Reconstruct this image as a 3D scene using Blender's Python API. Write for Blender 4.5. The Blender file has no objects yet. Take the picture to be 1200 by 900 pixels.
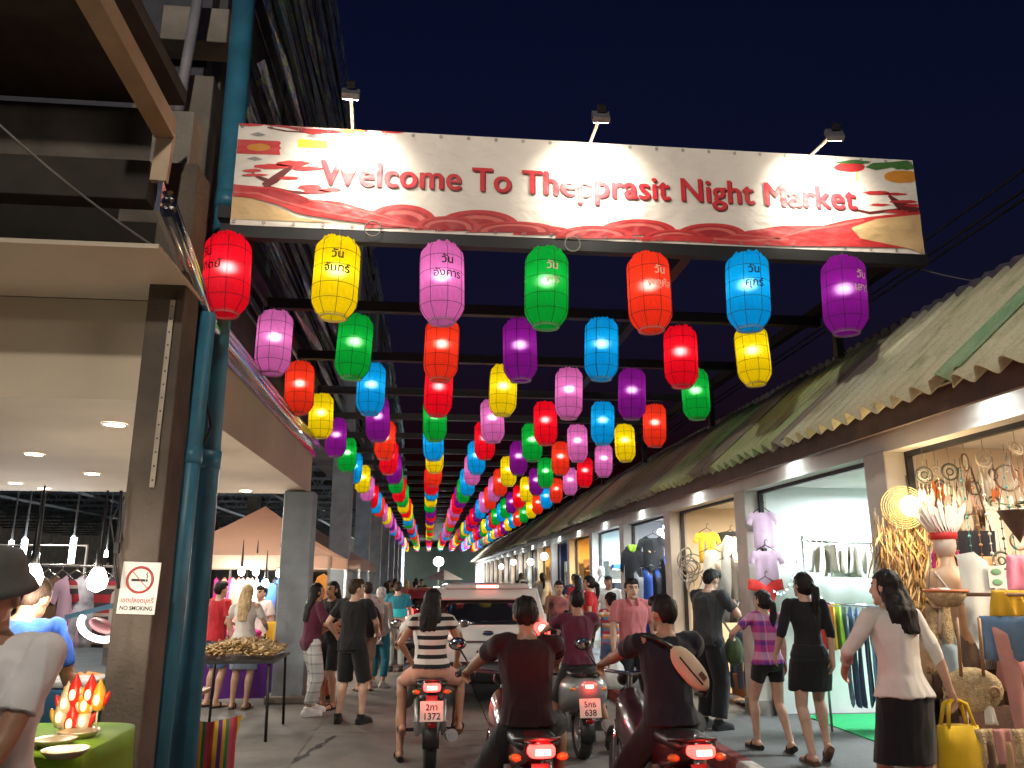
import bpy, bmesh, math, random
from mathutils import Vector, Matrix, Quaternion, noise as mnoise
R = math.radians
random.seed(11)
S = bpy.context.scene
COL = S.collection

# ------------------------------------------------------------------ camera, sky, exposure
PITCH, YAW, CAMH = R(13.7), R(5.9), 1.65
cam_data = bpy.data.cameras.new('camera')
cam_data.sensor_width = 36; cam_data.lens = 28.08
cam_data.clip_start = 0.05; cam_data.clip_end = 800
cam_data.dof.use_dof = True; cam_data.dof.focus_distance = 7.0; cam_data.dof.aperture_fstop = 5.6
cam = bpy.data.objects.new('camera', cam_data); COL.objects.link(cam)
cam.location = (0, 0, CAMH); cam.rotation_euler = (R(90) + PITCH, 0, -YAW)
S.camera = cam

W = bpy.data.worlds.new('World'); S.world = W; W.use_nodes = True
wn = W.node_tree.nodes; wl = W.node_tree.links
bg = wn['Background']
sky = wn.new('ShaderNodeTexSky'); sky.sky_type = 'NISHITA'; sky.sun_disc = False
sky.sun_elevation = R(-2.6); sky.sun_rotation = R(180); sky.air_density = 1.2; sky.ozone_density = 3.0; sky.dust_density = 0.3
hs = wn.new('ShaderNodeHueSaturation'); hs.inputs['Saturation'].default_value = 1.15; wl.new(sky.outputs[0], hs.inputs['Color']); wl.new(hs.outputs[0], bg.inputs[0]); bg.inputs[1].default_value = 0.15

sun_d = bpy.data.lights.new('sun', 'SUN'); sun_d.energy = 0.01; sun_d.angle = R(8); sun_d.color = (0.6, 0.7, 1)
sun = bpy.data.objects.new('sun', sun_d); COL.objects.link(sun); sun.rotation_euler = (R(60), 0, R(20))

S.view_settings.view_transform = 'Standard'; S.view_settings.look = 'None'
S.view_settings.exposure = 0.6; S.view_settings.gamma = 1
S.render.engine = 'CYCLES'
S.cycles.use_denoising = True
S.cycles.max_bounces = 7; S.cycles.diffuse_bounces = 3; S.cycles.glossy_bounces = 3; S.cycles.transmission_bounces = 5; S.cycles.transparent_max_bounces = 8
S.cycles.sample_clamp_indirect = 4.0
S.cycles.caustics_reflective = False; S.cycles.caustics_refractive = False
try: S.cycles.use_light_tree = True
except Exception: pass

# a viewing ray of the photograph (1200 x 900 pixels) cut at a known depth, side or height: where a measured thing stands in the world
def ray(px, py):
    a = (px - 600) / 936.0; b = (450 - py) / 936.0
    up = math.sin(PITCH) + b * math.cos(PITCH); fw = math.cos(PITCH) - b * math.sin(PITCH)
    return Vector((fw * math.sin(YAW) + a * math.cos(YAW), fw * math.cos(YAW) - a * math.sin(YAW), up))
CAMP = Vector((0, 0, CAMH))
def at(px, py, Y): r = ray(px, py); return CAMP + r * (Y / r.y)
def atx(px, py, X): r = ray(px, py); return CAMP + r * (X / r.x)
def atz(px, py, Z): r = ray(px, py); return CAMP + r * ((Z - CAMH) / r.z)

# ------------------------------------------------------------------ materials
MATS = {}
def new_mat(name):
    m = bpy.data.materials.new(name); m.use_nodes = True; MATS[name] = m
    return m, m.node_tree.nodes, m.node_tree.links, m.node_tree.nodes['Principled BSDF']
def ramp(nodes, stops, interp='LINEAR'):
    r = nodes.new('ShaderNodeValToRGB'); r.color_ramp.interpolation = interp
    els = r.color_ramp.elements
    while len(els) < len(stops): els.new(0.5)
    for e, (p, c) in zip(els, stops):
        e.position = p; e.color = (*c[:3], 1)
    return r
def pbr(name, col, rough=0.6, metal=0.0, var=0.18, scale=6.0, bump=0.0, bscale=40.0, detail=6.0, col2=None, sheen=0.0, spec=0.5, trans=0.0):
    if name in MATS: return MATS[name]
    m, n, l, p = new_mat(name)
    tc = n.new('ShaderNodeTexCoord'); nz = n.new('ShaderNodeTexNoise')
    nz.inputs['Scale'].default_value = scale; nz.inputs['Detail'].default_value = detail
    l.new(tc.outputs['Object'], nz.inputs['Vector'])
    a = [max(0, c * (1 - var)) for c in col]; b = [min(1, c * (1 + var)) for c in (col2 or col)]
    r = ramp(n, [(0.3, a), (0.7, b)])
    l.new(nz.outputs[0], r.inputs[0]); l.new(r.outputs[0], p.inputs['Base Color'])
    p.inputs['Roughness'].default_value = rough; p.inputs['Metallic'].default_value = metal
    p.inputs['Specular IOR Level'].default_value = spec
    if sheen: p.inputs['Sheen Weight'].default_value = sheen
    if trans: p.inputs['Transmission Weight'].default_value = trans
    if bump:
        n2 = n.new('ShaderNodeTexNoise'); n2.inputs['Scale'].default_value = bscale; n2.inputs['Detail'].default_value = 4
        l.new(tc.outputs['Object'], n2.inputs['Vector'])
        bp = n.new('ShaderNodeBump'); bp.inputs['Strength'].default_value = bump; bp.inputs['Distance'].default_value = 0.02
        l.new(n2.outputs[0], bp.inputs['Height']); l.new(bp.outputs[0], p.inputs['Normal'])
    return m
def emit(name, col, strength, sampled=True):
    if name in MATS: return MATS[name]
    m, n, l, p = new_mat(name)
    p.inputs['Base Color'].default_value = (*[min(1, c) for c in col], 1)
    p.inputs['Emission Color'].default_value = (*col, 1); p.inputs['Emission Strength'].default_value = strength
    if not sampled: m.cycles.emission_sampling = 'NONE'
    return m
def cloth(name, col, var=0.12, bump=0.25, col2=None, rough=0.85):
    return pbr('cloth_' + name, col, rough, 0, var, 5, bump, 260, col2=col2, sheen=0.15, spec=0.2)
def banded(name, axis, stops, period, rough=0.85, second=None):
    """woven stripes along one local axis, optionally crossed with a second set"""
    if name in MATS: return MATS[name]
    m, n, l, p = new_mat(name)
    tc = n.new('ShaderNodeTexCoord'); sp = n.new('ShaderNodeSeparateXYZ'); l.new(tc.outputs['Object'], sp.inputs[0])
    def band(ax, per, st):
        d = n.new('ShaderNodeMath'); d.operation = 'DIVIDE'; d.inputs[1].default_value = per; l.new(sp.outputs[ax], d.inputs[0])
        f = n.new('ShaderNodeMath'); f.operation = 'FRACT'; l.new(d.outputs[0], f.inputs[0])
        r = ramp(n, st, 'CONSTANT'); l.new(f.outputs[0], r.inputs[0]); return r
    r = band(axis, period, stops); out = r.outputs[0]
    if second:
        r2 = band(*second); mx = n.new('ShaderNodeMix'); mx.data_type = 'RGBA'; mx.inputs[0].default_value = 0.5
        l.new(out, mx.inputs[6]); l.new(r2.outputs[0], mx.inputs[7]); out = mx.outputs[2]
    l.new(out, p.inputs['Base Color']); p.inputs['Roughness'].default_value = rough; p.inputs['Specular IOR Level'].default_value = 0.2
    return m

# ------------------------------------------------------------------ mesh builder
class MB:
    def __init__(s): s.v = []; s.f = []; s.m = []; s.sm = []
    def add(s, verts, faces, mi=0, smooth=False):
        o = len(s.v); s.v += [Vector(v) for v in verts]
        for f in faces: s.f.append([i + o for i in f]); s.m.append(mi); s.sm.append(smooth)
        return s
    def box(s, c, size, rot=None, mi=0, taper=1.0):
        x, y, z = (q / 2 for q in size); c = Vector(c)
        vs = [Vector((sx * x * (taper if sz > 0 else 1), sy * y * (taper if sz > 0 else 1), sz * z)) for sz in (-1, 1) for sy in (-1, 1) for sx in (-1, 1)]
        if rot is not None: vs = [rot @ v for v in vs]
        s.add([v + c for v in vs], [(0, 2, 3, 1), (4, 5, 7, 6), (0, 1, 5, 4), (2, 6, 7, 3), (0, 4, 6, 2), (1, 3, 7, 5)], mi); return s
    def bar(s, a, b, w, h, mi=0, up=Vector((0, 0, 1))):
        a, b = Vector(a), Vector(b); d = (b - a); L = d.length; d.normalize()
        x = d.cross(up)
        if x.length < 1e-3: x = d.cross(Vector((0, 1, 0)))
        x.normalize(); z = x.cross(d)
        return s.box((a + b) / 2, (w, L, h), Matrix((x, d, z)).transposed(), mi)
    def tube(s, pts, r, seg=8, mi=0, caps=True, smooth=True):
        pts = [Vector(p) for p in pts]; n = len(pts)
        rs = r if isinstance(r, (list, tuple)) else [r] * n
        vs = []; prev = None
        for i, p in enumerate(pts):
            d = (pts[min(i + 1, n - 1)] - pts[max(i - 1, 0)]).normalized()
            if prev is None:
                x = d.orthogonal().normalized()
            else:
                x = prev - d * prev.dot(d); x = x.normalized() if x.length > 1e-6 else d.orthogonal().normalized()
            prev = x; y = d.cross(x)
            vs += [p + (x * math.cos(2 * math.pi * k / seg) + y * math.sin(2 * math.pi * k / seg)) * rs[i] for k in range(seg)]
        fs = [(i * seg + k, i * seg + (k + 1) % seg, (i + 1) * seg + (k + 1) % seg, (i + 1) * seg + k) for i in range(n - 1) for k in range(seg)]
        o = len(s.v); s.add(vs, fs, mi, smooth)
        if caps: s.add([], [], mi); s.f += [[o + k for k in range(seg)][::-1], [o + (n - 1) * seg + k for k in range(seg)]]; s.m += [mi, mi]; s.sm += [False, False]
        return s
    def ring(s, c, ax, r, t, seg=24, tseg=6, mi=0, ry=None):
        c = Vector(c); ax = Vector(ax).normalized(); x = ax.orthogonal().normalized(); y = ax.cross(x); vs = []; fs = []; ry = ry or r
        for i in range(seg):
            a = 2 * math.pi * i / seg; d = x * math.cos(a) * r + y * math.sin(a) * ry; dn = d.normalized()
            for k in range(tseg):
                b = 2 * math.pi * k / tseg; vs.append(c + d + dn * math.cos(b) * t + ax * math.sin(b) * t)
        for i in range(seg):
            for k in range(tseg):
                fs.append((i * tseg + k, ((i + 1) % seg) * tseg + k, ((i + 1) % seg) * tseg + (k + 1) % tseg, i * tseg + (k + 1) % tseg))
        return s.add(vs, fs, mi, True)
    def lathe(s, prof, c=(0, 0, 0), seg=24, mi=0, smooth=True, capb=False, capt=False, rot=None, mis=None):
        c = Vector(c); vs = []; o = len(s.v)
        for r, z in prof:
            for k in range(seg):
                a = 2 * math.pi * k / seg; v = Vector((r * math.cos(a), r * math.sin(a), z))
                vs.append((rot @ v if rot is not None else v) + c)
        for i in range(len(prof) - 1):
            s.add(vs if i == 0 else [], [], mi)
            for k in range(seg):
                s.f.append([o + i * seg + k, o + i * seg + (k + 1) % seg, o + (i + 1) * seg + (k + 1) % seg, o + (i + 1) * seg + k]); s.m.append(mis[i] if mis else mi); s.sm.append(smooth)
        if capb: s.f.append([o + k for k in range(seg)][::-1]); s.m.append(mi); s.sm.append(False)
        if capt: s.f.append([o + (len(prof) - 1) * seg + k for k in range(seg)]); s.m.append(mi); s.sm.append(False)
        return s
    def ell(s, c, r, rot=None, seg=14, rings=9, mi=0):
        c = Vector(c); prof = [(max(1e-4, math.sin(math.pi * i / rings)), -math.cos(math.pi * i / rings)) for i in range(rings + 1)]
        o = len(s.v); rx, ry, rz = (r, r, r) if isinstance(r, (int, float)) else r
        s.lathe(prof, (0, 0, 0), seg, mi)
        for i in range(o, len(s.v)):
            v = s.v[i]; v = Vector((v.x * rx, v.y * ry, v.z * rz)); s.v[i] = (rot @ v if rot is not None else v) + c
        return s
    def prism(s, outline, d0, d1, frame=None, mi=0):
        """outline in (u, w) drawn in the X-Z plane, extruded along Y from d0 to d1; frame maps local to target"""
        n = len(outline); vs = [Vector((u, d0, w)) for u, w in outline] + [Vector((u, d1, w)) for u, w in outline]
        if frame is not None: vs = [frame @ v for v in vs]
        return s.add(vs, [list(range(n)), list(range(2 * n - 1, n - 1, -1))] + [(i, i + n, (i + 1) % n + n, (i + 1) % n) for i in range(n)], mi)
    def loft(s, loops, mi=0, caps=True, smooth=True):
        n = len(loops[0]); o = len(s.v); s.add([p for lp in loops for p in lp], [(i * n + k, i * n + (k + 1) % n, (i + 1) * n + (k + 1) % n, (i + 1) * n + k) for i in range(len(loops) - 1) for k in range(n)], mi, smooth)
        if caps:
            s.f += [[o + k for k in range(n)][::-1], [o + (len(loops) - 1) * n + k for k in range(n)]]; s.m += [mi, mi]; s.sm += [smooth, smooth]
        return s
    def puff(s, outline, depth, frame=None, mi=0, c=None, seed=0, fold=0.3, step=None, closed=True):
        """a piece of cloth hung up: an outline in X-Z filled with a fine net, given soft folds and a real, rounded thickness"""
        xs = [q[0] for q in outline]; zs = [q[1] for q in outline]; w_, h_ = max(xs) - min(xs), max(zs) - min(zs); st = step or max(w_, h_) / 17
        pts = []; n = len(outline)
        for i in range(n):
            a, b = outline[i], outline[(i + 1) % n]; k = max(1, int(math.hypot(b[0] - a[0], b[1] - a[1]) / st))
            pts += [(a[0] + (b[0] - a[0]) * t / k, a[1] + (b[1] - a[1]) * t / k) for t in range(k)]
        nb = len(pts)
        def dist(x, z):
            best = 9.0; ins = False
            for i in range(n):
                (x0, z0), (x1, z1) = outline[i], outline[(i + 1) % n]; dx, dz = x1 - x0, z1 - z0; L = dx * dx + dz * dz or 1e-9
                t = max(0, min(1, ((x - x0) * dx + (z - z0) * dz) / L)); best = min(best, math.hypot(x - x0 - dx * t, z - z0 - dz * t))
                if (z0 > z) != (z1 > z) and x < x0 + (z - z0) * dx / (dz or 1e-9): ins = not ins
            return best if ins else -best
        d_ = [0.0] * nb; x = min(xs) + st * .5; r_ = 0
        while x < max(xs):
            z = min(zs) + st * (.5 if r_ % 2 else .05)
            while z < max(zs):
                q = dist(x, z)
                if q > st * .45: pts.append((x, z)); d_.append(q)
                z += st
            x += st * .87; r_ += 1
        from mathutils.geometry import delaunay_2d_cdt
        vv, _, ff, ov, _, _ = delaunay_2d_cdt([Vector(q) for q in pts], [(i, (i + 1) % nb) for i in range(nb)], [], 1, 1e-6)
        dd = [d_[o[0]] if o else 0.0 for o in ov]; half = max(d_) or .01; out = []
        for sg in (-1, 1):
            base = len(out)
            for v, d in zip(vv, dd):
                f = min(1, d / (half * .8)); q = mnoise.noise(Vector((v.x * 3.2 / max(w_, .05) + seed, seed * 1.7, v.y * .9 / max(h_, .05)))); q2 = math.sin(v.x * 26 / max(w_, .1) * .5 + seed + 2.2 * mnoise.noise(Vector((v.x * 4, seed, v.y * 2.5)))) * .5
                low = min(1, max(0, (max(zs) - v.y) / max(h_, .05))) ; y = (q + q2 * .8) * depth * (.25 + .75 * low) * fold * 2.2 + sg * (.35 * depth * math.sqrt(max(0, 1 - (1 - f) ** 2)) + .0025 * (d > 0))
                out.append(Vector((v.x, y, v.y)))
        if frame is not None: out = [frame @ v for v in out]
        m = len(vv); fs = []
        for f in ff:
            a, b, c_ = f[:3]; cr_ = (vv[b].x - vv[a].x) * (vv[c_].y - vv[a].y) - (vv[b].y - vv[a].y) * (vv[c_].x - vv[a].x)
            t = list(f) if cr_ > 0 else list(f)[::-1]; fs.append(t); fs.append([i + m for i in t][::-1])
        return s.add(out, fs, mi, True)
    def build(s, name, mats, parent=None, loc=None, weld=0.0, bevel=0.0):
        me = bpy.data.meshes.new(name); me.from_pydata([tuple(v) for v in s.v], [], s.f)
        if not isinstance(mats, (list, tuple)): mats = [mats]
        for m in mats: me.materials.append(m)
        me.polygons.foreach_set('material_index', s.m); me.polygons.foreach_set('use_smooth', s.sm)
        if weld:
            b = bmesh.new(); b.from_mesh(me); bmesh.ops.remove_doubles(b, verts=b.verts, dist=weld); b.to_mesh(me); b.free()
        o = bpy.data.objects.new(name, me); COL.objects.link(o)
        if parent is not None: o.parent = parent
        if loc is not None: o.location = loc
        if bevel:
            md = o.modifiers.new('bevel', 'BEVEL'); md.width = bevel; md.segments = 2; md.limit_method = 'ANGLE'; md.angle_limit = R(50)
        me.update(); return o

def tag(o, label, cat, group=None):
    o['label'] = label; o['category'] = cat
    if group: o['group'] = group
    return o
def thing(name, label, cat, loc=(0, 0, 0), rotz=0.0, group=None):
    o = bpy.data.objects.new(name, None); COL.objects.link(o); o.empty_display_size = 0.1
    o.location = loc; o.rotation_euler = (0, 0, rotz); return tag(o, label, cat, group)
def struct(o): o['kind'] = 'structure'; return o
def clone(o, parent=None):
    c = o.copy(); COL.objects.link(c)
    if parent is not None: c.parent = parent
    for ch in list(o.children): clone(ch, c)
    return c
def frame(origin, ydir=(0, 1, 0), up=(0, 0, 1)):
    y = Vector(ydir).normalized(); z = Vector(up); x = y.cross(z).normalized(); z = x.cross(y)
    m = Matrix((x, y, z)).transposed().to_4x4(); m.translation = Vector(origin); return m
def text_mesh(txt, size, offset=0.0, extrude=0.0, align='CENTER', spacing=1.0, font=None):
    cu = bpy.data.curves.new('lettering', 'FONT'); cu.body = txt; cu.size = size; cu.offset = offset; cu.extrude = extrude
    cu.align_x = align; cu.align_y = 'CENTER'; cu.resolution_u = 4; cu.space_character = spacing
    o = bpy.data.objects.new('lettering', cu); COL.objects.link(o)
    bpy.context.view_layer.update()
    dg = bpy.context.evaluated_depsgraph_get(); me = bpy.data.meshes.new_from_object(o.evaluated_get(dg))
    bpy.data.objects.remove(o); bpy.data.curves.remove(cu); return me
def add_mesh(mb, me, fn, mi=0):
    mb.add([fn(v.co) for v in me.vertices], [list(p.vertices) for p in me.polygons], mi)
def lamp(name, kind, loc, energy, color=(1, 1, 1), parent=None, size=0.1, size_y=None, rot=None, spot=None, blend=0.5):
    d = bpy.data.lights.new(name, kind); d.energy = energy; d.color = color
    if kind == 'AREA':
        d.size = size
        if size_y: d.shape = 'RECTANGLE'; d.size_y = size_y
    else: d.shadow_soft_size = size
    if kind == 'SPOT': d.spot_size = spot; d.spot_blend = blend
    o = bpy.data.objects.new(name, d); COL.objects.link(o); o.location = loc
    if rot is not None: o.rotation_euler = rot
    if parent is not None: o.parent = parent
    return o
def aim(o, target):
    o.rotation_euler = (Vector(target) - o.location).to_track_quat('-Z', 'Y').to_euler()
ORD = ['first', 'second', 'third', 'fourth', 'fifth', 'sixth', 'seventh', 'eighth', 'ninth', 'tenth', 'eleventh', 'twelfth', 'thirteenth', 'fourteenth', 'fifteenth', 'sixteenth', 'seventeenth', 'eighteenth', 'nineteenth', 'twentieth',
       'twenty-first', 'twenty-second', 'twenty-third', 'twenty-fourth', 'twenty-fifth', 'twenty-sixth', 'twenty-seventh', 'twenty-eighth', 'twenty-ninth', 'thirtieth', 'thirty-first']
# ------------------------------------------------------------------ shared materials
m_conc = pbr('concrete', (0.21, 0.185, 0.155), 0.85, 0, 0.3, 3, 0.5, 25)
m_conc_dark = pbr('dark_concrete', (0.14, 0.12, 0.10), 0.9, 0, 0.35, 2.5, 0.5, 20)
m_plaster = pbr('cream_plaster', (0.60, 0.50, 0.38), 0.8, 0, 0.12, 0.9, 0.1, 30)
m_white = pbr('white_plaster', (0.62, 0.61, 0.58), 0.75, 0, 0.1, 2.5, 0.12, 30)
m_pier = pbr('pier_paint', (0.52, 0.49, 0.45), 0.7, 0, 0.12, 3, 0.12, 30)
m_black = pbr('black_steel', (0.006, 0.006, 0.007), 0.6, 0.1, 0.3, 10)
m_steel = pbr('grey_steel', (0.35, 0.35, 0.36), 0.4, 0.8, 0.2, 10)
m_chrome = pbr('chrome', (0.75, 0.75, 0.77), 0.12, 1.0, 0.05, 10)
m_blackplastic = pbr('black_plastic', (0.012, 0.012, 0.013), 0.38, 0, 0.2, 15)
m_rubber = pbr('rubber', (0.016, 0.016, 0.017), 0.85, 0, 0.25, 20, 0.3, 90)
m_bluepipe = pbr('blue_pipe_paint', (0.035, 0.165, 0.25), 0.42, 0, 0.22, 5, 0.1, 30)
m_brown = pbr('brown_board', (0.075, 0.040, 0.030), 0.7, 0, 0.35, 5, 0.3, 40)
m_wood = pbr('wood', (0.24, 0.13, 0.06), 0.6, 0, 0.3, 6, 0.2, 30)
m_cable = pbr('cable', (0.20, 0.19, 0.17), 0.6, 0, 0.1, 10)
m_blackcable = pbr('black_cable', (0.012, 0.012, 0.012), 0.6, 0, 0.1, 10)

# asphalt and concrete of the street
def ground_mat(name, c1, c2, crack=0.0, rough=0.75):
    m, n, l, p = new_mat(name)
    tc = n.new('ShaderNodeTexCoord')
    big = n.new('ShaderNodeTexNoise'); big.inputs['Scale'].default_value = 0.9; big.inputs['Detail'].default_value = 8; big.inputs['Roughness'].default_value = 0.7
    fine = n.new('ShaderNodeTexNoise'); fine.inputs['Scale'].default_value = 90; fine.inputs['Detail'].default_value = 3
    l.new(tc.outputs['Object'], big.inputs[0]); l.new(tc.outputs['Object'], fine.inputs[0])
    r = ramp(n, [(0.28, [c * .6 for c in c1]), (0.45, c1), (0.58, c2), (0.75, [c * 0.72 for c in c1])]); l.new(big.outputs[0], r.inputs[0])
    mx = n.new('ShaderNodeMix'); mx.data_type = 'RGBA'; mx.blend_type = 'MULTIPLY'; mx.inputs[0].default_value = 0.6
    r2 = ramp(n, [(0.35, (0.55, 0.55, 0.55)), (0.6, (1, 1, 1))]); l.new(fine.outputs[0], r2.inputs[0])
    l.new(r.outputs[0], mx.inputs[6]); l.new(r2.outputs[0], mx.inputs[7]); l.new(mx.outputs[2], p.inputs['Base Color'])
    rr = n.new('ShaderNodeMapRange'); rr.inputs[3].default_value = rough - 0.2; rr.inputs[4].default_value = rough + 0.12; l.new(big.outputs[0], rr.inputs[0]); l.new(rr.outputs[0], p.inputs['Roughness'])
    bp = n.new('ShaderNodeBump'); bp.inputs['Strength'].default_value = 0.35; bp.inputs['Distance'].default_value = 0.01; l.new(fine.outputs[0], bp.inputs['Height']); l.new(bp.outputs[0], p.inputs['Normal'])
    return m
m_road = ground_mat('road_concrete', (0.105, 0.098, 0.09), (0.15, 0.14, 0.128))
m_ground = ground_mat('ground_dirt', (0.10, 0.095, 0.088), (0.13, 0.122, 0.11))
m_walk = ground_mat('pavement_asphalt', (0.085, 0.09, 0.092), (0.125, 0.13, 0.13))

XK, XF = 2.78, 3.75          # kerb line and shop fronts
def sheet(name, x0, x1, y0, y1, z, m):
    return struct(MB().add([(x0, y0, z), (x1, y0, z), (x1, y1, z), (x0, y1, z)], [(0, 1, 2, 3)]).build(name, m))
sheet('ground', -400, 400, -400, 400, -0.008, m_ground)
sheet('plaza', -22, -1.2, -6, 72, 0.0, m_road)
# road in cast slabs with narrow joints
rb = MB(); ys = [-6 + 5.2 * i for i in range(16)]
for i in range(15):
    for (a, b) in ((-1.192, 0.75), (0.762, XK - 0.16)):
        rb.box(((a + b) / 2, (ys[i] + ys[i + 1]) / 2, -0.1), (b - a, 5.188, 0.2))
struct(rb.build('road', m_road))
struct(MB().box(((XK + 13) / 2, 33, 0.07), (13 - XK, 78, 0.16)).build('pavement', m_walk))
m_red_k = pbr('kerb_red', (0.16, 0.028, 0.024), 0.7, 0, 0.45, 9, 0.3, 40); m_white_k = pbr('kerb_white', (0.42, 0.39, 0.36), 0.7, 0, 0.4, 9, 0.3, 40)
kb = MB(); y = -2.9; k = 0
while y < 70:
    prof = [(XK - 0.16, -0.02), (XK, -0.02), (XK, 0.155), (XK - 0.12, 0.155), (XK - 0.15, 0.125)]
    L = 0.985
    kb.prism(prof, y, y + L, None, k % 2); y += 1.0; k += 1
struct(kb.build('kerb', [m_red_k, m_white_k], bevel=0.012))
# the long crack and stains by the left pillar
cr = MB(); rng = random.Random(4); p = Vector((-1.46, 7.75, 0.003)); pts = []
a0 = atz(345, 893, 0); a1 = atz(392, 862, 0)
for i in range(18):
    t = i / 17; c = a0.lerp(a1, t) + Vector((rng.uniform(-.025, .025), rng.uniform(-.05, .05), 0)); pts.append((c, 0.012 + 0.035 * math.sin(t * 9) ** 2 * (1 - t * .5)))
vs = []
for c, w in pts: vs += [(c.x - w, c.y, 0.004), (c.x + w, c.y, 0.004)]
cr.add(vs, [(2 * i, 2 * i + 1, 2 * i + 3, 2 * i + 2) for i in range(17)])
struct(cr.build('road_crack', pbr('crack_tar', (0.012, 0.011, 0.01), 0.8)))

# ------------------------------------------------------------------ the row of shops on the right
BAY, Y0, NB = 3.05, 3.35, 20
cols_y = [Y0 + BAY * i for i in range(NB + 1)]
row = thing('shop_row', 'long row of white single-storey shops under a rusty corrugated roof', 'building', (XF, 30, 0))
rx, ry = XF, 30
def rl(v): return Vector((v[0] - rx, v[1] - ry, v[2]))
for y in cols_y:
    mb = MB().box(rl((XF + 0.14, y, 1.42)), (0.28, 0.33, 2.54)); mb.build('pier', m_pier, row, bevel=0.012)
    mb = MB().box(rl((XF + 0.14, y, 0.23)), (0.31, 0.36, 0.16)); mb.build('pier_foot', pbr('pier_dirt', (0.25, 0.22, 0.2), .8, 0, .4, 6), row)
MB().box(rl((XF + 0.15, (cols_y[0] + cols_y[-1]) / 2, 2.81)), (0.26, cols_y[-1] - cols_y[0] + 0.36, 0.27)).build('lintel', m_white, row)
MB().box(rl((XF - 0.28, (cols_y[0] + cols_y[-1]) / 2, 2.835)), (0.04, cols_y[-1] - cols_y[0] + 1, 0.17)).build('fascia_board', m_brown, row)
MB().box(rl((XF - 0.06, (cols_y[0] + cols_y[-1]) / 2, 2.955)), (0.42, cols_y[-1] - cols_y[0] + 1, 0.012)).build('eave_soffit', m_brown, row)
for i in range(NB):
    mb = MB(); a, b = cols_y[i] + 0.17, cols_y[i + 1] - 0.17
    mb.box(rl((XF + 0.2, (a + b) / 2, 2.655)), (0.05, b - a, 0.04)); mb.box(rl((XF + 0.2, a + 0.018, 1.4)), (0.05, 0.036, 2.47)); mb.box(rl((XF + 0.2, b - 0.018, 1.4)), (0.05, 0.036, 2.47))
    mb.build('shutter_frame', pbr('shutter_steel', (0.03, 0.03, 0.033), .5, .5), row)
# interiors: partition, back wall, ceiling per bay
IN = {0: (0.66, 0.56, 0.46), 1: (0.74, 0.78, 0.78), 2: (0.72, 0.62, 0.48), 3: (0.55, 0.58, 0.62), 4: (0.66, 0.78, 0.80), 5: (0.75, 0.50, 0.18), 6: (0.04, 0.05, 0.13), 7: (0.75, 0.48, 0.16), 8: (0.35, 0.25, 0.2)}
def wallmat(c): return pbr('shop_wall_%d_%d_%d' % tuple(int(x * 100) for x in c), c, 0.75, 0, 0.05, 2)
rngb = random.Random(5)
for i in range(NB):
    c = IN.get(i) or rngb.choice([(0.7, 0.66, 0.6), (0.62, 0.66, 0.68), (0.6, 0.5, 0.4), (0.5, 0.46, 0.44)])
    a, b = cols_y[i], cols_y[i + 1]; w = wallmat(c)
    MB().box(rl((XF + 1.78, b - 0.045, 1.45)), (2.98, 0.05, 2.6)).build('partition', w, row)
    MB().box(rl((XF + 1.78, a + 0.045, 1.45)), (2.98, 0.03, 2.6)).build('partition', w, row)
    MB().box(rl((XF + 3.28, (a + b) / 2, 1.45)), (0.06, b - a - 0.16, 2.6)).build('back_wall', w, row)
    MB().box(rl((XF + 1.78, (a + b) / 2, 2.745)), (2.98, b - a - 0.16, 0.03)).build('ceiling', m_white, row)
# corrugated roof: overlapping sheets of different age
ZE, ZR, XE, XR = 2.885, 4.04, 3.30, 4.62
def roof_mat(name, c1, c2, c3):
    m, n, l, p = new_mat(name); tc = n.new('ShaderNodeTexCoord'); mp = n.new('ShaderNodeMapping'); mp.inputs['Scale'].default_value = (0.8, 5, 0.8); l.new(tc.outputs['Object'], mp.inputs[0])
    nz = n.new('ShaderNodeTexNoise'); nz.inputs['Scale'].default_value = 2.2; nz.inputs['Detail'].default_value = 8; nz.inputs['Roughness'].default_value = .7; l.new(mp.outputs[0], nz.inputs[0])
    r = ramp(n, [(0.3, c1), (0.5, c2), (0.7, c3)]); l.new(nz.outputs[0], r.inputs[0])
    sp = n.new('ShaderNodeTexNoise'); sp.inputs['Scale'].default_value = 60; l.new(tc.outputs['Object'], sp.inputs[0]); r2 = ramp(n, [(0.36, (0.62, 0.56, 0.5)), (0.46, (1, 1, 1))]); l.new(sp.outputs[0], r2.inputs[0])
    mx = n.new('ShaderNodeMix'); mx.data_type = 'RGBA'; mx.blend_type = 'MULTIPLY'; mx.inputs[0].default_value = .35; l.new(r.outputs[0], mx.inputs[6]); l.new(r2.outputs[0], mx.inputs[7]); l.new(mx.outputs[2], p.inputs['Base Color'])
    p.inputs['Roughness'].default_value = 0.7; return m
roofs = [roof_mat('roof_bleached', (0.44, 0.44, 0.29), (0.56, 0.55, 0.38), (0.27, 0.30, 0.15)), roof_mat('roof_mossy', (0.30, 0.40, 0.17), (0.42, 0.50, 0.27), (0.20, 0.20, 0.11)),  # second kind: moss, with green lantern light painted into its tint
         roof_mat('roof_grey', (0.20, 0.19, 0.15), (0.30, 0.28, 0.22), (0.13, 0.12, 0.1)), roof_mat('roof_green', (0.16, 0.34, 0.17), (0.28, 0.42, 0.25), (0.16, 0.24, 0.12))]
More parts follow.
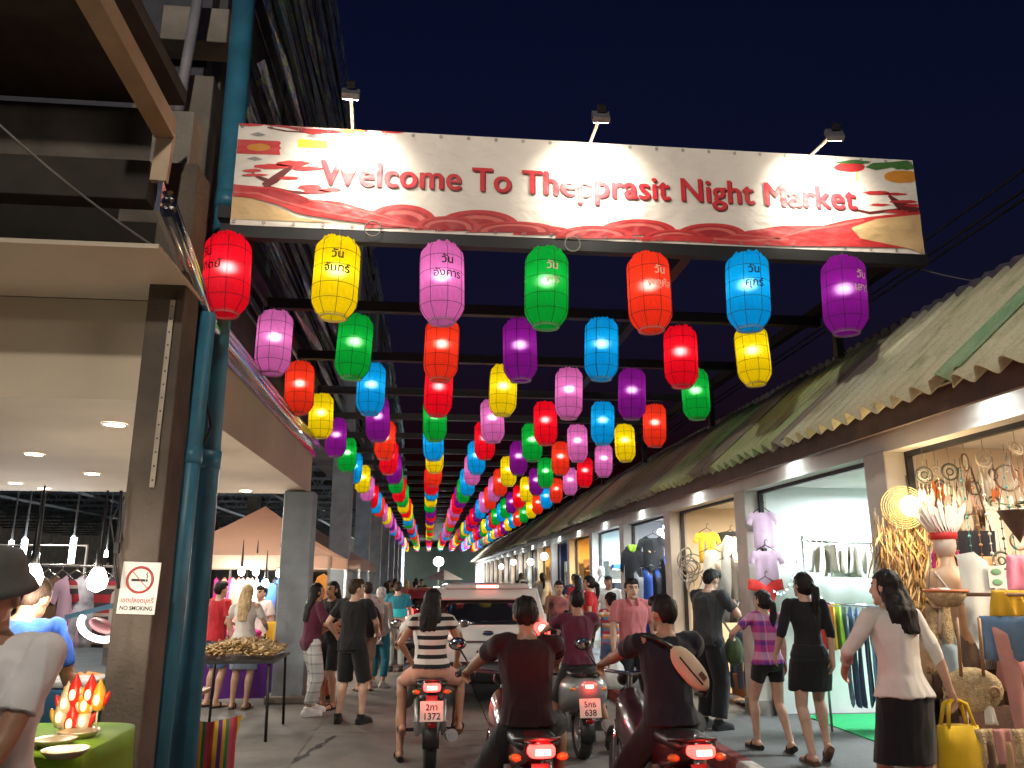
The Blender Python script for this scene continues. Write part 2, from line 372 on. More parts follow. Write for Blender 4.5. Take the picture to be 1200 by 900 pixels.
def roof_sheet(y0, y1, m, lift, dx0=0.0, xr=XR, zr=ZR, wl_=0.215, amp=0.048):
    mb = MB(); n = max(4, int((y1 - y0) / wl_ * 12)); sl = Vector((xr - XE, 0, zr - ZE)); nrm = Vector((-sl.z, 0, sl.x)).normalized(); vs = []; rr = random.Random(int(y0 * 100))
    rows = 5
    for i in range(n + 1):
        y = y0 + (y1 - y0) * i / n; a = amp * math.cos(2 * math.pi * y / wl_); jag = dx0 + 0.012 * mnoise.noise(Vector((y * 3, 0, 0)))
        for t in range(rows):
            f = t / (rows - 1); b = Vector((XE, y, ZE)) + sl * (f + (jag if t == 0 else 0)) + nrm * (a + lift)
            vs.append(rl(b))
    fs = [(i * rows + t, (i + 1) * rows + t, (i + 1) * rows + t + 1, i * rows + t + 1) for i in range(n) for t in range(rows - 1)]
    mb.add(vs, fs, 0, True); o = mb.build('roof_sheet', m, row); md = o.modifiers.new('thick', 'SOLIDIFY'); md.thickness = 0.008; return o
edges = [2.4, 4.55, 4.78, 6.15, 7.0, 7.5, 8.3, 9.1, 9.9, 10.7]
kinds = [0, 3, 0, 0, 2, 1, 1, 2, 1, 1]
y = 10.7; rr = random.Random(8)
while y < 64: y += rr.choice([0.9, 1.0, 1.8]); edges.append(y); kinds.append(rr.choice([2, 2, 2, 0, 1]))
for i in range(len(edges) - 1):
    roof_sheet(edges[i] - 0.06, edges[i + 1] + 0.05, roofs[kinds[i]], 0.0 + 0.022 * (i % 2) + (0.02 if i == 2 else 0), dx0=-0.03 if kinds[i] == 0 else 0.0)
# dark ridge cap of scalloped tiles along the top and the rear slope
rc = MB(); y = 2.4
while y < 66:
    rc.tube([rl((XR - 0.05, y, ZR + 0.02)), rl((XR + 0.10, y + 0.02, ZR + 0.05))], [0.07, 0.085], 8); y += 0.17
rc.box(rl((XR + 0.12, 34, ZR - 0.02)), (0.2, 64, 0.08)); rc.build('ridge_cap', pbr('ridge_tile', (0.045, 0.045, 0.06), .7, 0, .4, 6), row)
MB().add([rl((XR + .1, 2.4, ZR)), rl((XR + .1, 66, ZR)), rl((7.6, 66, 3.0)), rl((7.6, 2.4, 3.0))], [(0, 1, 2, 3)]).build('rear_roof', m_conc_dark, row)
MB().box(rl((7.55, 34, 1.5)), (0.1, 63, 3.0)).build('rear_wall', m_conc_dark, row)

# ------------------------------------------------------------------ the market hall on the left
hall = thing('market_hall', 'tall open concrete market hall with pillars and a cream canopy', 'building', (-2, 30, 0))
def hl(v): return Vector((v[0] + 2, v[1] - 30, v[2]))
def hbox(name, x0, x1, y0, y1, z0, z1, m, bevel=0.0):
    return MB().box(hl(((x0 + x1) / 2, (y0 + y1) / 2, (z0 + z1) / 2)), (x1 - x0, y1 - y0, z1 - z0)).build(name, m, hall, bevel=bevel)
m_p2 = pbr('pillar_grey_paint', (0.26, 0.31, 0.35), 0.75, 0, 0.22, 3, 0.25, 25)
m_p1 = pbr('pillar_bare', (0.105, 0.082, 0.063), 0.85, 0, 0.3, 3, 0.5, 30)
hbox('pillar', -1.985, -1.735, 5.5, 5.84, 0, 4.6, m_p1, 0.012)
PY = [11.85, 17.5, 23.4, 29.3, 35.2, 41.1, 47.0, 52.9, 58.8]
for i, y in enumerate(PY):
    hbox('pillar', -2.08, -1.66, y, y + 0.42, 0, 9.5 if i else 2.88, m_p2, 0.015)
    hbox('pillar_foot', -2.16, -1.58, y - 0.08, y + 0.5, 0, 0.1, m_conc, 0.02)
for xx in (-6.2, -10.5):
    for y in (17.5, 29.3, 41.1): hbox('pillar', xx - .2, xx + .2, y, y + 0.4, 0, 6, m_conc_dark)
# canopy: soffit, front face and street fascia
XC = -1.79
hbox('canopy', -9, XC, 5.86, 12.4, 2.9, 3.65, m_plaster)
hbox('upper_ledge', -9, -1.72, 4.85, 5.855, 3.655, 3.685, m_plaster)
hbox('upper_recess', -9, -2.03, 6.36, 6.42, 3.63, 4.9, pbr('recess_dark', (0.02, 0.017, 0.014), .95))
# bands of polished gutter along the fascia, kinked down at its far end
m_gut = pbr('polished_gutter', (0.62, 0.60, 0.60), 0.16, 1.0, 0.1, 4, 0.15, 6)
g = MB()
for dz, w in ((0.0, 0.055), (0.075, 0.03), (0.13, 0.022)):
    g.tube([hl((XC + 0.05, 5.0, 3.98 + dz)), hl((XC + 0.05, 6.2, 3.58 + dz)), hl((XC + 0.05, 9.0, 3.55 + dz)), hl((XC + 0.05, 10.4, 3.56 + dz)), hl((XC + 0.05, 12.45, 3.62 + dz))], w, 8)
g.box(hl((XC + 0.02, 9.2, 3.50)), (0.03, 6.5, 0.09))
g.add([hl((XC + .035, y_, z_)) for y_, z_ in ((4.9, 3.93), (6.15, 3.52), (6.15, 3.70), (4.9, 4.14))] + [hl((XC + .005, y_, z_)) for y_, z_ in ((4.9, 3.93), (6.15, 3.52), (6.15, 3.70), (4.9, 4.14))], [(0, 1, 2, 3), (7, 6, 5, 4), (0, 4, 5, 1), (3, 2, 6, 7), (0, 3, 7, 4), (1, 5, 6, 2)])
g.build('gutter', m_gut, hall)
# upper concrete frame over the canopy
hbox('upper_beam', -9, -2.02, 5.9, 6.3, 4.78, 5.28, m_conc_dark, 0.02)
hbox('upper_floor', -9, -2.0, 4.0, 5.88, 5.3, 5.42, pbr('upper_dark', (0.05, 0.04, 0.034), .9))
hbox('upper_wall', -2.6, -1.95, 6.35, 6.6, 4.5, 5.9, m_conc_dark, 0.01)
hbox('upper_wall', -2.5, -1.92, 6.5, 6.8, 6.35, 6.7, m_conc, 0.01)
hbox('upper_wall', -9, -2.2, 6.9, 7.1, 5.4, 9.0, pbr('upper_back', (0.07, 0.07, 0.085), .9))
hbox('upper_column', -2.1, -1.82, 5.55, 5.84, 4.6, 5.05, m_conc)
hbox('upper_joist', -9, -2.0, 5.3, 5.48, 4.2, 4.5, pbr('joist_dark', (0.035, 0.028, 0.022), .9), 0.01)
b = MB(); p0 = at(193, 160, 5.2); p1 = at(90, -25, 3.9)
for off, w, h in (((0, 0, 0), 0.13, 0.02), ((-0.06, 0, 0.06), 0.015, 0.14), ((0.06, 0, 0.06), 0.015, 0.14)):
    o_ = Vector(off); b.bar(hl(p0 + o_), hl(p1 + o_), w, h)
b.bar(hl(p0 + Vector((0, .03, .05))), hl(p0 + Vector((-.015, .03, -.33))), 0.11, 0.05, up=Vector((0, 1, 0)))
b.build('steel_channel', pbr('cream_steel', (0.42, 0.31, 0.19), .5, 0, .12, 5), hall)
cpipe = MB().tube([hl(at(205, 150, 6.2)), hl(at(235, -20, 6.2))], 0.045, 10); cpipe.build('riser', pbr('riser_grey', (0.20, 0.20, 0.22), .6), hall)
# slatted upper front, hung with streamers of holographic foil along the street
def foil_mat():
    m, n, l, p = new_mat('foil_streamer'); tc = n.new('ShaderNodeTexCoord'); mp = n.new('ShaderNodeMapping'); mp.inputs['Scale'].default_value = (9, 1.1, 9); l.new(tc.outputs['Object'], mp.inputs[0])
    nz = n.new('ShaderNodeTexNoise'); nz.inputs['Scale'].default_value = 2.0; nz.inputs['Detail'].default_value = 3; l.new(mp.outputs[0], nz.inputs[0])
    r = ramp(n, [(0.3, (0.08, 0.08, 0.10)), (0.44, (0.42, 0.43, 0.50)), (0.53, (0.08, 0.30, 0.75)), (0.57, (0.85, 0.85, 0.15)), (0.61, (0.1, 0.65, 0.5)), (0.66, (0.8, 0.82, 0.95))]); l.new(nz.outputs[0], r.inputs[0]); l.new(r.outputs[0], p.inputs['Base Color'])  # coloured and pale glints painted into the foil's base colour
    p.inputs['Metallic'].default_value = 0.55; p.inputs['Roughness'].default_value = 0.3; return m
m_foil = foil_mat(); fr = random.Random(3)
mb = MB()
for i in range(64):
    z = 4.35 + i * 0.118; 
    for seg in range(3):
        y0 = 6.9 + seg * 17 + fr.uniform(0, 1.5); y1 = y0 + 16.5; x = -1.93 + fr.uniform(-.05, .05); tl = fr.uniform(-.05, .05); vs = []; n = 14
        for k in range(n + 1):
            t = k / n; tw = 0.7 * math.sin(t * 9 + i) + fr.uniform(-.4, .4); yy = y0 + (y1 - y0) * t; w = fr.uniform(0.025, 0.055)
            vs += [hl((x + math.sin(tw) * w, yy, z + tl * t - math.cos(tw) * w)), hl((x - math.sin(tw) * w, yy, z + tl * t + math.cos(tw) * w))]
        mb.add(vs, [(2 * k, 2 * k + 1, 2 * k + 3, 2 * k + 2) for k in range(n)])
o = mb.build('foil_streamers', m_foil, hall); o['kind'] = 'stuff'; md = o.modifiers.new('thick', 'SOLIDIFY'); md.thickness = 0.002
mb = MB()
for y in [7.2 + 2.3 * i for i in range(22)]: mb.box(hl((-2.03, y, 8.1)), (0.06, 0.08, 7.6))
mb.build('louvre_frame', m_black, hall)
hbox('upper_front', -2.6, -2.12, 7.12, 62, 4.2, 12.0, pbr('upper_front_grey', (0.10, 0.095, 0.10), .85, 0, .35, 1.2))
# hall roof with open trusses
hbox('hall_roof', -24, -2.62, 12.45, 64, 5.6, 5.75, pbr('hall_roof_dark', (0.06, 0.065, 0.07), .8))
tr = MB()
for y in [13 + 2.4 * i for i in range(18)]:
    tr.bar(hl((-23, y, 4.35)), hl((-2.65, y, 4.35)), .07, .07); tr.bar(hl((-23, y, 5.2)), hl((-2.65, y, 5.2)), .07, .07)
    for k in range(17): x = -22.6 + k * 1.2; tr.bar(hl((x, y, 4.35)), hl((x + .6, y, 5.2)), .035, .035); tr.bar(hl((x + .6, y, 5.2)), hl((x + 1.2, y, 4.35)), .035, .035)
for x in (-5, -8, -11, -14): tr.bar(hl((x, 12.6, 4.28)), hl((x, 60, 4.28)), .06, .09)
tr.build('roof_trusses', pbr('truss_grey', (0.16, 0.18, 0.20), .5, .5), hall)
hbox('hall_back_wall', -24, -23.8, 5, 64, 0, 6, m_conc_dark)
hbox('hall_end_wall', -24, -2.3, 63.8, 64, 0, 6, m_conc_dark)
# the building that closes the street
endb = thing('end_building', 'low grey green building closing the far end of the street', 'building', (0, 72, 0))
MB().box((3, 3, 2.2), (24, 6, 4.4)).build('wall', pbr('end_wall', (0.26, 0.32, 0.26), .8, 0, .15, .6), endb)
MB().box((3, 2.4, 4.9), (26, 7.6, 0.7)).build('roof', pbr('end_roof', (0.01, 0.01, 0.012), .9), endb)
MB().box((-2.2, -0.06, 0.75), (4.2, 0.1, 0.9)).build('awning', pbr('end_awning', (0.06, 0.32, 0.14), .7), endb)
# ------------------------------------------------------------------ steel frame over the street
BY = 6.15
LX = [-1.655 + 0.862 * i for i in range(7)]
LY = [6.16 + 1.965 * i for i in range(30)]
fr_ = thing('lantern_frame', 'black steel overhead frame carrying the lantern rows across the street', 'frame', (1.3, 30, 4.45))
def fl(v): return Vector((v[0] - 1.3, v[1] - 30, v[2] - 4.45))
XL_, XRr = -1.72, 4.30
for i, y in enumerate(LY):
    MB().bar(fl((XL_, y + 0.02, 4.445 if i else 4.37)), fl((XRr, y + 0.02, 4.445 if i else 4.37)), 0.09, 0.11).build('crossbeam', m_black, fr_)
for x in (XL_, 2.30, XRr):
    MB().bar(fl((x, 6.2, 4.56)), fl((x, LY[-1] + .3, 4.56)), 0.10, 0.11).build('side_rail', m_black, fr_)
MB().bar(fl((XL_ + .1, 6.25, 5.27)), fl((XRr - .05, 6.25, 5.27)), 0.05, 0.05).build('top_rail', m_black, fr_)
for x in (XL_ + .12, 0.4, 2.3, XRr - .08): MB().bar(fl((x, 6.25, 4.4)), fl((x, 6.25, 5.27)), 0.05, 0.05).build('upright', m_black, fr_)
for i in range(1, 30, 2):
    MB().box(fl((XRr, LY[i] - 0.35, 3.95 + .28)), (0.08, 0.08, 0.6)).build('post', m_black, fr_)
    MB().box(fl((XL_, LY[i], 4.25)), (0.06, 0.06, 0.3)).build('bracket', m_black, fr_)

# ------------------------------------------------------------------ lanterns
LC = {'red': (0.80, 0.006, 0.022), 'orange': (0.80, 0.045, 0.016), 'yellow': (0.86, 0.66, 0.004), 'green': (0.004, 0.40, 0.045), 'blue': (0.003, 0.36, 0.74), 'purple': (0.24, 0.010, 0.27), 'pink': (0.66, 0.17, 0.48)}
def shade_mat(name, c):
    """thin dyed fabric over a lit bulb: mostly scattering light through, a little of it straight"""
    m, n, l, p = new_mat('lantern_fabric_' + name)
    out = n['Material Output']; n.remove(p)
    tc = n.new('ShaderNodeTexCoord'); mp = n.new('ShaderNodeMapping'); mp.inputs['Scale'].default_value = (40, 40, 6); l.new(tc.outputs['Object'], mp.inputs[0])
    nz = n.new('ShaderNodeTexNoise'); nz.inputs['Scale'].default_value = 3; l.new(mp.outputs[0], nz.inputs[0])
    r = ramp(n, [(0.3, [q * .85 for q in c]), (0.7, [min(1, q * 1.1) for q in c])]); l.new(nz.outputs[0], r.inputs[0])
    tl = n.new('ShaderNodeBsdfTranslucent'); l.new(r.outputs[0], tl.inputs[0])
    rf = n.new('ShaderNodeBsdfRefraction'); rf.inputs['Color'].default_value = (*[min(1, q * 0.75 + 0.16) for q in c], 1); rf.inputs['Roughness'].default_value = 0.62; rf.inputs['IOR'].default_value = 1.45
    df = n.new('ShaderNodeBsdfDiffuse'); l.new(r.outputs[0], df.inputs[0])
    a1 = n.new('ShaderNodeMixShader'); a1.inputs[0].default_value = 0.30; l.new(tl.outputs[0], a1.inputs[1]); l.new(rf.outputs[0], a1.inputs[2])
    a2 = n.new('ShaderNodeMixShader'); a2.inputs[0].default_value = 0.25; l.new(a1.outputs[0], a2.inputs[1]); l.new(df.outputs[0], a2.inputs[2])
    em = n.new('ShaderNodeEmission'); l.new(r.outputs[0], em.inputs[0]); em.inputs[1].default_value = 0.16  # faint emission added in place of light bouncing inside the lantern
    ad = n.new('ShaderNodeAddShader'); l.new(a2.outputs[0], ad.inputs[0]); l.new(em.outputs[0], ad.inputs[1]); l.new(ad.outputs[0], out.inputs[0])
    return m
m_bulb = emit('lantern_bulb', (1, 0.94, 0.86), 22)
m_rim = {k: pbr('lantern_rim_' + k, [0.5 * q + 0.18 for q in c], .7) for k, c in LC.items()}
def lathe_prof():
    return [(0.105, 0.0), (0.12, 0.022), (0.150, 0.062), (0.172, 0.105), (0.180, 0.15), (0.181, 0.25), (0.181, 0.36), (0.181, 0.47), (0.180, 0.555), (0.174, 0.590), (0.158, 0.615), (0.135, 0.635)]
def lantern_meshes(k, seg, detail):
    c = LC[k]; res = {}
    mb = MB(); mb.lathe(lathe_prof(), (0, 0, -0.32), seg)
    # the crumpled paper edge at the top
    o = len(mb.v); ng = seg * 2; fr2 = random.Random(hash(k) % 97 if False else len(k) * 7); vs = []
    for i in range(ng):
        a = 2 * math.pi * i / ng; vs.append((0.140 * math.cos(a), 0.140 * math.sin(a), 0.312)); vs.append((0.125 * math.cos(a + .05), 0.125 * math.sin(a + .05), 0.325 + fr2.uniform(0.0, 0.028)))
    mb.add(vs, [(2 * i, (2 * i + 2) % (2 * ng), (2 * i + 3) % (2 * ng), 2 * i + 1) for i in range(ng)], 0)
    res['shade'] = (mb, shade_m[k])
    bb = MB().ell((0, 0, 0.06), 0.042, None, 10, 7); bb.tube([(0, 0, 0.085), (0, 0, 0.42)], 0.006, 5, 1); res['bulb'] = (bb, [m_bulb, m_blackcable])
    rm = MB().ring((0, 0, -0.32), (0, 0, 1), 0.104, 0.008, seg, 5); rm.ring((0, 0, -0.305), (0, 0, 1), 0.112, 0.004, seg, 4, 0); res['rim'] = (rm, m_rim[k])
    if detail:
        rb_ = MB()
        for z in (-0.20, -0.075, 0.075, 0.20): rb_.ring((0, 0, z), (0, 0, 1), 0.1815, 0.0022, 28, 4)
        prof = lathe_prof()
        for i in range(8):
            a = 2 * math.pi * (i + .3) / 8; rb_.tube([((r + .0012) * math.cos(a), (r + .0012) * math.sin(a), z - 0.32) for r, z in prof], 0.0026 if i else 0.0045, 4)
        res['wire_ribs'] = (rb_, m_ribs)
    return res
m_ribs = pbr('lantern_wire', (0.012, 0.006, 0.006), .6)
shade_m = {k: shade_mat(k, c) for k, c in LC.items()}
P = {'r': 'red', 'o': 'orange', 'y': 'yellow', 'g': 'green', 'b': 'blue', 'p': 'purple', 'k': 'pink'}
ROWS = ['rykgobp', 'kgopbry', 'obrykpg', 'ypgkrbo', 'pobrgky', 'grybpok', 'bpokygr', 'ygrbopk', 'krbgkyo', 'rgyporb', 'bygrkpo']
lr = random.Random(21)
while len(ROWS) < 30:
    s_ = list('rykgobp'); lr.shuffle(s_)
    if all(a != b_ for a, b_ in zip(s_, ROWS[-1])): ROWS.append(''.join(s_))
THAI = [('วัน', 'อาทิตย์', -42, 'k'), ('วัน', 'จันทร์', 8, 'k'), ('วัน', 'อังคาร', 14, 'k'), ('วัน', 'พุธ', 8, 'w'), ('วัน', 'พฤหัส', 16, 'w'), ('วัน', 'ศุกร์', -4, 'k'), ('วัน', 'เสาร์', 22, 'w')]
m_ink = pbr('ink_black', (0.012, 0.01, 0.012), .7); m_inkw = pbr('ink_cream', (0.75, 0.62, 0.45), .6)
protos = {}
for k in LC:
    for det in (True, False):
        ms = lantern_meshes(k, 28 if det else 14, det)
        if det: protos[k, True] = {n: b for n, b in ((n, mb.build(n, m)) for n, (mb, m) in ms.items())}
        else:
            one = MB(); mats = [shade_m[k], m_bulb, m_blackcable, m_rim[k]]
            for n, (mb, m) in ms.items():
                off = {'shade': 0, 'bulb': 1, 'rim': 3}[n]; one.add(mb.v, [], 0)
                base = len(one.v) - len(mb.v)
                for f, mi in zip(mb.f, mb.m): one.f.append([i + base for i in f]); one.m.append(mi + off); one.sm.append(True)
            protos[k, False] = one.build('paper_lantern', mats)
used_parts = set()
def lantern(row, i):
    k = P[ROWS[row][i]]
    loc = (LX[i] + lr.uniform(-.03, .03), LY[row] + lr.uniform(-.04, .04), (3.985 if row == 0 else 4.0) + lr.uniform(-.03, .03))
    rot = (R(lr.uniform(-3, 3)), R(lr.uniform(-3, 3)), R(lr.uniform(0, 360)) if row else 0.3)
    if row == 0: lab = 'lit %s paper lantern with Thai day name, %s from the pipes under the welcome banner' % (k, ORD[i])
    else: lab = 'lit %s lantern, %s from the market hall in the %s row behind the banner' % (k, ORD[i], ORD[row])
    pr = protos[k, row < 9]
    if row < 9:
        t = thing('paper_lantern', lab, 'lantern', loc, 0, 'paper lanterns strung over the street'); t.rotation_euler = rot
        for n, o in pr.items():
            if (k, n) not in used_parts: used_parts.add((k, n)); c = o
            else: c = o.copy(); COL.objects.link(c)
            c.parent = t
        if row == 0:
            w1, w2, ang, ink = THAI[i]; t.rotation_euler = (R(lr.uniform(-2, 2)), R(lr.uniform(-2, 2)), 0)
            for txt, zz, sz in ((w1, 0.150, 0.092), (w2, 0.035, 0.092)):
                mb = MB(); me = text_mesh(txt, sz, 0.0022)
                b = bmesh.new(); b.from_mesh(me); bmesh.ops.triangulate(b, faces=b.faces); bmesh.ops.subdivide_edges(b, edges=[e for e in b.edges if e.calc_length() > .02], cuts=2, use_grid_fill=False); b.to_mesh(me); b.free()
                def wrap(v, zz=zz):
                    a = R(-90 + ang) + v.x / 0.183; return (0.1842 * math.cos(a), 0.1842 * math.sin(a), zz + v.y)
                add_mesh(mb, me, wrap)
                mb.build('lettering', m_ink if ink == 'k' else m_inkw, t)
    else:
        key = (k, 'far')
        if key not in used_parts: used_parts.add(key); o = pr
        else: o = pr.copy(); COL.objects.link(o)
        o.location = loc; o.rotation_euler = rot; tag(o, lab, 'lantern', 'paper lanterns strung over the street')
for row_ in range(30):
    for i in range(7): lantern(row_, i)
for k in LC:   # drop prototypes nothing used
    if (k, 'far') not in used_parts: bpy.data.objects.remove(protos[k, False])

# ------------------------------------------------------------------ welcome banner
ban = thing('welcome_banner', 'long printed welcome banner stretched on the black frame across the street', 'banner', (1.31, BY, 4.41))
TLc, BRc = at(281, 142, BY), at(1083, 300, BY)
bx0, bx1, bz0, bz1 = -1.645, 4.275, 4.415, 5.325
FY = -0.02
def bl(px, py, layer=1): v = at(px, py, BY - 0.02); return Vector((v.x - 1.31, FY - layer * 0.0022, v.z - 4.41))
def vinyl(name, c, var=0.05, c2=None):
    m = pbr('vinyl_' + name, c, 0.55, 0, var, 2.0, 0.0, col2=c2); n = m.node_tree.nodes; l = m.node_tree.links; p = n['Principled BSDF']
    tc = n.new('ShaderNodeTexCoord'); mp = n.new('ShaderNodeMapping'); mp.inputs['Scale'].default_value = (1.6, 1, 2.6); mp.inputs['Rotation'].default_value = (0, .6, 0); nz = n.new('ShaderNodeTexNoise'); nz.inputs['Scale'].default_value = 1.6; nz.inputs['Detail'].default_value = 3
    l.new(tc.outputs['Object'], mp.inputs[0]); l.new(mp.outputs[0], nz.inputs[0]); bp = n.new('ShaderNodeBump'); bp.inputs['Strength'].default_value = 0.85; bp.inputs['Distance'].default_value = 0.07; l.new(nz.outputs[0], bp.inputs['Height']); l.new(bp.outputs[0], p.inputs['Normal'])
    return m
MB().box(((bx0 + bx1) / 2 - 1.31, 0.0, (bz0 + bz1) / 2 - 4.41), (bx1 - bx0, 0.036, bz1 - bz0)).build('sheet', vinyl('white', (0.74, 0.68, 0.60)), ban)
v_red = vinyl('red', (0.52, 0.035, 0.035), .15); v_dred = vinyl('dark_red', (0.36, 0.018, 0.022), .15); v_lred = vinyl('light_red', (0.62, 0.12, 0.10), .1); v_och = vinyl('ochre', (0.62, 0.42, 0.20), .1)
v_yel = vinyl('yellow', (0.80, 0.62, 0.04)); v_grn = vinyl('green', (0.06, 0.16, 0.04)); v_brn = vinyl('bark', (0.13, 0.02, 0.02)); v_org = vinyl('orange', (0.62, 0.25, 0.03)); v_gry = vinyl('grey', (0.30, 0.26, 0.26)); v_cream = vinyl('cream', (0.74, 0.60, 0.42))
BM = [v_red, v_dred, v_lred, v_och, v_yel, v_grn, v_brn, v_org, v_gry, v_cream]
pm = MB()
def A(x, y): return (240 + x * .36667, 120 + y * .36667)
def B(x, y): return (660 + x * .36667, 100 + y * .36667)
def clampv(v): v.x = min(max(v.x, bx0 - 1.31 + .002), bx1 - 1.31 - .002); v.z = min(max(v.z, bz0 - 4.41 + .002), bz1 - 4.41 - .002); return v
def poly(pts, mi, layer, tf): pm.add([clampv(bl(*tf(*p), layer)) for p in pts], [list(range(len(pts)))], mi)
def dome(x0, x1, top, base, tf, layer, mis=(0, 1, 2, 1)):
    for j, mi in enumerate(mis):
        s_ = 1 - 0.13 * j - (0.03 if j % 2 else 0); cx = (x0 + x1) / 2; n = 22
        pts = [(cx + (x1 - x0) / 2 * s_ * math.cos(math.pi * k / n), base - (base - top) * s_ * max(0, math.sin(math.pi * k / n)) ** .8) for k in range(n + 1)]
        poly(pts, mi, layer + j * .25, tf)
def stroke(pts, w, mi, layer, tf):
    vs = []
    for i, p in enumerate(pts):
        a = pts[max(i - 1, 0)]; b = pts[min(i + 1, len(pts) - 1)]; d = Vector((b[0] - a[0], b[1] - a[1])).normalized(); ww = w if not isinstance(w, (list, tuple)) else w[i]
        vs += [(p[0] - d.y * ww, p[1] + d.x * ww), (p[0] + d.y * ww, p[1] - d.x * ww)]
    pm.add([clampv(bl(*tf(*p), layer)) for p in vs], [(2 * i, 2 * i + 1, 2 * i + 3, 2 * i + 2) for i in range(len(pts) - 1)], mi)
def blob(x, y, rx_, ry_, mi, layer, tf, seed=0, rag=.18):
    q = random.Random(seed + int(x * 7 + y)); n = 18
    poly([(x + rx_ * math.cos(2 * math.pi * k / n) * (1 + q.uniform(-rag, rag)), y + ry_ * math.sin(2 * math.pi * k / n) * (1 + q.uniform(-rag, rag))) for k in range(n)], mi, layer, tf)
# hills and wave domes along the foot
poly([(78, 372), (84, 298), (150, 306), (240, 338), (300, 368), (420, 386), (330, 382)], 3, 1, A)
for q, a in enumerate(((510, 745, 326, 402), (735, 1010, 344, 412), (985, 1180, 395, 424))): dome(*a, A, 1 + .08 * q)
for q, a in enumerate(((110, 365, 428, 480), (355, 590, 441, 492))): dome(*a, B, 1.04 + .08 * q)
for q, a in enumerate(((670, 880, 364, 408), (845, 1125, 381, 416))): dome(*a, A, 2.2 + .08 * q)
for q, a in enumerate(((-25, 225, 449, 490), (250, 460, 461, 498))): dome(*a, B, 2.36 + .08 * q)
poly([(82, 262), (150, 268), (230, 274), (300, 296), (340, 312), (430, 318), (520, 345), (620, 368), (720, 405), (600, 398), (440, 378), (330, 362), (290, 352), (240, 330), (150, 306), (84, 300)], 0, 3.4, A)
poly([(150, 274), (230, 280), (310, 300), (350, 318), (290, 330), (230, 305), (160, 290)], 1, 3.8, A)
stroke([(90, 288), (170, 292), (250, 318), (340, 342), (440, 362), (560, 384), (680, 402)], 3, 2, 4.0, A)
stroke([(330, 312), (430, 332), (520, 352), (620, 380)], 2.5, 2, 4.0, A)
poly([(120, 478), (250, 486), (420, 480), (500, 488), (590, 466), (700, 450), (830, 450), (900, 432), (1010, 418), (1140, 404), (1142, 420), (1000, 430), (920, 458), (948, 490), (1095, 521), (900, 516), (620, 513), (400, 500), (180, 490)], 0, 3.4, B)
poly([(920, 456), (1000, 428), (1143, 414), (1152, 545), (1098, 521), (948, 490)], 3, 3.7, B)
stroke([(480, 492), (580, 498), (680, 492), (780, 462), (860, 452), (960, 432)], 3, 2, 4.0, B)
stroke([(540, 478), (640, 486), (720, 494)], 2.5, 2, 4.0, B)
# printed lanterns, pines and blossom
poly([(104, 118), (238, 124), (244, 130), (238, 138), (244, 146), (238, 154), (242, 168), (100, 163)], 0, 1, A); blob(172, 144, 38, 12, 7, 1.3, A, 1, .05)
poly([(299, 117), (391, 123), (394, 135), (391, 148), (297, 143)], 4, 1, A)
for x, y in ((170, 102), (348, 108), (160, 180), (345, 157)): poly([(x - 26, y), (x, y - 7), (x + 26, y + 2), (x, y + 7)], 8, 1, A)
stroke([(110, 64), (180, 62), (260, 74), (340, 92), (420, 94), (520, 92)], [4, 5, 8, 7, 5, 3], 1, 1, A); stroke([(200, 80), (260, 92), (330, 96), (400, 98)], 2, 6, 1.2, A)
for x, y, a, b_ in ((150, 70, 48, 6), (250, 68, 36, 7), (330, 72, 44, 8), (352, 94, 34, 8), (470, 92, 40, 8), (600, 92, 40, 8)): blob(x, y, a, b_, 0 if x != 470 else 7, 1.5, A)
stroke([(188, 268), (225, 245), (255, 222), (280, 206)], [10, 13, 9, 5], 6, 1, A); stroke([(200, 250), (168, 238), (150, 222)], [7, 4, 2], 6, 1.1, A); stroke([(230, 240), (265, 240), (295, 244)], 3, 6, 1.1, A)
for x, y, a, b_ in ((280, 196, 58, 9), (215, 205, 58, 8), (325, 212, 50, 7), (150, 218, 30, 5), (160, 232, 42, 4), (270, 242, 30, 5), (335, 272, 38, 9), (400, 280, 36, 7), (355, 286, 44, 6)): blob(x, y, a, b_, 0, 1.4, A, 3)
stroke([(205, 272), (270, 285), (330, 290), (380, 284)], [5, 4, 3, 2], 6, 1.2, A); stroke([(120, 234), (150, 235)], 2, 6, 1.2, A)
blob(915, 262, 50, 15, 0, 1, B, 5, .05); poly([(965, 262), (990, 248), (1040, 246), (1100, 240), (1122, 256), (1050, 262), (1000, 272)], 5, 1.2, B); blob(1085, 292, 62, 20, 7, 1, B, 5, .05)
blob(930, 246, 60, 6, 5, 1.4, B, 2, .3); stroke([(938, 276), (938, 306)], 2, 4, 1, B); blob(1090, 262, 40, 8, 5, 1.5, B, 4, .3)
stroke([(1040, 352), (1070, 380), (1110, 396), (1138, 400)], [4, 12, 13, 9], 6, 1, B); stroke([(935, 398), (980, 408), (1030, 402), (1080, 396)], 4, 6, 1.1, B)
for x, y, a, b_ in ((1005, 344, 46, 6), (1060, 348, 36, 4), (1010, 382, 30, 4), (1090, 372, 44, 5), (1065, 404, 40, 5), (1115, 384, 26, 5)): blob(x, y, a, b_, 0, 1.4, B, 3)
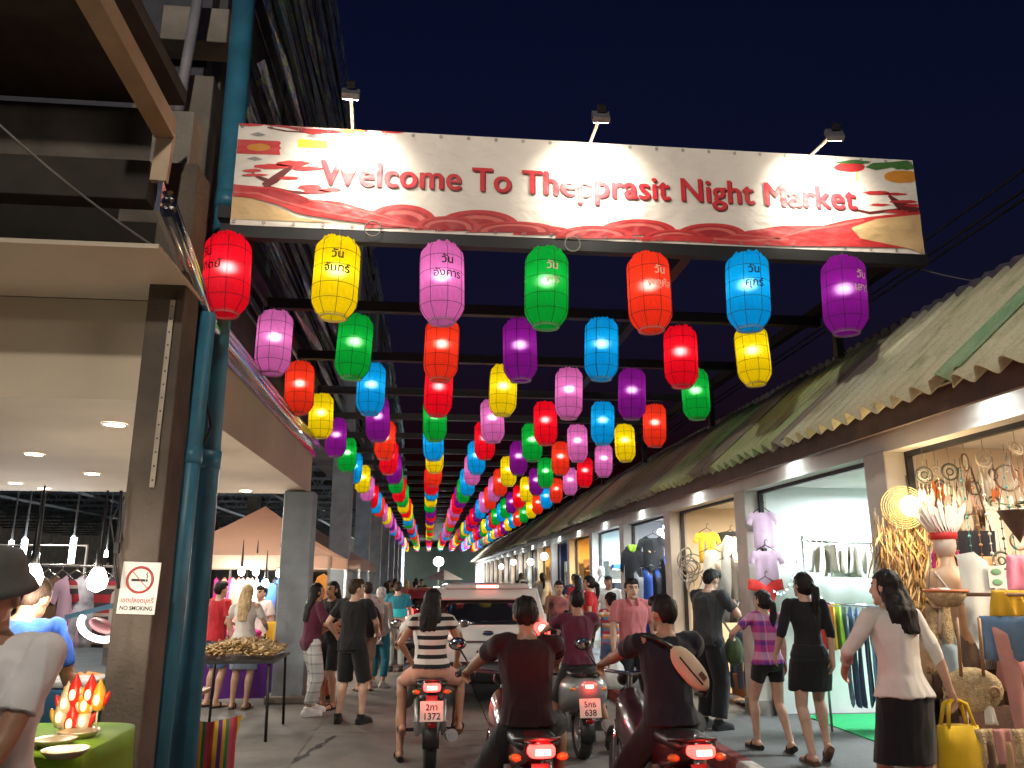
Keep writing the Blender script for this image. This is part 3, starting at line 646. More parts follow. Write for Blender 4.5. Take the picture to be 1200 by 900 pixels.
# the words
me = text_mesh('Welcome To Thepprasit Night Market', 0.30, 0.0, spacing=1.03)
xs = [v.co.x for v in me.vertices]; x0, x1 = min(xs), max(xs)
L0, L1 = bl(376, 205), bl(1003, 248)
cap0 = bl(690, 219)
def wmap(dx, dz, y): return lambda v: Vector((L0.x + (v.x - x0) / (x1 - x0) * (L1.x - L0.x) + dx, y, cap0.z + v.y * 1.03 + dz))
lt = MB(); [add_mesh(lt, me, wmap(0.010 + q * .0065, -0.011 + .003 * (q % 2), FY - .0106 - .0003 * q), 0) for q in (-1, 0, 1)]; lt.build('lettering_shadow', vinyl('maroon', (0.16, 0.012, 0.018)), ban)
lt = MB(); [add_mesh(lt, me, wmap(q * .0065, .003 * (q % 2), FY - .0122 - .0003 * q), 0) for q in (-1, 0, 1)]; lt.build('lettering', vinyl('letter_red', (0.60, 0.025, 0.035)), ban)
for i in range(26): pm.ring((bx0 - 1.31 + .03 + i * (bx1 - bx0 - .06) / 25, FY - .008, 0.03), (0, 1, 0), 0.011, 0.003, 10, 4, 8); pm.ring((bx0 - 1.31 + .03 + i * (bx1 - bx0 - .06) / 25, FY - .008, bz1 - bz0 - 0.024), (0, 1, 0), 0.011, 0.003, 10, 4, 8)  # eyelet rings along both edges, joined into the print mesh

pm.build('printed_picture', BM, ban)
# floodlights on bent arms over the banner
m_flood = emit('flood_face', (1, 0.93, 0.80), 60)
for (hx, hy, ax, ay, nm) in ((411, 110, 414, 148, 'above the word Welcome'), (704, 137, 690, 168, 'above the middle of the banner'), (978, 158, 946, 182, 'above the word Market')):
    h = at(hx, hy, 5.62); a = at(ax, ay, 6.2); a.z = 5.30
    t = thing('floodlight', 'small banner floodlight on a white bent arm ' + nm, 'floodlight', a, 0, 'floodlights over the banner')
    hv = h - a
    MB().tube([(0, 0, -.05), (0, 0, 0.03), hv * .75 + Vector((0, 0, .02)), hv], 0.014, 8).build('arm', pbr('arm_cream', (0.62, 0.52, 0.38), .5), t)
    d = (Vector((a.x, 6.1, 4.98)) - h).normalized(); q = d.to_track_quat('Y', 'Z').to_matrix()
    hb = MB().box(hv, (0.14, 0.05, 0.11), q); hb.build('lamp_housing', m_steel, t, bevel=.006)
    MB().box(hv + d * 0.028, (0.115, 0.006, 0.085), q).build('lamp_glass', m_flood, t)
    MB().box(hv - d * .05 + Vector((0, 0, .03)), (0.07, 0.05, 0.04), q).build('bracket', m_blackplastic, t, bevel=.004)
    lp = lamp('flood_light', 'SPOT', hv + d * 0.05, 88, (1, 0.90, 0.76), t, size=0.05, spot=R(112), blend=1.0); lp.rotation_euler = d.to_track_quat('-Z', 'Y').to_euler()

# cable loops under the banner
for (px, py) in ((437, 268), (671, 286)):
    c = at(px, py, 6.06); mb = MB().ring((0, 0, 0), (0, 1, 0), 0.065, 0.006, 20, 5); o = mb.build('cable_loop', m_cable, None, c); tag(o, 'thin grey cable loop below the banner near ' + ('its first wave print' if px < 500 else 'its middle'), 'cable', 'cable loops under the banner')

# ------------------------------------------------------------------ lights over the shops
m_led = emit('led_face', (0.9, 1.0, 0.97), 26)
sh_words = {0: 'over the dream catcher stall', 1: 'over the white denim shop', 2: 'over the shop of yellow and white dresses', 3: 'over the black shirt shop', 4: 'over the pale blue shop', 5: 'over the amber shop'}
EXTRA = 0
for i in range(NB):
    yc = (cols_y[i] + cols_y[i + 1]) / 2
    t = thing('shop_floodlight', 'white floodlight under the eave ' + (sh_words.get(i) or 'over the %s shop along the row' % ORD[i]), 'floodlight', (XF, yc, 2.9), 0, 'floodlights above the shop fronts')
    MB().box((-0.13, 0, -0.02), (0.12, 0.26, 0.035)).build('lamp_housing', m_steel, t, bevel=.006)
    MB().box((-0.13, 0, -0.0405), (0.10, 0.23, 0.005)).build('lamp_glass', m_led, t)
    MB().box((-0.04, 0.0, 0.0), (0.10, 0.03, 0.025)).build('bracket', m_blackplastic, t)
    if i < 12: lamp('led_light', 'AREA', (-0.15, 0, -0.055), 15, (0.88, 1, 0.97), t, size=.1, size_y=.22, rot=(0, R(38), 0))
    # the lamp inside the shop
    col = {0: (1, 0.80, 0.58), 1: (0.93, 1, 1), 2: (1, 0.84, 0.62), 3: (0.9, 0.95, 1), 4: (0.85, 0.97, 1), 5: (1, 0.66, 0.25), 6: (0.5, 0.6, 1), 7: (1, 0.66, 0.25)}.get(i) or rngb.choice([(1, 0.8, 0.6), (0.9, 1, 1), (1, 0.9, 0.8)])
    pw = {0: 85, 1: 105, 2: 95, 3: 70, 4: 240, 5: 150, 6: 22, 7: 130}.get(i, 120)
    t = thing('ceiling_lamp', 'ceiling light inside the ' + {0: 'dream catcher stall', 1: 'white denim shop', 2: 'shop of yellow and white dresses', 3: 'black shirt shop', 4: 'pale blue shop', 5: 'amber shop'}.get(i, '%s shop along the row' % ORD[i]), 'lamp', (XF + (1.45 if i == 1 else 1.1), yc + (.45 if i == 1 else -.2), 2.72), 0, 'ceiling lamps in the shops')
    MB().lathe([(0.16, 0), (0.16, -0.03), (0.13, -0.05)], seg=20).build('lamp_body', m_white, t)
    MB().lathe([(0.13, -0.05), (0.08, -0.062), (0.001, -0.066)], seg=20).build('diffuser', emit('diffuser_%d' % i, col, 9), t)
    lamp('shop_light', 'AREA', (0, 0, -0.08), pw, col, t, size=0.5, rot=(0, 0, 0))

# two fill lamps added out of view: one for the roofs, one for fronts
for k, (x, y, z, w, tg) in enumerate(((-1.5, -2.7, 6.5, 330, (4.6, 7.0, 3.4)), (-1.0, -8.5, 5.8, 95, (0, 5, 1.5)))):
    t = thing('street_lamp', ['added tall fill lamp with a curved arm beside the viewer', 'added shorter fill lamp on the plaza behind the viewer'][k], 'street lamp', (x, y, 0))
    MB().tube([(0, 0, 0), (0, 0, z - .5), (0, .1, z - .1), (0, .5, z + .1), (0, .9, z + .1)], [.07, .05, .045, .04, .035], 10).build('pole', m_steel, t)
    MB().box((0, 1.1, z + .08), (.22, .5, .07)).build('lamp_head', m_steel, t, bevel=.02); MB().box((0, 1.1, z + .04), (.17, .42, .012)).build('lamp_glass', emit('street_glass', (1, .93, .84), 12), t)
    lo = lamp('street_light', 'AREA', (0, 1.1, z + .02), w, (1, .90, .78), t, size=.18, size_y=.42); lo.rotation_euler = (Vector(tg) - Vector((x, y + 1.1, z))).to_track_quat('-Z', 'Y').to_euler()
# ------------------------------------------------------------------ pipes, sign, cables on the left pillar
mb = MB()
for z in (0, ): pass
pB0, pB1 = at(214, 890, 6.42), at(286, 0, 6.42)
dv = (pB1 - pB0); base = pB0 + dv * ((0 - pB0.z) / dv.z); top = pB0 + dv * ((7.6 - pB0.z) / dv.z)
t = thing('drain_pipe', 'thick blue drain pipe, street side of the pair beside the bare pillar', 'pipe', base)
MB().tube([(0, 0, 0), top - base], 0.098, 22).build('pipe', m_bluepipe, t)
for z in (2.55, 4.75):
    c = base + dv * ((z - base.z) / dv.z) - base; MB().tube([c - Vector((0, 0, .07)), c + Vector((0, 0, .07))], 0.106, 22).build('collar', m_bluepipe, t)
pA0, pA1 = at(186, 890, 5.96), at(222, 560, 5.96); pA0.z -= 0
dv = (pA1 - pA0); base = pA0 + dv * ((0 - pA0.z) / dv.z); top = pA0 + dv * ((3.6 - pA0.z) / dv.z)
t = thing('drain_pipe', 'thinner blue drain pipe against the edge of the bare pillar', 'pipe', base)
MB().tube([(0, 0, 0), top - base], 0.066, 20).build('pipe', m_bluepipe, t)
c = (top - base) * (2.52 / 3.6); MB().tube([c - Vector((0, 0, .06)), c + Vector((0, 0, .06))], 0.073, 20).build('collar', m_bluepipe, t)
# perforated steel strip
a, b = at(203, 352, 5.48), at(178, 571, 5.48)
mb = MB().bar(a, b, 0.032, 0.012, up=Vector((0, 1, 0)))
for i in range(14): p = a.lerp(b, (i + .5) / 14); mb.tube([p + Vector((0, -.0055, 0)), p + Vector((0, -.0075, 0))], 0.006, 8, 1)
o = mb.build('steel_strip', [pbr('strip_steel', (0.42, 0.36, 0.28), .45, .4), m_black]); tag(o, 'narrow pale steel strip fixed upright on the bare pillar', 'strip')
# no-smoking plate
c = at(163, 689, 5.49); t = thing('no_smoking_sign', 'white no smoking plate with a red ring on the bare pillar', 'sign', c); t.rotation_euler = (0, R(2.0), 0)
MB().box((0, 0, 0), (0.235, 0.008, 0.325)).build('plate', pbr('plate_white', (0.60, 0.55, 0.50), .45, 0, .1), t, bevel=.002)
m_signred = pbr('sign_red', (0.42, 0.03, 0.025), .5)
rg = MB().ring((0, -0.0065, 0.05), (0, 1, 0), 0.078, 0.0075, 32, 4); rg.bar((-0.054, -.0068, 0.104), (0.054, -.0068, -0.004), 0.004, 0.014, up=Vector((0, 1, 0))); 
rg.v = [Vector((v.x, -0.0045 + (v.y + .0065) * .25 - .002, v.z)) for v in rg.v]; rg.build('ring_mark', m_signred, t)
cg = MB().box((-0.01, -.0055, 0.048), (0.085, .002, 0.015)); cg.box((0.042, -.0055, 0.048), (0.012, .002, 0.015))
cg.tube([(0.04, -.0055, 0.062), (0.046, -.0055, 0.075), (0.036, -.0055, 0.085), (0.044, -.0055, 0.097)], 0.003, 5); cg.build('cigarette_mark', m_ink, t)
for txt, z, s_, mt, nm in (('เขตปลอดบุหรี่', -0.078, 0.042, m_signred, 'lettering'), ('NO SMOKING', -0.126, 0.036, m_ink, 'lettering')):
    me = text_mesh(txt, s_, 0.0008); mb = MB(); xs = [v.co.x for v in me.vertices]; k = min(1, 0.2 / (max(xs) - min(xs))); add_mesh(mb, me, lambda v: Vector((v.x * k, -0.0055, z + v.y))); mb.build(nm, mt, t)
# cables
def sag(a, b, s_, n=20): return [a.lerp(b, i / n) - Vector((0, 0, s_ * 4 * (i / n) * (1 - i / n))) for i in range(n + 1)]
o = MB().tube(sag(at(-60, 90, 4.3), at(192, 296, 5.45), 0.06), 0.008, 6).build('overhead_cable', m_cable); tag(o, 'pale cable running down from the upper floor to the bare pillar', 'cable')
o = MB().tube(sag(at(192, 298, 5.47), at(245, 252, 6.35), 0.02), 0.006, 6).build('tie_wire', m_cable); tag(o, 'short tie wire from the bare pillar to the banner frame', 'cable')
mb = MB(); mb.tube([at(240, 262, 6.2), at(243, 330, 6.2), at(237, 400, 6.2), at(240, 460, 6.2), at(247, 500, 6.2), at(238, 520, 6.2), at(232, 545, 6.2)], 0.013, 7); mb.tube([at(233, 380, 6.22), at(236, 440, 6.22), at(242, 482, 6.22)], 0.008, 6)
o = mb.build('power_cable', m_blackcable); tag(o, 'black power cables hanging between the two blue pipes', 'cable')
mb = MB().tube([at(142, 575, 5.42), at(140, 620, 5.42), at(134, 655, 5.42), at(139, 690, 5.42)], 0.01, 6); mb.tube([at(146, 582, 5.42), at(130, 610, 5.42), at(134, 640, 5.42)], 0.006, 6)
mb.box(at(137, 642, 5.42), (.03, .03, .07)); o = mb.build('socket_cable', m_blackcable); tag(o, 'black hanging cable with a socket beside the bare pillar', 'cable')
for (x0, y0, x1, y1, lab) in ((1050, 305, 1150, 330, 'pale stay wire from the banner frame end to the shop roof'),):
    o = MB().tube(sag(at(x0, y0, 6.3), at(x1, y1, 6.3), .03), .005, 5).build('stay_wire', m_cable); tag(o, lab, 'cable')
for k, (z0, x) in enumerate(((6.0, 6.6), (6.3, 6.9), (6.75, 7.2))):
    o = MB().tube(sag(Vector((x, 1, z0)), Vector((x, 66, z0)), .5, 40), 0.018, 6).build('power_line', m_blackcable); tag(o, ['lowest', 'middle', 'topmost'][k] + ' of three black power lines above the shop roof', 'power line', 'power lines above the shop roof')

# ------------------------------------------------------------------ downlights in the canopy
m_down = emit('downlight_face', (1, 0.95, 0.86), 22)
ddesc = ['nearest the bare pillar', 'nearest the street in the second line', 'third back beside the bare pillar', 'fourth, deep under the canopy', 'between the pillars by the gazebo', 'far inside beside the tube lamps']
for i, (px, py) in enumerate(((134, 497), (40, 532), (108, 555), (52, 572), (288, 575), (18, 566))):
    p = atz(px, py, 2.898); t = thing('downlight', 'round recessed canopy downlight ' + ddesc[i], 'downlight', p, 0, 'downlights in the cream canopy')
    MB().lathe([(0.10, 0.0), (0.105, -0.008), (0.085, -0.010)], seg=24).build('trim_ring', m_white, t)
    MB().lathe([(0.085, -0.006), (0.001, -0.007)], seg=24).build('lens', m_down, t)
    lamp('down_light', 'AREA', (0, 0, -0.02), 30, (1, 0.90, 0.76), t, size=0.16)
# vertical tube lamps and bulbs in the hall behind
m_tube = emit('tube_white', (0.85, 0.95, 1.0), 9)
for i, (px, py0, py1, Y) in enumerate(((26, 632, 656, 15), (38, 646, 662, 19), (43, 648, 660, 22), (83, 630, 660, 15), (124, 646, 653, 22), (10, 634, 660, 17.5))):
    a = at(px, py1, Y); b = at(px, py0, Y)
    t = thing('tube_lamp', 'upright white tube lamp in the dark hall ' + ['beside the bucket hat', 'left behind the bald head', 'smallest of three close together', 'longest, in front of the hall column', 'short one by the bare pillar', 'hidden edge one by the hat crown'][i], 'lamp', a, 0, 'upright tube lamps in the hall')
    lamp('tube_light', 'POINT', (0, -.2, (b - a).z / 2), 60, (.85, .95, 1), t, size=.2)
    L = (b - a).z; MB().tube([(0, 0, 0), (0, 0, L)], 0.05 if Y < 18 else .045, 10).build('tube', m_tube, t); MB().tube([(0, 0, L), (0, 0, L + .06), (0, 0, 4.3 - a.z)], [0.05, .02, .012], 8).build('hanger', m_steel, t)
t = thing('ring_lamp', 'big glowing curved stall lamp on a blue arm beside the bare pillar', 'lamp', at(117, 735, 6.4))
q = Matrix.Rotation(R(24), 3, 'Y') @ Matrix.Rotation(R(-38), 3, 'X')
mb = MB(); n = 22; pts = [q @ Vector((0.15 * math.cos(math.pi * (1.0 + k / n)), 0, 0.11 * math.sin(math.pi * (1.0 + k / n)) + .02)) for k in range(n + 1)]
mb.tube(pts, 0.024, 8); mb.build('lamp_tube', emit('ring_glow', (1, 0.92, 0.8), 5), t)
MB().ell((0, .03, 0.01), (0.10, .04, .05), q).build('shade', pbr('lamp_pink', (0.30, .12, .14), .4), t)
MB().bar((-0.25, 0, 0.07), (0.1, 0.02, 0.16), .02, .035).build('arm', pbr('arm_blue', (0.10, .22, .33), .5), t)
lamp('ring_light', 'POINT', (0, -0.1, -0.35), 4, (1, 0.88, .7), t, size=.1)

# street lamp at the end of the street
p = at(514, 658, 58); t = thing('street_lamp', 'bright white street lamp on a thin pole at the end of the street', 'street lamp', (p.x, p.y, 0))
MB().tube([(0, 0.1, 0), (0, 0.1, p.z + .15), (0, 0, p.z + .2)], .05, 8).build('pole', m_steel, t); MB().ell((0, 0, p.z), (.36, .2, .33)).build('lamp_head', emit('street_lamp_glow', (.95, 1, 1), 12), t)
p = at(520, 674, 46); t = thing('parasol', 'white square market parasol at the far end of the street', 'parasol', (p.x, p.y, 0))
MB().lathe([(1.1, p.z - .25), (.05, p.z + .3)], seg=4, smooth=False).build('canopy', pbr('parasol_white', (.8, .8, .78), .7), t); MB().tube([(0, 0, 0), (0, 0, p.z + .2)], .03, 8).build('pole', m_steel, t)
lamp('street_light', 'POINT', at(514, 662, 57), 2200, (.95, 1, 1), None, size=.3)
# ------------------------------------------------------------------ people
def remesh(mb, voxel, smooth_it=3, name='body'):
    me = bpy.data.meshes.new('tmp'); me.from_pydata([tuple(v) for v in mb.v], [], mb.f); o = bpy.data.objects.new('tmp', me); COL.objects.link(o)
    md = o.modifiers.new('r', 'REMESH'); md.mode = 'VOXEL'; md.voxel_size = voxel; md.use_smooth_shade = True
    if smooth_it: sm = o.modifiers.new('s', 'SMOOTH'); sm.factor = .5; sm.iterations = smooth_it
    bpy.context.view_layer.update(); dg = bpy.context.evaluated_depsgraph_get()
    out = bpy.data.meshes.new_from_object(o.evaluated_get(dg)); bpy.data.objects.remove(o); bpy.data.meshes.remove(me); out.name = name
    out.polygons.foreach_set('use_smooth', [True] * len(out.polygons)); return out
def ruffle(me, amp, freq=9.0, seed=0, stretch=(1, 1, .35)):
    me.update(); nr = [v.normal.copy() for v in me.vertices]
    for v, n in zip(me.vertices, nr):
        c = v.co; q = Vector((c.x * freq * stretch[0] + seed, c.y * freq * stretch[1], c.z * freq * stretch[2]))
        d = mnoise.noise(q) * .7 + mnoise.noise(q * 2.3) * .35 + (1 - abs(mnoise.noise(q * 1.3 + Vector((5, 3, 1))))) ** 6 * .5 - .25
        v.co = c + n * d * amp
    me.update()
def link_mesh(me, name, mats, parent):
    for m in (mats if isinstance(mats, (list, tuple)) else [mats]): me.materials.append(m)
    o = bpy.data.objects.new(name, me); COL.objects.link(o); o.parent = parent; return o
def cone(mb, a, b, ra, rb, seg=14, round_=True):
    a, b = Vector(a), Vector(b); mb.tube([a, b], [ra, rb], seg)
    if round_: mb.ell(a, ra, None, seg, 8); mb.ell(b, rb, None, seg, 8)
def ik(a, t, l1, l2, hint):
    d = t - a; L = min(d.length, (l1 + l2) * .995); d.normalize(); t = a + d * L
    ca = max(-1, min(1, (l1 * l1 + L * L - l2 * l2) / (2 * l1 * L))); h = hint - d * hint.dot(d)
    h = h.normalized() if h.length > 1e-5 else d.orthogonal().normalized()
    return a + d * (l1 * ca) + h * (l1 * math.sqrt(max(0, 1 - ca * ca))), t
SKIN = {'tan': (0.34, 0.18, 0.11), 'light': (0.48, 0.29, 0.21), 'dark': (0.20, 0.10, 0.06)}
m_lips = pbr('lips', (0.28, 0.09, 0.075), .5); m_eye = pbr('eye_dark', (0.02, 0.015, 0.013), .25); m_brow = pbr('brow', (0.03, 0.02, 0.016), .8)
def skin(k): return pbr('skin_' + k, SKIN[k], .5, 0, .12, 14, .08, 120)
def hair_m(k):
    c = {'black': (0.010, 0.008, 0.008), 'brown': (0.035, 0.02, 0.013), 'blond': (0.50, 0.36, 0.20), 'white': (0.55, 0.52, 0.50)}[k]
    if 'hair_' + k in MATS: return MATS['hair_' + k]
    m = pbr('hair_' + k, c, .55, 0, .35, 25, 0, spec=.22); n = m.node_tree.nodes; l = m.node_tree.links; p = n['Principled BSDF']
    tc = n.new('ShaderNodeTexCoord'); mp = n.new('ShaderNodeMapping'); mp.inputs['Scale'].default_value = (130, 130, 9); nz = n.new('ShaderNodeTexNoise'); nz.inputs['Scale'].default_value = 1.0; nz.inputs['Detail'].default_value = 2
    l.new(tc.outputs['Object'], mp.inputs[0]); l.new(mp.outputs[0], nz.inputs[0]); bp = n.new('ShaderNodeBump'); bp.inputs['Strength'].default_value = .6; bp.inputs['Distance'].default_value = .008; l.new(nz.outputs[0], bp.inputs['Height']); l.new(bp.outputs[0], p.inputs['Normal']); return m

def person(label, loc, rotz, h=1.65, pose=None, top=None, bottom=None, shoes=None, hair='short', hair_col='black', skin_k='tan', sex='m', vox=.012, stout=1.0, group=None, hat=None, fingers=True):
    """local frame: feet at the origin, facing +Y, right hand at +X; measurements for a 1.72 m figure, scaled to h"""
    t = thing('person', label, 'person', loc, rotz, group); s = h / 1.72; po = dict(pose or {})
    fem = sex == 'f'
    def tv(k, d): v = po.get(k); return Vector(v) / s if v is not None else Vector(d)
    pel = tv('pelvis', (0, 0, .93)); lean = R(po.get('lean', 2)); side = R(po.get('side', 0)); tw = R(po.get('twist', 0)); curl = po.get('slump', 0)
    ptw = R(po.get('hip_twist', 0))
    Rt = Matrix.Rotation(tw, 3, 'Z') @ Matrix.Rotation(side, 3, 'Y') @ Matrix.Rotation(-lean, 3, 'X')
    Rp = Matrix.Rotation(ptw, 3, 'Z') @ Matrix.Rotation(side * .3, 3, 'Y') @ Matrix.Rotation(-lean * .45, 3, 'X')
    sw = (.165 if fem else .190) * (1 + (stout - 1) * .6)
    hw = .088
    up = Rt @ Vector((0, 0, 1)); fw = Rt @ Vector((0, 1, 0)); rt = Rt @ Vector((1, 0, 0))
    spine = lambda q: pel + (Rp @ Vector((0, 0, min(q, .2)))) + up * max(0, q - .2) + fw * (-curl * max(0, q - .1) * .4)
    neck = spine(.53); shoulder = {sd: spine(.485) + rt * (sd * sw) for sd in (-1, 1)}
    hy, hp = R(po.get('head_yaw', 0)), R(po.get('head_pitch', 0))
    Rh = Rt @ Matrix.Rotation(hy, 3, 'Z') @ Matrix.Rotation(hp + lean * .75, 3, 'X')
    hc = neck + up * .04 + (Rh @ Vector((0, 0.012, 0.095)))
    body = MB()
    W_ = stout
    # torso as stacked ellipses
    def ringl(c, M3, rx_, ry_, n=18): return [c + M3 @ Vector((rx_ * math.cos(2 * math.pi * k / n), ry_ * math.sin(2 * math.pi * k / n), 0)) for k in range(n)]
    tor = [(-.10, .10, .085, Rp), (-.05, .158, .115, Rp), (.02, .165 if not fem else .172, .118, Rp), (.12, .145 if not fem else .128, .103, Rp), (.22, .142 if not fem else .118, .098, Rt), (.34, .162 if not fem else .140, .108, Rt), (.42, .170 if not fem else .148, .105, Rt), (.475, .155 if not fem else .135, .085, Rt), (.515, .09, .066, Rt), (.545, .055, .055, Rt)]
    def torso(mb, grow=0.0, q0=-9, q1=9, flare=0.0):
        sel = [(q, a * W_ + grow, b * W_ ** 1.3 + grow, m3) for q, a, b, m3 in tor if q0 <= q <= q1]
        if q0 > -9 and sel[0][0] > q0: q, a, b, m3 = sel[0]; sel = [(q0, a + flare, b + flare, m3)] + sel
        mb.loft([ringl(spine(q) + m3 @ Vector((0, (-.012 if q < .1 else 0), 0)), m3, a, b) for q, a, b, m3 in sel])
    torso(body)
    cone(body, neck - up * .04, hc - Rh @ Vector((0, .015, .03)), .058, .052)
    # head
    body.ell(hc + Rh @ Vector((0, -.008, .018)), (.076, .095, .100), Rh, 20, 14); body.ell(hc + Rh @ Vector((0, .022, -.045)), (.060, .070, .072), Rh, 16, 12); body.ell(hc + Rh @ Vector((0, .075, -.095)), (.026, .02, .018), Rh)
    body.ell(hc + Rh @ Vector((0, .098, -.020)), (.014, .020, .020), Rh); cone(body, hc + Rh @ Vector((0, .088, .022)), hc + Rh @ Vector((0, .106, -.018)), .009, .012, 10)
    body.ell(hc + Rh @ Vector((0, .082, .034)), (.040, .012, .010), Rh); body.ell(hc + Rh @ Vector((0, .088, -.055)), (.024, .012, .010), Rh)
    for sd in (-1, 1): body.ell(hc + Rh @ Vector((sd * .079, -.006, -.008)), (.011, .020, .032), Rh)
    # arms
    A1, A2 = .275, .245; arm = {}
    for sd, nm in ((-1, 'L'), (1, 'R')):
        tgt = tv('hand' + nm, spine(0) + rt * (sd * (sw + .09)) + fw * .05 + Vector((0, 0, -.075)))
        hint = Vector(po.get('elbow' + nm, (sd * .5, -1, -.2)))
        el, wr = ik(shoulder[sd], tgt, A1, A2, hint); arm[sd] = (shoulder[sd], el, wr)
        f = 0.9 if fem else 1.0
        body.tube([neck - up * .045 + rt * (sd * .02), shoulder[sd] - rt * (sd * .05) + up * .008, shoulder[sd]], [.045, .048 * f, .05 * f], 12); body.ell(shoulder[sd], .051 * f); body.tube([shoulder[sd], shoulder[sd].lerp(el, .4), el], [.053 * f * W_, .048 * f, .039 * f], 14); body.ell(el, .039 * f)
        body.tube([el, el.lerp(wr, .3), wr], [.039 * f, .041 * f, .026 * f], 14)
        d = (wr - el).normalized(); pn = Vector(po.get('palm' + nm, (-sd, 0, 0))); pn = (pn - d * pn.dot(d)).normalized(); w = d.cross(pn).normalized()
        if w.dot(fw) < 0 and not po.get('thumbflip'): w = -w
        hd = (d * 1.0 + pn * po.get('wristbend', 0)).normalized()
        body.ell(wr + hd * .045, (.040, .052, .017), Matrix((w, hd, w.cross(hd))).transposed(), 14, 9); cone(body, wr, wr + hd * .03, .026, .024, 12)
        cu = R(po.get('grip', 25)); rfin = .0085 if vox > .008 else .0078
        for i in range(4):
            off = .029 - .0195 * i; b0 = wr + hd * (.082 - .004 * abs(i - 1)) + w * off; l1, l2 = ((.040, .036), (.045, .040), (.041, .037), (.032, .028))[i]
            ax = w; spread = Matrix.Rotation(0.06 * (1.5 - i), 3, pn)
            d1 = (Quaternion(ax, cu).to_matrix() @ hd); d1 = d1 if d1.dot(pn) > hd.dot(pn) else Quaternion(ax, -cu).to_matrix() @ hd; sg = 1 if (Quaternion(ax, cu).to_matrix() @ hd).dot(pn) > 0 else -1
            d2 = Quaternion(ax, sg * cu * 2.0).to_matrix() @ hd; k1 = b0 + d1 * l1; k2 = k1 + d2 * l2
            body.tube([b0 - hd * .025, b0, k1, k2], [rfin, rfin, rfin * .95, rfin * .8], 8); body.ell(k2, rfin * .8, None, 8, 6)
        tb = wr + hd * .028 + w * .030; tk = tb + (hd * .6 + w * .7 + pn * .35).normalized() * .036; te = tk + (hd * .85 + w * .2 + pn * .5).normalized() * .03
        body.tube([wr + hd * .02 + w * .01, tb, tk, te], [.016, .013, .010, .008], 8); body.ell(te, .008, None, 8, 6)
    # legs
    L1, L2 = .43, .41; leg = {}
    for sd, nm in ((-1, 'L'), (1, 'R')):
        hip = pel + Rp @ Vector((sd * hw, 0, -.02)); ft = tv('foot' + nm, (sd * .10, 0, .085)); hint = Vector(po.get('knee' + nm, (sd * .12, 1, 0)))
        kn, an = ik(hip, ft, L1, L2, hint); leg[sd] = (hip, kn, an)
        body.tube([hip, hip.lerp(kn, .4), kn], [.088 * W_, .076 * W_, .054], 16); body.ell(hip, .088 * W_, None, 14, 9); body.ell(kn, .054, None, 14, 9)
        sh = (an - kn).normalized(); bk = (sh.cross(Vector((1, 0, 0)))); bk = bk if bk.y < 0 else -bk
        body.tube([kn, kn.lerp(an, .28) + bk * .014, kn.lerp(an, .7), an], [.052, .056, .040, .035], 14); body.ell(an, .036)
        ta = R(po.get('toe' + nm, -sd * 8)); tp = R(po.get('pitch' + nm, 0)); Rf = Matrix.Rotation(ta, 3, 'Z') @ Matrix.Rotation(tp, 3, 'X')
        hl_ = an + Rf @ Vector((0, -.045, -.045)); ball = an + Rf @ Vector((0, .11, -.058)); toe = an + Rf @ Vector((0, .165, -.065))
        body.tube([hl_, an + Rf @ Vector((0, .03, -.04)), ball, toe], [.032, .038, .030, .020], 12); body.ell(hl_, .033, None, 12, 8); body.ell(ball, (.042, .045, .026), Rf); body.ell(toe, (.036, .028, .02), Rf)
        leg[sd] = (hip, kn, an, Rf)
    for m_ in (body,): m_.v = [v * s for v in m_.v]
    me = remesh(body, vox, 2)
    sk = skin(skin_k); mats = [sk, m_lips, m_eye, m_brow]
    for m_ in mats: me.materials.append(m_)
    Rhi = Rh.transposed()
    for p_ in me.polygons:
        q = Rhi @ (p_.center / s - hc)
        if q.y > .05:
            if abs(q.x) < .024 and -.064 < q.z < -.050: p_.material_index = 1
            for sd in (-1, 1):
                if ((q.x - sd * .031) / .015) ** 2 + ((q.z - .012) / .0075) ** 2 < 1: p_.material_index = 2
                if ((q.x - sd * .033) / .020) ** 2 + ((q.z - .030) / .0045) ** 2 < 1: p_.material_index = 3
    bo = bpy.data.objects.new('body', me); COL.objects.link(bo); bo.parent = t
    seed = (hash(label) if False else sum(map(ord, label))) % 50
    cv = max(.011, vox)
    def cloth_mesh(mb, name, mat_, amp=.007, freq=9, it=2):
        mb.v = [v * s for v in mb.v]; m2 = remesh(mb, cv, it, name); ruffle(m2, amp, freq, seed); return link_mesh(m2, name, mat_, t)
    # clothes: top = (kind, material, sleeve 0..2, hem) ; bottom = (kind, material, length 0..2)
    if top:
        kind, mt, sl, hem = top[:4]; mb = MB(); g = .012 if kind == 'dress' else .019
        torso(mb, g, hem, .52, 0 if kind == 'dress' else .014)
        for sd in (-1, 1):
            a, e, w = arm[sd]; f = .9 if fem else 1; full = A1 + A2
            inn = a - rt * (sd * .07) + up * .012
            if sl <= 0: mb.ell(a - rt * (sd * .035), .056 * f); continue
            if sl <= 1: c = a.lerp(e, sl); mb.tube([a, c], [.060 * f * W_, .060 * f + .005], 16); mb.ell(a, .060 * f * W_); mb.tube([neck - up * .05 + rt * (sd * .03), inn, a], [.055, .058 * f, .057 * f], 14)
            else: c = e.lerp(w, sl - 1); mb.tube([a, e], [.060 * f, .053 * f], 16); mb.ell(a, .060 * f); mb.tube([neck - up * .05 + rt * (sd * .03), inn, a], [.055, .058 * f, .057 * f], 14); mb.ell(e, .053 * f); mb.tube([e, c], [.053 * f, .041 * f], 16)
        name = kind; cloth_mesh(mb, name, mt, .017 if kind != 'dress' else .011, 7.5)
        if kind == 'shirt_collar': pass
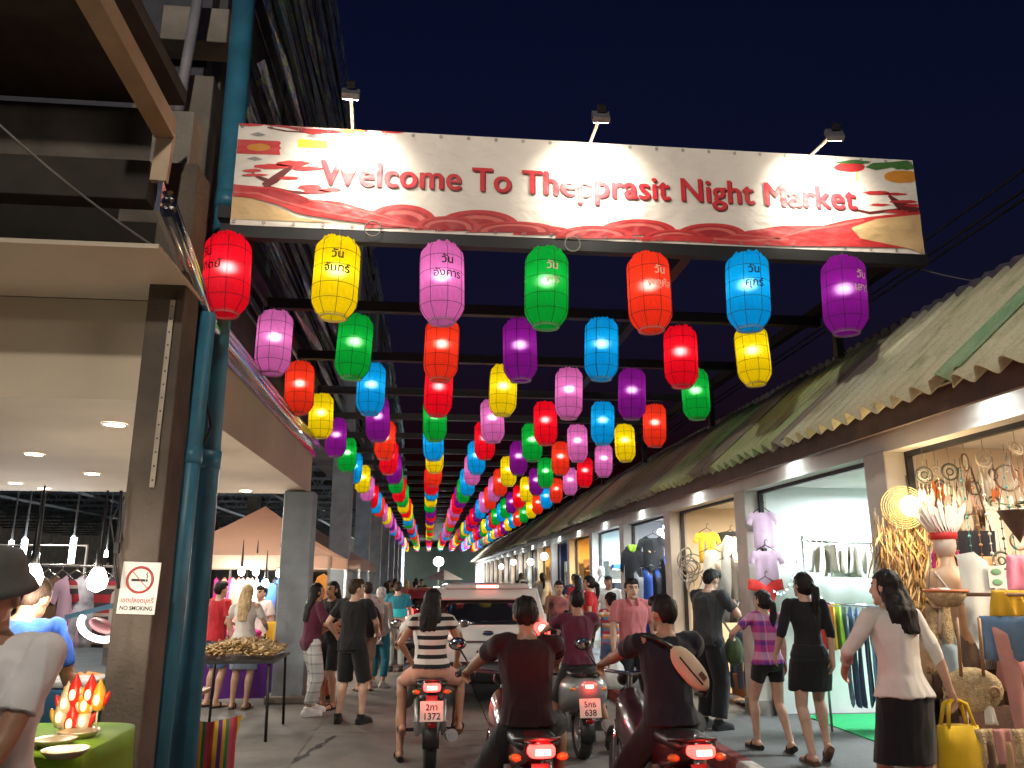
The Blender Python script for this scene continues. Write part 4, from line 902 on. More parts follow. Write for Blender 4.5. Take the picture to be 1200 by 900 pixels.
    if bottom:
        kind, mt, ln = bottom[:3]; mb = MB(); g = .012
        if kind in ('skirt', 'dress_skirt'):
            torso(mb, .018 if kind == 'dress_skirt' else .006, -.05, .21 if kind == 'dress_skirt' else .075)
            hz = pel + Vector((0, 0, -.05)); k = {sd: (leg[sd][0].lerp(leg[sd][1], min(1, ln)) if ln <= 1 else leg[sd][1].lerp(leg[sd][2], ln - 1)) for sd in (-1, 1)}
            c = (k[-1] + k[1]) / 2; dx = abs(k[1].x - k[-1].x) / 2; dy = abs(k[1].y - k[-1].y) / 2
            loops = []
            for q in (0, .3, .65, 1):
                cc = (pel + Rp @ Vector((0, -.01, -.02))).lerp(c, q); loops.append(ringl(cc, Rp, (.175 * W_ + (.024 if kind == 'dress_skirt' else .010)) * (1 - q) + (dx + .105) * q, (.128 * W_ + (.024 if kind == 'dress_skirt' else .01)) * (1 - q) + (dy + .098) * q, 20))
            mb.loft(loops)
        else:
            torso(mb, .008, -.10, .075)
            loose = bottom[3] if len(bottom) > 3 else 0.0
            for sd in (-1, 1):
                hp_, kn, an = leg[sd][:3]
                mb.ell(hp_, .100 * W_ + loose * .4, None, 14, 9)
                if ln <= 1: c = hp_.lerp(kn, ln); mb.tube([hp_, hp_.lerp(kn, ln * .5), c], [.100 * W_, .092 * W_ + loose * .6, .082 + loose], 16)
                else:
                    c = kn.lerp(an, ln - 1); mb.tube([hp_, hp_.lerp(kn, .5), kn], [.100 * W_, .086 * W_ + loose * .6, .068 + loose], 16); mb.ell(kn, .067 + loose, None, 14, 9); mb.tube([kn, kn.lerp(c, .5), c], [.068 + loose, .062 + loose, .055 + loose], 16)
        cloth_mesh(mb, kind, mt, .007)
    if shoes:
        kind, mt = shoes[:2]; mb = MB()
        for sd in (-1, 1):
            hp_, kn, an, Rf = leg[sd]; mb = MB()
            if kind == 'sandal':
                mb.tube([an + Rf @ Vector((0, -.075, -.078)), an + Rf @ Vector((0, .05, -.080)), an + Rf @ Vector((0, .19, -.084))], [.03, .04, .03], 12); mb.v = [v if True else v for v in mb.v]
                mid = an + Rf @ Vector((0, .07, -.055)); mb.ring(mid, Rf @ Vector((0, 1, 0)), .045, .012, 16, 6, ry=.032)
                mb.v = [v * s for v in mb.v]; o = mb.build('sandal', mt, t)
            else:
                mb.tube([an + Rf @ Vector((0, -.05, -.045)), an + Rf @ Vector((0, .04, -.035)), an + Rf @ Vector((0, .12, -.052)), an + Rf @ Vector((0, .18, -.06))], [.045, .05, .042, .03], 14); mb.ell(an + Rf @ Vector((0, -.05, -.05)), .045); mb.ell(an + Rf @ Vector((0, .13, -.062)), (.05, .07, .034), Rf)
                mb.box(an + Rf @ Vector((0, .05, -.083)), (.09, .26, .02), Rf); mb.tube([an + Rf @ Vector((0, -.01, -.04)), an + Rf @ Vector((0, -.012, .03))], .05, 14)
                mb.v = [v * s for v in mb.v]; m2 = remesh(mb, .012, 1, 'shoe'); link_mesh(m2, 'shoe', mt, t)
    # hair
    if hair and hair != 'none':
        mb = MB(); H = lambda x, y, z: hc + Rh @ Vector((x, y, z))
        k_ = 1.0 if hair != 'bald' else .97
        mb.ell(H(0, -.016, .022), (.087 * k_, .104 * k_, .108 * k_), Rh, 22, 16)
        if hair in ('short',): mb.ell(H(0, .03, .075), (.075, .07, .055), Rh)
        if hair in ('long', 'pony', 'bun', 'bob'): mb.ell(H(0, -.03, -.02), (.085, .085, .09), Rh)
        ln = {'long': .40, 'bob': .20, 'mid': .3}.get(hair, 0)
        if ln:
            lp = []
            for q in (0, .25, .5, .75, 1):
                c = H(0, -.045 - .02 * q, .0) + (up * -1) * (ln * q) + fw * (-.045 * min(1, q * 2)); lp.append(ringl(c, Rt, .092 + .018 * math.sin(q * 3) - .025 * q * (hair == 'long'), .066 - .026 * q, 16))
            mb.loft(lp)
        if hair == 'pony':
            mb.ell(H(0, -.115, -.01), .032); mb.tube([H(0, -.10, .0), H(.0, -.15, -.03), H(.0, -.15, -.13), H(0, -.135, -.24), H(0, -.12, -.31)], [.03, .04, .042, .032, .012], 12)
        if hair == 'bun': mb.ell(H(0, -.10, .07), .048)
        mb.v = [v * s for v in mb.v]; m2 = remesh(mb, .011, 2, 'hair')
        for v in m2.vertices:
            q = Rhi @ (v.co / s - hc); fz = .058 if hair != 'bald' else .09
            if (q.y > .028 and q.z < fz and q.z > -.14 and abs(q.x) < .13) or (hair in ('short', 'bald', 'bun') and q.z < -.03 - .0 and q.y > -.04) or (hair in ('short', 'bald') and abs(q.x) > .066 and q.y > -.035 and q.z < .0) or (hair in ('short', 'bald', 'bun') and q.z < -.088):
                v.co = (hc + Rh @ (Vector((q.x * .72, q.y * .72 - .01, q.z * .8)))) * s
        ruffle(m2, .011 if hair != 'bald' else .001, 32, seed, (1, 1, .22)); link_mesh(m2, 'hair', hair_m(hair_col), t)
    if hat:
        mb = MB(); prof = [(.135, .0), (.120, .03), (.104, .05), (.098, .10), (.085, .135), (.04, .15), (.001, .152)]
        mb.lathe(prof, (0, 0, 0), 28); mb.v = [hc * s + Rh @ (Matrix.Rotation(R(-6), 3, 'X') @ v) * s + Rh @ Vector((0, -.01, .022)) * s for v in mb.v]; o = mb.build('bucket_hat', hat, t); md = o.modifiers.new('th', 'SOLIDIFY'); md.thickness = .006; md.offset = 1
    info = dict(t=t, s=s, hc=hc * s, Rh=Rh, Rt=Rt, spine=lambda q: spine(q) * s, up=up, fw=fw, rt=rt, arm={k: [p * s for p in v] for k, v in arm.items()}, leg=leg, sw=sw * s)
    return info
def held(info, sd, dz=-.1): return info['t'].matrix_basis if False else None
def world(info, v): return Matrix.Translation(info['t'].location) @ Matrix.Rotation(info['t'].rotation_euler.z, 4, 'Z') @ v
# ------------------------------------------------------------------ vehicles
m_tail = emit('tail_glow', (1.0, 0.03, 0.025), 7)
m_tailhot = emit('tail_hot', (1.0, 0.20, 0.14), 10)
m_tailoff = pbr('tail_red', (0.25, 0.005, 0.008), .15)
m_head = emit('headlight_glow', (1, .95, .85), 10)
m_plate = pbr('plate', (0.62, 0.60, 0.56), .45)
m_glass = pbr('dark_glass', (0.012, 0.013, 0.016), .06, 0, .1, 3, spec=.8)
def paint(name, c, metal=0.0):
    m = pbr('paint_' + name, c, .28, metal, .05, 3); m.node_tree.nodes['Principled BSDF'].inputs['Coat Weight'].default_value = .8; m.node_tree.nodes['Principled BSDF'].inputs['Coat Roughness'].default_value = .08; return m
def plate_text(parent, txts, c, w, h, rot):
    mb = MB().box((0, 0, 0), (w, .006, h)); mb.v = [rot @ v + Vector(c) for v in mb.v]; o = mb.build('licence_plate', m_plate, parent, bevel=.004)
    for txt, z, sz in txts:
        me = text_mesh(txt, sz, .0012); mb = MB(); add_mesh(mb, me, lambda v: rot @ Vector((v.x, -.0045, z + v.y)) + Vector(c)); mb.build('number', m_ink, o)
def wheel(parent, y, r, w, rimm, name='wheel', x=0.0):
    ROT = Matrix.Rotation(R(90), 3, 'Y'); t = MB().lathe([(r * .72, -w * .42), (r * .90, -w * .5), (r * .98, -w * .34), (r, 0), (r * .98, w * .34), (r * .90, w * .5), (r * .72, w * .42), (r * .72, -w * .42)], (x, y, r), 40, rot=ROT).build('wheel', m_rubber, parent)
    mb = MB().lathe([(r * .73, -w * .36), (r * .66, -w * .2), (r * .66, w * .2), (r * .73, w * .36)], (x, y, r), 36, rot=ROT)
    for k in range(5):
        a = 2 * math.pi * k / 5; mb.bar((x, y, r), (x, y + math.cos(a) * r * .69, r + math.sin(a) * r * .69), .035, w * .35, up=Vector((1, 0, 0)))
    mb.tube([(x - w * .4, y, r), (x + w * .4, y, r)], r * .16, 14); rr_ = mb.build('rim', rimm, t); return t
def rloft(mb, secs, n=20, mi=0, caps=True):
    """secs: (y, z, half width, half height, squareness)"""
    loops = []
    for y, z, hw, hh, e in secs:
        lp = []
        for k in range(n):
            a = 2 * math.pi * k / n; c, s_ = math.cos(a), math.sin(a)
            lp.append(Vector((hw * math.copysign(abs(c) ** e, c), y, z + hh * math.copysign(abs(s_) ** e, s_))))
        loops.append(lp)
    mb.loft(loops, mi, caps)
def motorbike(label, loc, rotz, scooter, pm_, trim, txts, glow, name='motorbike', mirrors=True, lean=0):
    t = thing(name, label, 'scooter' if scooter else 'motorbike', loc, rotz, 'motorbikes and scooters in the traffic'); t.rotation_euler = (0, R(lean), rotz)
    wr, ww = (.24, .115) if scooter else (.29, .11)
    wheel(t, 0, wr, ww, m_steel); wheel(t, 1.25, wr, ww * .85, m_steel)
    b = MB()
    if scooter:
        rloft(b, [(-.36, .66, .05, .05, .9), (-.33, .65, .15, .10, .8), (-.22, .62, .205, .15, .75), (.0, .58, .215, .19, .75), (.25, .52, .19, .20, .75), (.42, .45, .15, .16, .75), (.5, .4, .1, .1, .8)])
        b2 = MB(); rloft(b2, [(.45, .22, .17, .05, .6), (.95, .24, .16, .05, .6)]); b2.build('floorboard', trim, t)
        b3 = MB(); rloft(b3, [(.90, .62, .20, .36, .8), (.96, .64, .21, .38, .8), (1.04, .66, .17, .36, .8), (1.10, .66, .08, .3, .8)]); b3.build('leg_shield', pm_, t)
    else:
        rloft(b, [(-.36, .76, .045, .03, .9), (-.30, .745, .085, .055, .8), (-.12, .71, .12, .09, .8), (.15, .64, .125, .13, .8), (.42, .55, .11, .15, .8), (.62, .52, .09, .14, .8), (.85, .62, .10, .18, .8), (1.0, .70, .12, .2, .8), (1.08, .72, .06, .14, .8)])
        e = MB(); rloft(e, [(.28, .34, .10, .10, .7), (.45, .34, .13, .12, .7), (.68, .36, .11, .11, .7)]); e.build('engine', m_steel, t)
    b.build('body', pm_, t)
    s_ = MB(); zt = .76 if scooter else .745
    rloft(s_, [(-.30, zt, .07, .02, .7), (-.24, zt + .005, .125, .04, .65), (.05, zt, .135, .05, .65), (.30, zt - .03, .12, .045, .65), (.52, zt - .04, .08, .035, .7)]); s_.build('seat', m_blackplastic, t)
    MB().tube([(0, 1.25, wr), (0, 1.16, .62), (0, 1.03, 1.0)], .028, 8).build('steering_stem', m_blackplastic, t)
    for sx in (-1, 1): MB().tube([(sx * .075, 1.25, wr), (sx * .075, 1.13, .66)], .022, 8).build('fork', m_chrome, t)
    hb = MB(); hb.tube([(-.36, .90, 1.00), (-.20, .98, 1.02), (0, 1.02, .99), (.20, .98, 1.02), (.36, .90, 1.00)], .013, 8); h_ = hb.build('handlebar', m_chrome, t)
    for sx in (-1, 1):
        MB().tube([(sx * .36, .90, 1.0), (sx * .26, .955, 1.015)], .02, 8).build('grip', m_rubber, h_)
        if mirrors:
            mm = MB().tube([(sx * .24, .96, 1.02), (sx * .33, .97, 1.16)], .007, 6); mm.ell((sx * .35, .97, 1.20), (.065, .02, .045)); mo = mm.build('mirror', m_blackplastic, t)
            MB().ell((sx * .35, .955, 1.20), (.055, .008, .037)).build('glass', m_chrome, mo)
    rloftb = MB(); rloft(rloftb, [(1.04, .97, .07, .04, .8), (1.10, .95, .075, .05, .8), (1.16, .93, .05, .04, .8)]); rloftb.build('headlamp_cowl', m_blackplastic, t)
    fm = MB(); fr3 = []
    for k in range(9):
        a = R(20 + 17 * k); fr3.append([Vector((x, math.cos(a) * (wr + .03 - abs(x) * .15), wr + math.sin(a) * (wr + .03 - abs(x) * .15))) for x in (-.065, -.03, 0, .03, .065)])
    def fender(yc, a0, a1, nm, m_):
        mb = MB(); rows_ = []
        for k in range(10):
            a = R(a0 + (a1 - a0) * k / 9); rows_.append([Vector((x, yc + math.cos(a) * (wr + .035 - abs(x) * .2), wr + math.sin(a) * (wr + .035 - abs(x) * .2))) for x in (-.07, -.045, 0, .045, .07)])
        mb.add([p for r_ in rows_ for p in r_], [(i * 5 + j, i * 5 + j + 1, (i + 1) * 5 + j + 1, (i + 1) * 5 + j) for i in range(9) for j in range(4)], 0, True); o = mb.build(nm, m_, t); md = o.modifiers.new('th', 'SOLIDIFY'); md.thickness = .006
    fender(1.25, 30, 150, 'front_mudguard', pm_); fender(0, 60, 190, 'rear_mudguard', m_blackplastic)
    tb = MB()
    if scooter: rloft(tb, [(-.352, .685, .068, .034, .7), (-.33, .685, .078, .042, .7), (-.29, .685, .08, .045, .7)])
    else: rloft(tb, [(-.385, .735, .062, .028, .6), (-.36, .735, .075, .036, .6), (-.31, .735, .075, .036, .6)])
    tl = tb.build('tail_light', m_tail, t)
    hc_ = MB()
    yb = -.356 if scooter else -.388; zb = .685 if scooter else .735; hc_.box((0, yb - .002, zb), (.075 if scooter else .085, .006, .03)); hc_.build('bulb_strip', m_tailhot, tl, bevel=.002)
    lamp('tail_lamp', 'POINT', (0, yb - .06, zb), glow, (1, .04, .03), t, size=.04)
    for sx in (-1, 1):
        mb = MB().ell((sx * (.14 if scooter else .135), -.31 if scooter else -.27, .66 if scooter else .69), (.035, .03, .022)); mb.build('indicator', pbr('indicator_amber', (.5, .2, .05), .2), t)
    q = Matrix.Rotation(R(-14), 3, 'X'); py_, pz_ = (-.375, .50) if scooter else (-.41, .55)
    MB().bar((0, -.30, .66), (0, py_ + .012, pz_ - .04), .10, .012).build('plate_bracket', m_blackplastic, t)
    plate_text(t, txts, (0, py_, pz_), .20, .165, q)
    MB().ell((0, py_ - .01 + .03, pz_ - .115), (.04, .012, .025)).build('reflector', m_tailoff, t)
    ex = MB().tube([(.15, .5, .25), (.17, .2, .27), (.175, .05, .28), (.185, -.25, .33)], [.022, .025, .05, .052], 14); ex.tube([(.185, -.25, .33), (.186, -.262, .332)], [.03, .03], 12); ex.build('exhaust', m_steel, t)
    for sx in (-1, 1):
        sh = MB().tube([(sx * .12, 0, wr), (sx * .12, .1, .58)], .026, 10); sh.ring((sx * .12, .03, .40), (0, .25, 1), .03, .006, 12, 5); sh.build('shock', m_steel, t)
        MB().tube([(sx * .12, .42, .27), (sx * .28, .42, .27)], .016, 8).build('footpeg', m_rubber, t)
    if not scooter:
        g = MB().tube([(-.10, -.05, .74), (-.13, -.22, .775), (-.08, -.36, .80), (.08, -.36, .80), (.13, -.22, .775), (.10, -.05, .74)], .011, 8); g.build('grab_rail', m_blackplastic, t)
    else:
        g = MB().tube([(-.13, -.12, .76), (-.15, -.28, .79), (-.08, -.36, .80), (.08, -.36, .80), (.15, -.28, .79), (.13, -.12, .76)], .013, 8); g.build('grab_rail', m_blackplastic, t)
    return t

def car(label, loc, rotz, pm_, hgt, txts, badge, brake=True, group=None):
    t = thing('car', label, 'car', loc, rotz, group); k = hgt / 1.62
    b = MB(); secs = [(0.0, .72, .70, .24, .38), (.05, .70, .80, .34, .38), (.35, .66, .86, .40, .4), (1.2, .63, .88, .40, .4), (2.4, .62, .875, .39, .4), (3.2, .62, .86, .36, .42), (3.75, .58, .80, .30, .45), (4.0, .55, .62, .2, .5)]
    rloft(b, secs, 36); b.build('body', pm_, t)
    def slice_(z, y0, y1, w, e=.32, n=36): 
        cy, hy_ = (y0 + y1) / 2, (y1 - y0) / 2; return [Vector((w * math.copysign(abs(math.cos(a)) ** e, math.cos(a)), cy + hy_ * math.copysign(abs(math.sin(a)) ** e, math.sin(a)), z)) for a in [2 * math.pi * j / n for j in range(n)]]
    g = MB(); g.loft([slice_(.98, .06, 3.05, .80), slice_(1.10, .10, 2.9, .785), slice_(1.32 * k, .24, 2.5, .73), slice_(1.50 * k, .36, 2.1, .665)]); g.build('windows', m_glass, t)
    r_ = MB(); r_.loft([slice_(1.485 * k, .28, 2.15, .675), slice_(1.53 * k, .25, 2.08, .67), slice_(1.575 * k, .34, 1.98, .60), slice_(1.59 * k, .55, 1.75, .45)]); rf = r_.build('roof', pm_, t)
    sp = MB(); sp.prism([(-.60, 1.52 * k), (.60, 1.52 * k), (.56, 1.575 * k), (-.56, 1.575 * k)], .20, .40); sp.build('spoiler', pm_, t, bevel=.015)
    q_ = Matrix.Rotation(R(-22), 3, 'X'); MB().box((0, .262, 1.435 * k), (1.36, .06, .15), q_).build('rear_header', pm_, t, bevel=.02)
    for sx in (-1, 1):
        MB().bar((sx * .785, .07, .98), (sx * .655, .34, 1.51 * k), .10, .09, up=Vector((1, 0, 0))).build('rear_pillar', pm_, t, bevel=.02)
        MB().tube([(sx * .60, .5, 1.60 * k), (sx * .60, .6, 1.625 * k), (sx * .60, 1.7, 1.625 * k), (sx * .60, 1.8, 1.59 * k)], .014, 8).build('roof_rail', m_steel, t)
        l_ = MB(); rloft(l_, [(.00, .93, .07, .13, .55), (.05, .93, .11, .15, .55), (.25, .92, .11, .13, .55)]); l_.v = [v + Vector((sx * .735, -.02, 0)) for v in l_.v]; tl = l_.build('tail_light', m_tail if brake else m_tailoff, t)
        if brake:
            hh = MB().ell((sx * .735, -.03, 1.0), (.055, .02, .05)); hh.ell((sx * .745, -.03, .875), (.055, .02, .045)); hh.build('bulb', m_tailhot, tl)
            lamp('tail_lamp', 'POINT', (sx * .73, -.12, .93), .6, (1, .05, .04), t, size=.06)
        m2 = MB(); rloft(m2, [(2.15, 1.02, .05, .02, .8), (2.22, 1.04, .10, .07, .7), (2.32, 1.04, .08, .06, .7)]); m2.v = [v + Vector((sx * .98, 0, 0)) for v in m2.v]; m2.build('wing_mirror', pm_, t)
        for y in (.72, 3.22): wheel(t, y, .32, .20, m_steel, x=sx * .80)
    bp = MB(); rloft(bp, [(-.06, .44, .70, .10, .4), (-.02, .44, .80, .14, .4), (.25, .42, .87, .14, .4)]); bp.build('rear_bumper', m_blackplastic, t)
    MB().box((0, -.012, .83), (.95, .02, .03)).build('trim_strip', m_chrome, t, bevel=.006)
    MB().box((0, -.014, .70), (.56, .015, .16)).build('plate_recess', pm_, t, bevel=.01)
    plate_text(t, txts, (0, -.026, .70), .34, .12, Matrix.Identity(3))
    bd = MB().ell((0, -.016, .94), (.085, .012, .035)); bo = bd.build('badge', m_chrome, t); MB().ell((0, -.020, .94), (.072, .012, .027)).build('badge_face', pbr('badge_blue', (.02, .03, .08), .2), bo)
    MB().tube([(-.25, .10, 1.0), (.05, .16, 1.12)], .01, 6).build('rear_wiper', m_blackplastic, t)
    hb = MB().box((0, .195, 1.545 * k), (.30, .012, .032)); hb.build('brake_light', m_tailhot if brake else m_tailoff, t, bevel=.004)
    MB().tube([(.45, .05, .27), (.45, -.06, .26)], .03, 10).build('exhaust', m_steel, t)
    return t

CARX = at(572, 720, 11.2).x
car('white SUV with dark rear window and glowing brake lights in the middle of the street', (CARX, 11.2, 0), R(-1), paint('white', (.66, .66, .66)), 1.62, [('4กฒ 5063', 0, .075)], True, group='cars in the street')
c2 = at(478, 718, 16.8)
car('dark red car ahead of the white SUV with lit left tail light', (c2.x + .74, 16.8, 0), 0, paint('dark_red', (.10, .008, .010)), 1.50, [('กท 7216', 0, .075)], True, group='cars in the street')
B1 = Vector((.06, 7.72, 0)); motorbike('black motorbike with white plate carrying the striped shirt passenger', B1, R(1), False, paint('bike_black', (.02, .02, .022)), m_blackplastic, [('2กา', .03, .07), ('1372', -.042, .075)], 2.4)
B2 = Vector((at(630, 870, 4.7).x, 5.02, 0)); motorbike('dark motorbike with glaring red tail light under the maroon shirt rider', B2, R(3), False, paint('bike_maroon', (.10, .008, .012)), m_blackplastic, [('1กส', .03, .07), ('846', -.042, .075)], 13.0)
B3 = Vector((at(820, 858, 4.55).x, 4.92, 0)); motorbike('black and pink motorbike ridden by the man with a belt bag', B3, R(2), False, paint('bike_plum', (.04, .012, .018)), m_blackplastic, [('3กข', .03, .07), ('2951', -.042, .075)], 2.2)
B4 = Vector((1.50, 8.05, 0)); motorbike('grey round-bodied scooter carrying the plum shirt rider', B4, R(2), True, paint('scooter_grey', (.22, .25, .25), .3), m_blackplastic, [('5กธ', .03, .07), ('638', -.042, .075)], 1.8, name='motor_scooter')
B5 = Vector((2.05, 10.6, 0)); 
# ------------------------------------------------------------------ who is in the street
c_black = cloth('black', (.012, .012, .014)); c_maroon = cloth('maroon', (.024, .007, .009)); c_plum = cloth('plum', (.10, .018, .04)); c_white = cloth('white', (.62, .58, .55)); c_navy = cloth('navy', (.011, .012, .020))
c_peach = cloth('peach', (.55, .26, .19)); c_pinks = cloth('pink_shirt', (.52, .16, .17)); c_blue = cloth('royal_blue', (.012, .06, .30)); c_denim = cloth('denim', (.06, .10, .19), .25); c_grey = cloth('grey', (.30, .29, .28)); c_teal = cloth('teal', (.02, .16, .22)); c_aqua = cloth('aqua', (.03, .42, .48))
c_red = cloth('red', (.42, .02, .03)); c_beige = cloth('beige', (.40, .30, .22)); c_charcoal = cloth('charcoal', (.035, .035, .038)); c_hat = cloth('hat_grey', (.10, .10, .09)); c_shoe_w = cloth('shoe_white', (.68, .66, .66)); c_brown = cloth('brown', (.10, .055, .035))
m_striped = banded('striped_jersey', 2, [(0, (.58, .54, .50)), (.56, (.02, .02, .025))], .082)
m_plaid = banded('plaid', 2, [(0, (.45, .05, .22)), (.35, (.10, .03, .22)), (.55, (.45, .05, .22)), (.62, (.60, .40, .48))], .17, second=(0, .15, [(0, (.40, .06, .24)), (.4, (.12, .04, .26)), (.65, (.55, .3, .42)), (.72, (.40, .06, .24))]))
m_pantpat = banded('patterned_trousers', 0, [(0, (.42, .42, .42)), (.45, (.12, .12, .13)), (.6, (.50, .50, .50))], .06, second=(2, .11, [(0, (.45, .45, .45)), (.5, (.14, .14, .15)), (.66, (.5, .5, .5))]))
m_multi = banded('colour_band_top', 2, [(0, (.12, .22, .35)), (.3, (.5, .22, .05)), (.5, (.55, .5, .45)), (.7, (.35, .05, .08))], .14)

def on_bike(B, rot, dy, seat_z, label, fl=None, frr=None, hl=None, hr=None, h=1.66, lean=8, pose=None, **kw):
    q = Matrix.Rotation(rot, 3, 'Z'); loc = Vector(B) + q @ Vector((0, dy, 0)); loc.z = 0
    p = dict(pelvis=(0, 0, seat_z + .085), lean=lean, footL=fl or (-.23, .30, .34), footR=frr or (.23, .30, .34), kneeL=(-.5, 1, .5), kneeR=(.5, 1, .5), handL=hl or (-.31, .66 - .0, 1.03), handR=hr or (.31, .66, 1.03), elbowL=(-.9, -.3, -.6), elbowR=(.9, -.3, -.6), palmL=(0, .2, -1), palmR=(0, .2, -1), grip=55, head_pitch=-4, slump=.15)
    p.update(pose or {}); return person(label, loc, rot, h=h, pose=p, **kw)
PASS = 'motorbike riders'
# 1 striped passenger and her driver
r1 = on_bike(B1, R(1), -.02, .76, 'woman in black and white striped shirt riding pillion on the black motorbike', h=1.56, lean=4, top=('shirt', m_striped, .35, .02), bottom=('shorts', c_peach, .75), shoes=('sandal', c_brown), hair='mid', sex='f', skin_k='tan', vox=.011, fl=(-.25, .22, .36), frr=(.27, .22, .36), hl=(-.20, .16, .93), hr=(.24, .22, .90), pose=dict(head_yaw=-38, grip=30), group=PASS)
on_bike(B1, R(1), .38, .72, 'driver in white shirt hidden in front of the striped pillion rider', h=1.62, lean=12, top=('shirt', c_white, .8, .0), bottom=('shorts', c_grey, .9), shoes=('sandal', c_black), hair='short', vox=.012, fl=(-.27, .02, .10), frr=(.25, .10, .34), hl=(-.33, .50, 1.02), hr=(.33, .50, 1.02), pose=dict(), group=PASS)
# 2 maroon rider
on_bike(B2, R(3), .12, .725, 'rider in dark maroon t-shirt seated above the glaring tail light', h=1.60, lean=5, top=('shirt', c_maroon, .62, -.02), bottom=('shorts', c_black, .95), shoes=('sandal', c_black), hair='short', vox=.0085, fl=(-.30, .15, .10), frr=(.26, .30, .36), hl=(-.36, .60, .99), hr=(.34, .72, 1.02), pose=dict(head_yaw=-6, head_pitch=-6, twist=-2), group=PASS)
# 3 belt bag rider
r3 = on_bike(B3, R(2), .16, .725, 'rider in black t-shirt with a cream belt bag across his back', h=1.62, lean=7, top=('shirt', c_navy, .62, -.02), bottom=('shorts', c_black, .95), shoes=('sandal', c_black), hair='short', vox=.0085, fl=(-.33, .10, .10), frr=(.28, .26, .36), hl=(-.34, .70, 1.02), hr=(.33, .70, 1.02), pose=dict(head_yaw=24, head_pitch=-4), group=PASS)
# 4 scooter rider
on_bike(B4, R(2), .10, .75, 'rider in plum t-shirt sitting on the grey scooter', h=1.54, lean=3, top=('shirt', c_plum, .62, .0), bottom=('shorts', c_charcoal, .95), shoes=('shoe', c_charcoal), hair='short', vox=.011, fl=(-.30, .18, .10), frr=(.33, .10, .10), hl=(-.33, .72, 1.02), hr=(.33, .72, 1.02), pose=dict(head_yaw=-5), group=PASS)
# the belt bag and strap
i3 = r3; t = i3['t']
def on_back(q, x, off): s = i3['s']; return i3['spine'](q) + i3['rt'] * x - i3['fw'] * off
a, b = on_back(.44, -.02, .175), on_back(.19, .185, .165)
wm = Matrix.Translation(t.location) @ Matrix.Rotation(t.rotation_euler.z, 4, 'Z')
bag = thing('belt_bag', 'cream belt bag slung diagonally across the black t-shirt', 'bag', wm @ ((a + b) / 2), t.rotation_euler.z)
mid = (a + b) / 2; d = (b - a).normalized(); nb = -i3['fw']; w_ = d.cross(nb).normalized(); L = (b - a).length; mb = MB(); loops = []
for k in range(11):
    f = k / 10 * 2 - 1; ww = .072 * max(.05, (1 - abs(f) ** 2.6)) ** .5; loops.append([d * (f * L * .5) + w_ * (ww * math.cos(x)) + nb * (.034 * math.sin(x) * (1 - abs(f) ** 3 * .6)) for x in [2 * math.pi * j / 16 for j in range(16)]])
mb.loft(loops); mb.build('pouch', cloth('bag_cream', (.50, .40, .29)), bag)
z_ = MB().tube([d * (-.30 * L) + nb * .036 + w_ * .012, d * (.0) + nb * .038 + w_ * .015, d * (.36 * L) + nb * .031 + w_ * .012], .005, 6); z_.build('zip', m_black, bag)
z2_ = MB().box(d * (.25 * L) + nb * .035 - w_ * .02, (.05, .004, .03), Matrix((d, nb, w_)).transposed()); z2_.build('patch', c_brown, bag)
sp_ = MB(); s_ = i3['s']
pts = [a - mid, on_back(.50, -.10, .13) - mid, on_back(.53, -.16, .02) - mid, on_back(.47, -.13, -.12) - mid]; sp_.tube(pts, .014, 6); sp_.tube([b - mid, on_back(.15, .20, .08) - mid, on_back(.16, .19, -.05) - mid], .014, 6); sp_.build('strap', m_blackplastic, bag)

# ------------------------------------------------------------------ three women on the pavement
def loc_of(P, o, rot): return Matrix.Rotation(-rot, 3, 'Z') @ (Vector(P) - Vector(o))
hold = at(984, 790, 6.15)
o1 = Vector((3.13, 7.45, .15)); person('short woman in purple plaid shirt and black shorts in front of the denim shop', o1, R(8), h=1.40, pose=dict(handL=(-.20, .26, .96), elbowL=(-1, -.5, -.3), footL=(-.10, .10, .085), footR=(.08, -.16, .10), pitchR=-18, head_yaw=22), top=('shirt', m_plaid, .6, -.02), bottom=('shorts', c_black, .45), shoes=('sandal', c_black), hair='pony', sex='f', skin_k='light', vox=.010, group='women walking on the pavement')
o2 = Vector((3.30, 6.95, .15)); rot2 = R(-2); person('woman in short black dress with a ponytail walking ahead of the white blouse', o2, rot2, h=1.56, pose=dict(handR=loc_of(at(980, 792, 6.75), o2, rot2), handL=(-.24, .14, .86), elbowR=(1, -1, -.2), footL=(-.07, -.06, .085), footR=(.10, .02, .14), pitchR=-34, kneeR=(.2, 1, 0), head_yaw=26), top=('dress', c_black, 1.25, .0), bottom=('dress_skirt', c_black, .72), shoes=('sandal', c_brown), hair='pony', sex='f', skin_k='light', vox=.009, group='women walking on the pavement')
o3 = Vector((at(1046, 700, 4.75).x, 4.75, .15)); rot3 = R(6); w3 = person('woman in white blouse and black skirt carrying a yellow bag', o3, rot3, h=1.56, pose=dict(handL=loc_of(at(990, 786, 4.95), o3, rot3), handR=(.36, .02, .80), elbowL=(-1, -.6, -.4), elbowR=(1, -1, -.1), footL=(-.08, .16, .085), footR=(.09, -.18, .11), pitchR=-22, lean=5, head_yaw=30, head_pitch=-2), top=('blouse', c_white, 1.55, -.02), bottom=('skirt', c_black, .98), shoes=('sandal', c_black), hair='mid', sex='f', skin_k='light', vox=.008, group='women walking on the pavement')
hw = world(w3, w3['arm'][1][2]); 
by = thing('shopping_bag', 'bright yellow fabric bag hanging from the white blouse woman', 'bag', (hw.x + .02, hw.y, hw.z - .45), R(6))
mb = MB(); loops = []
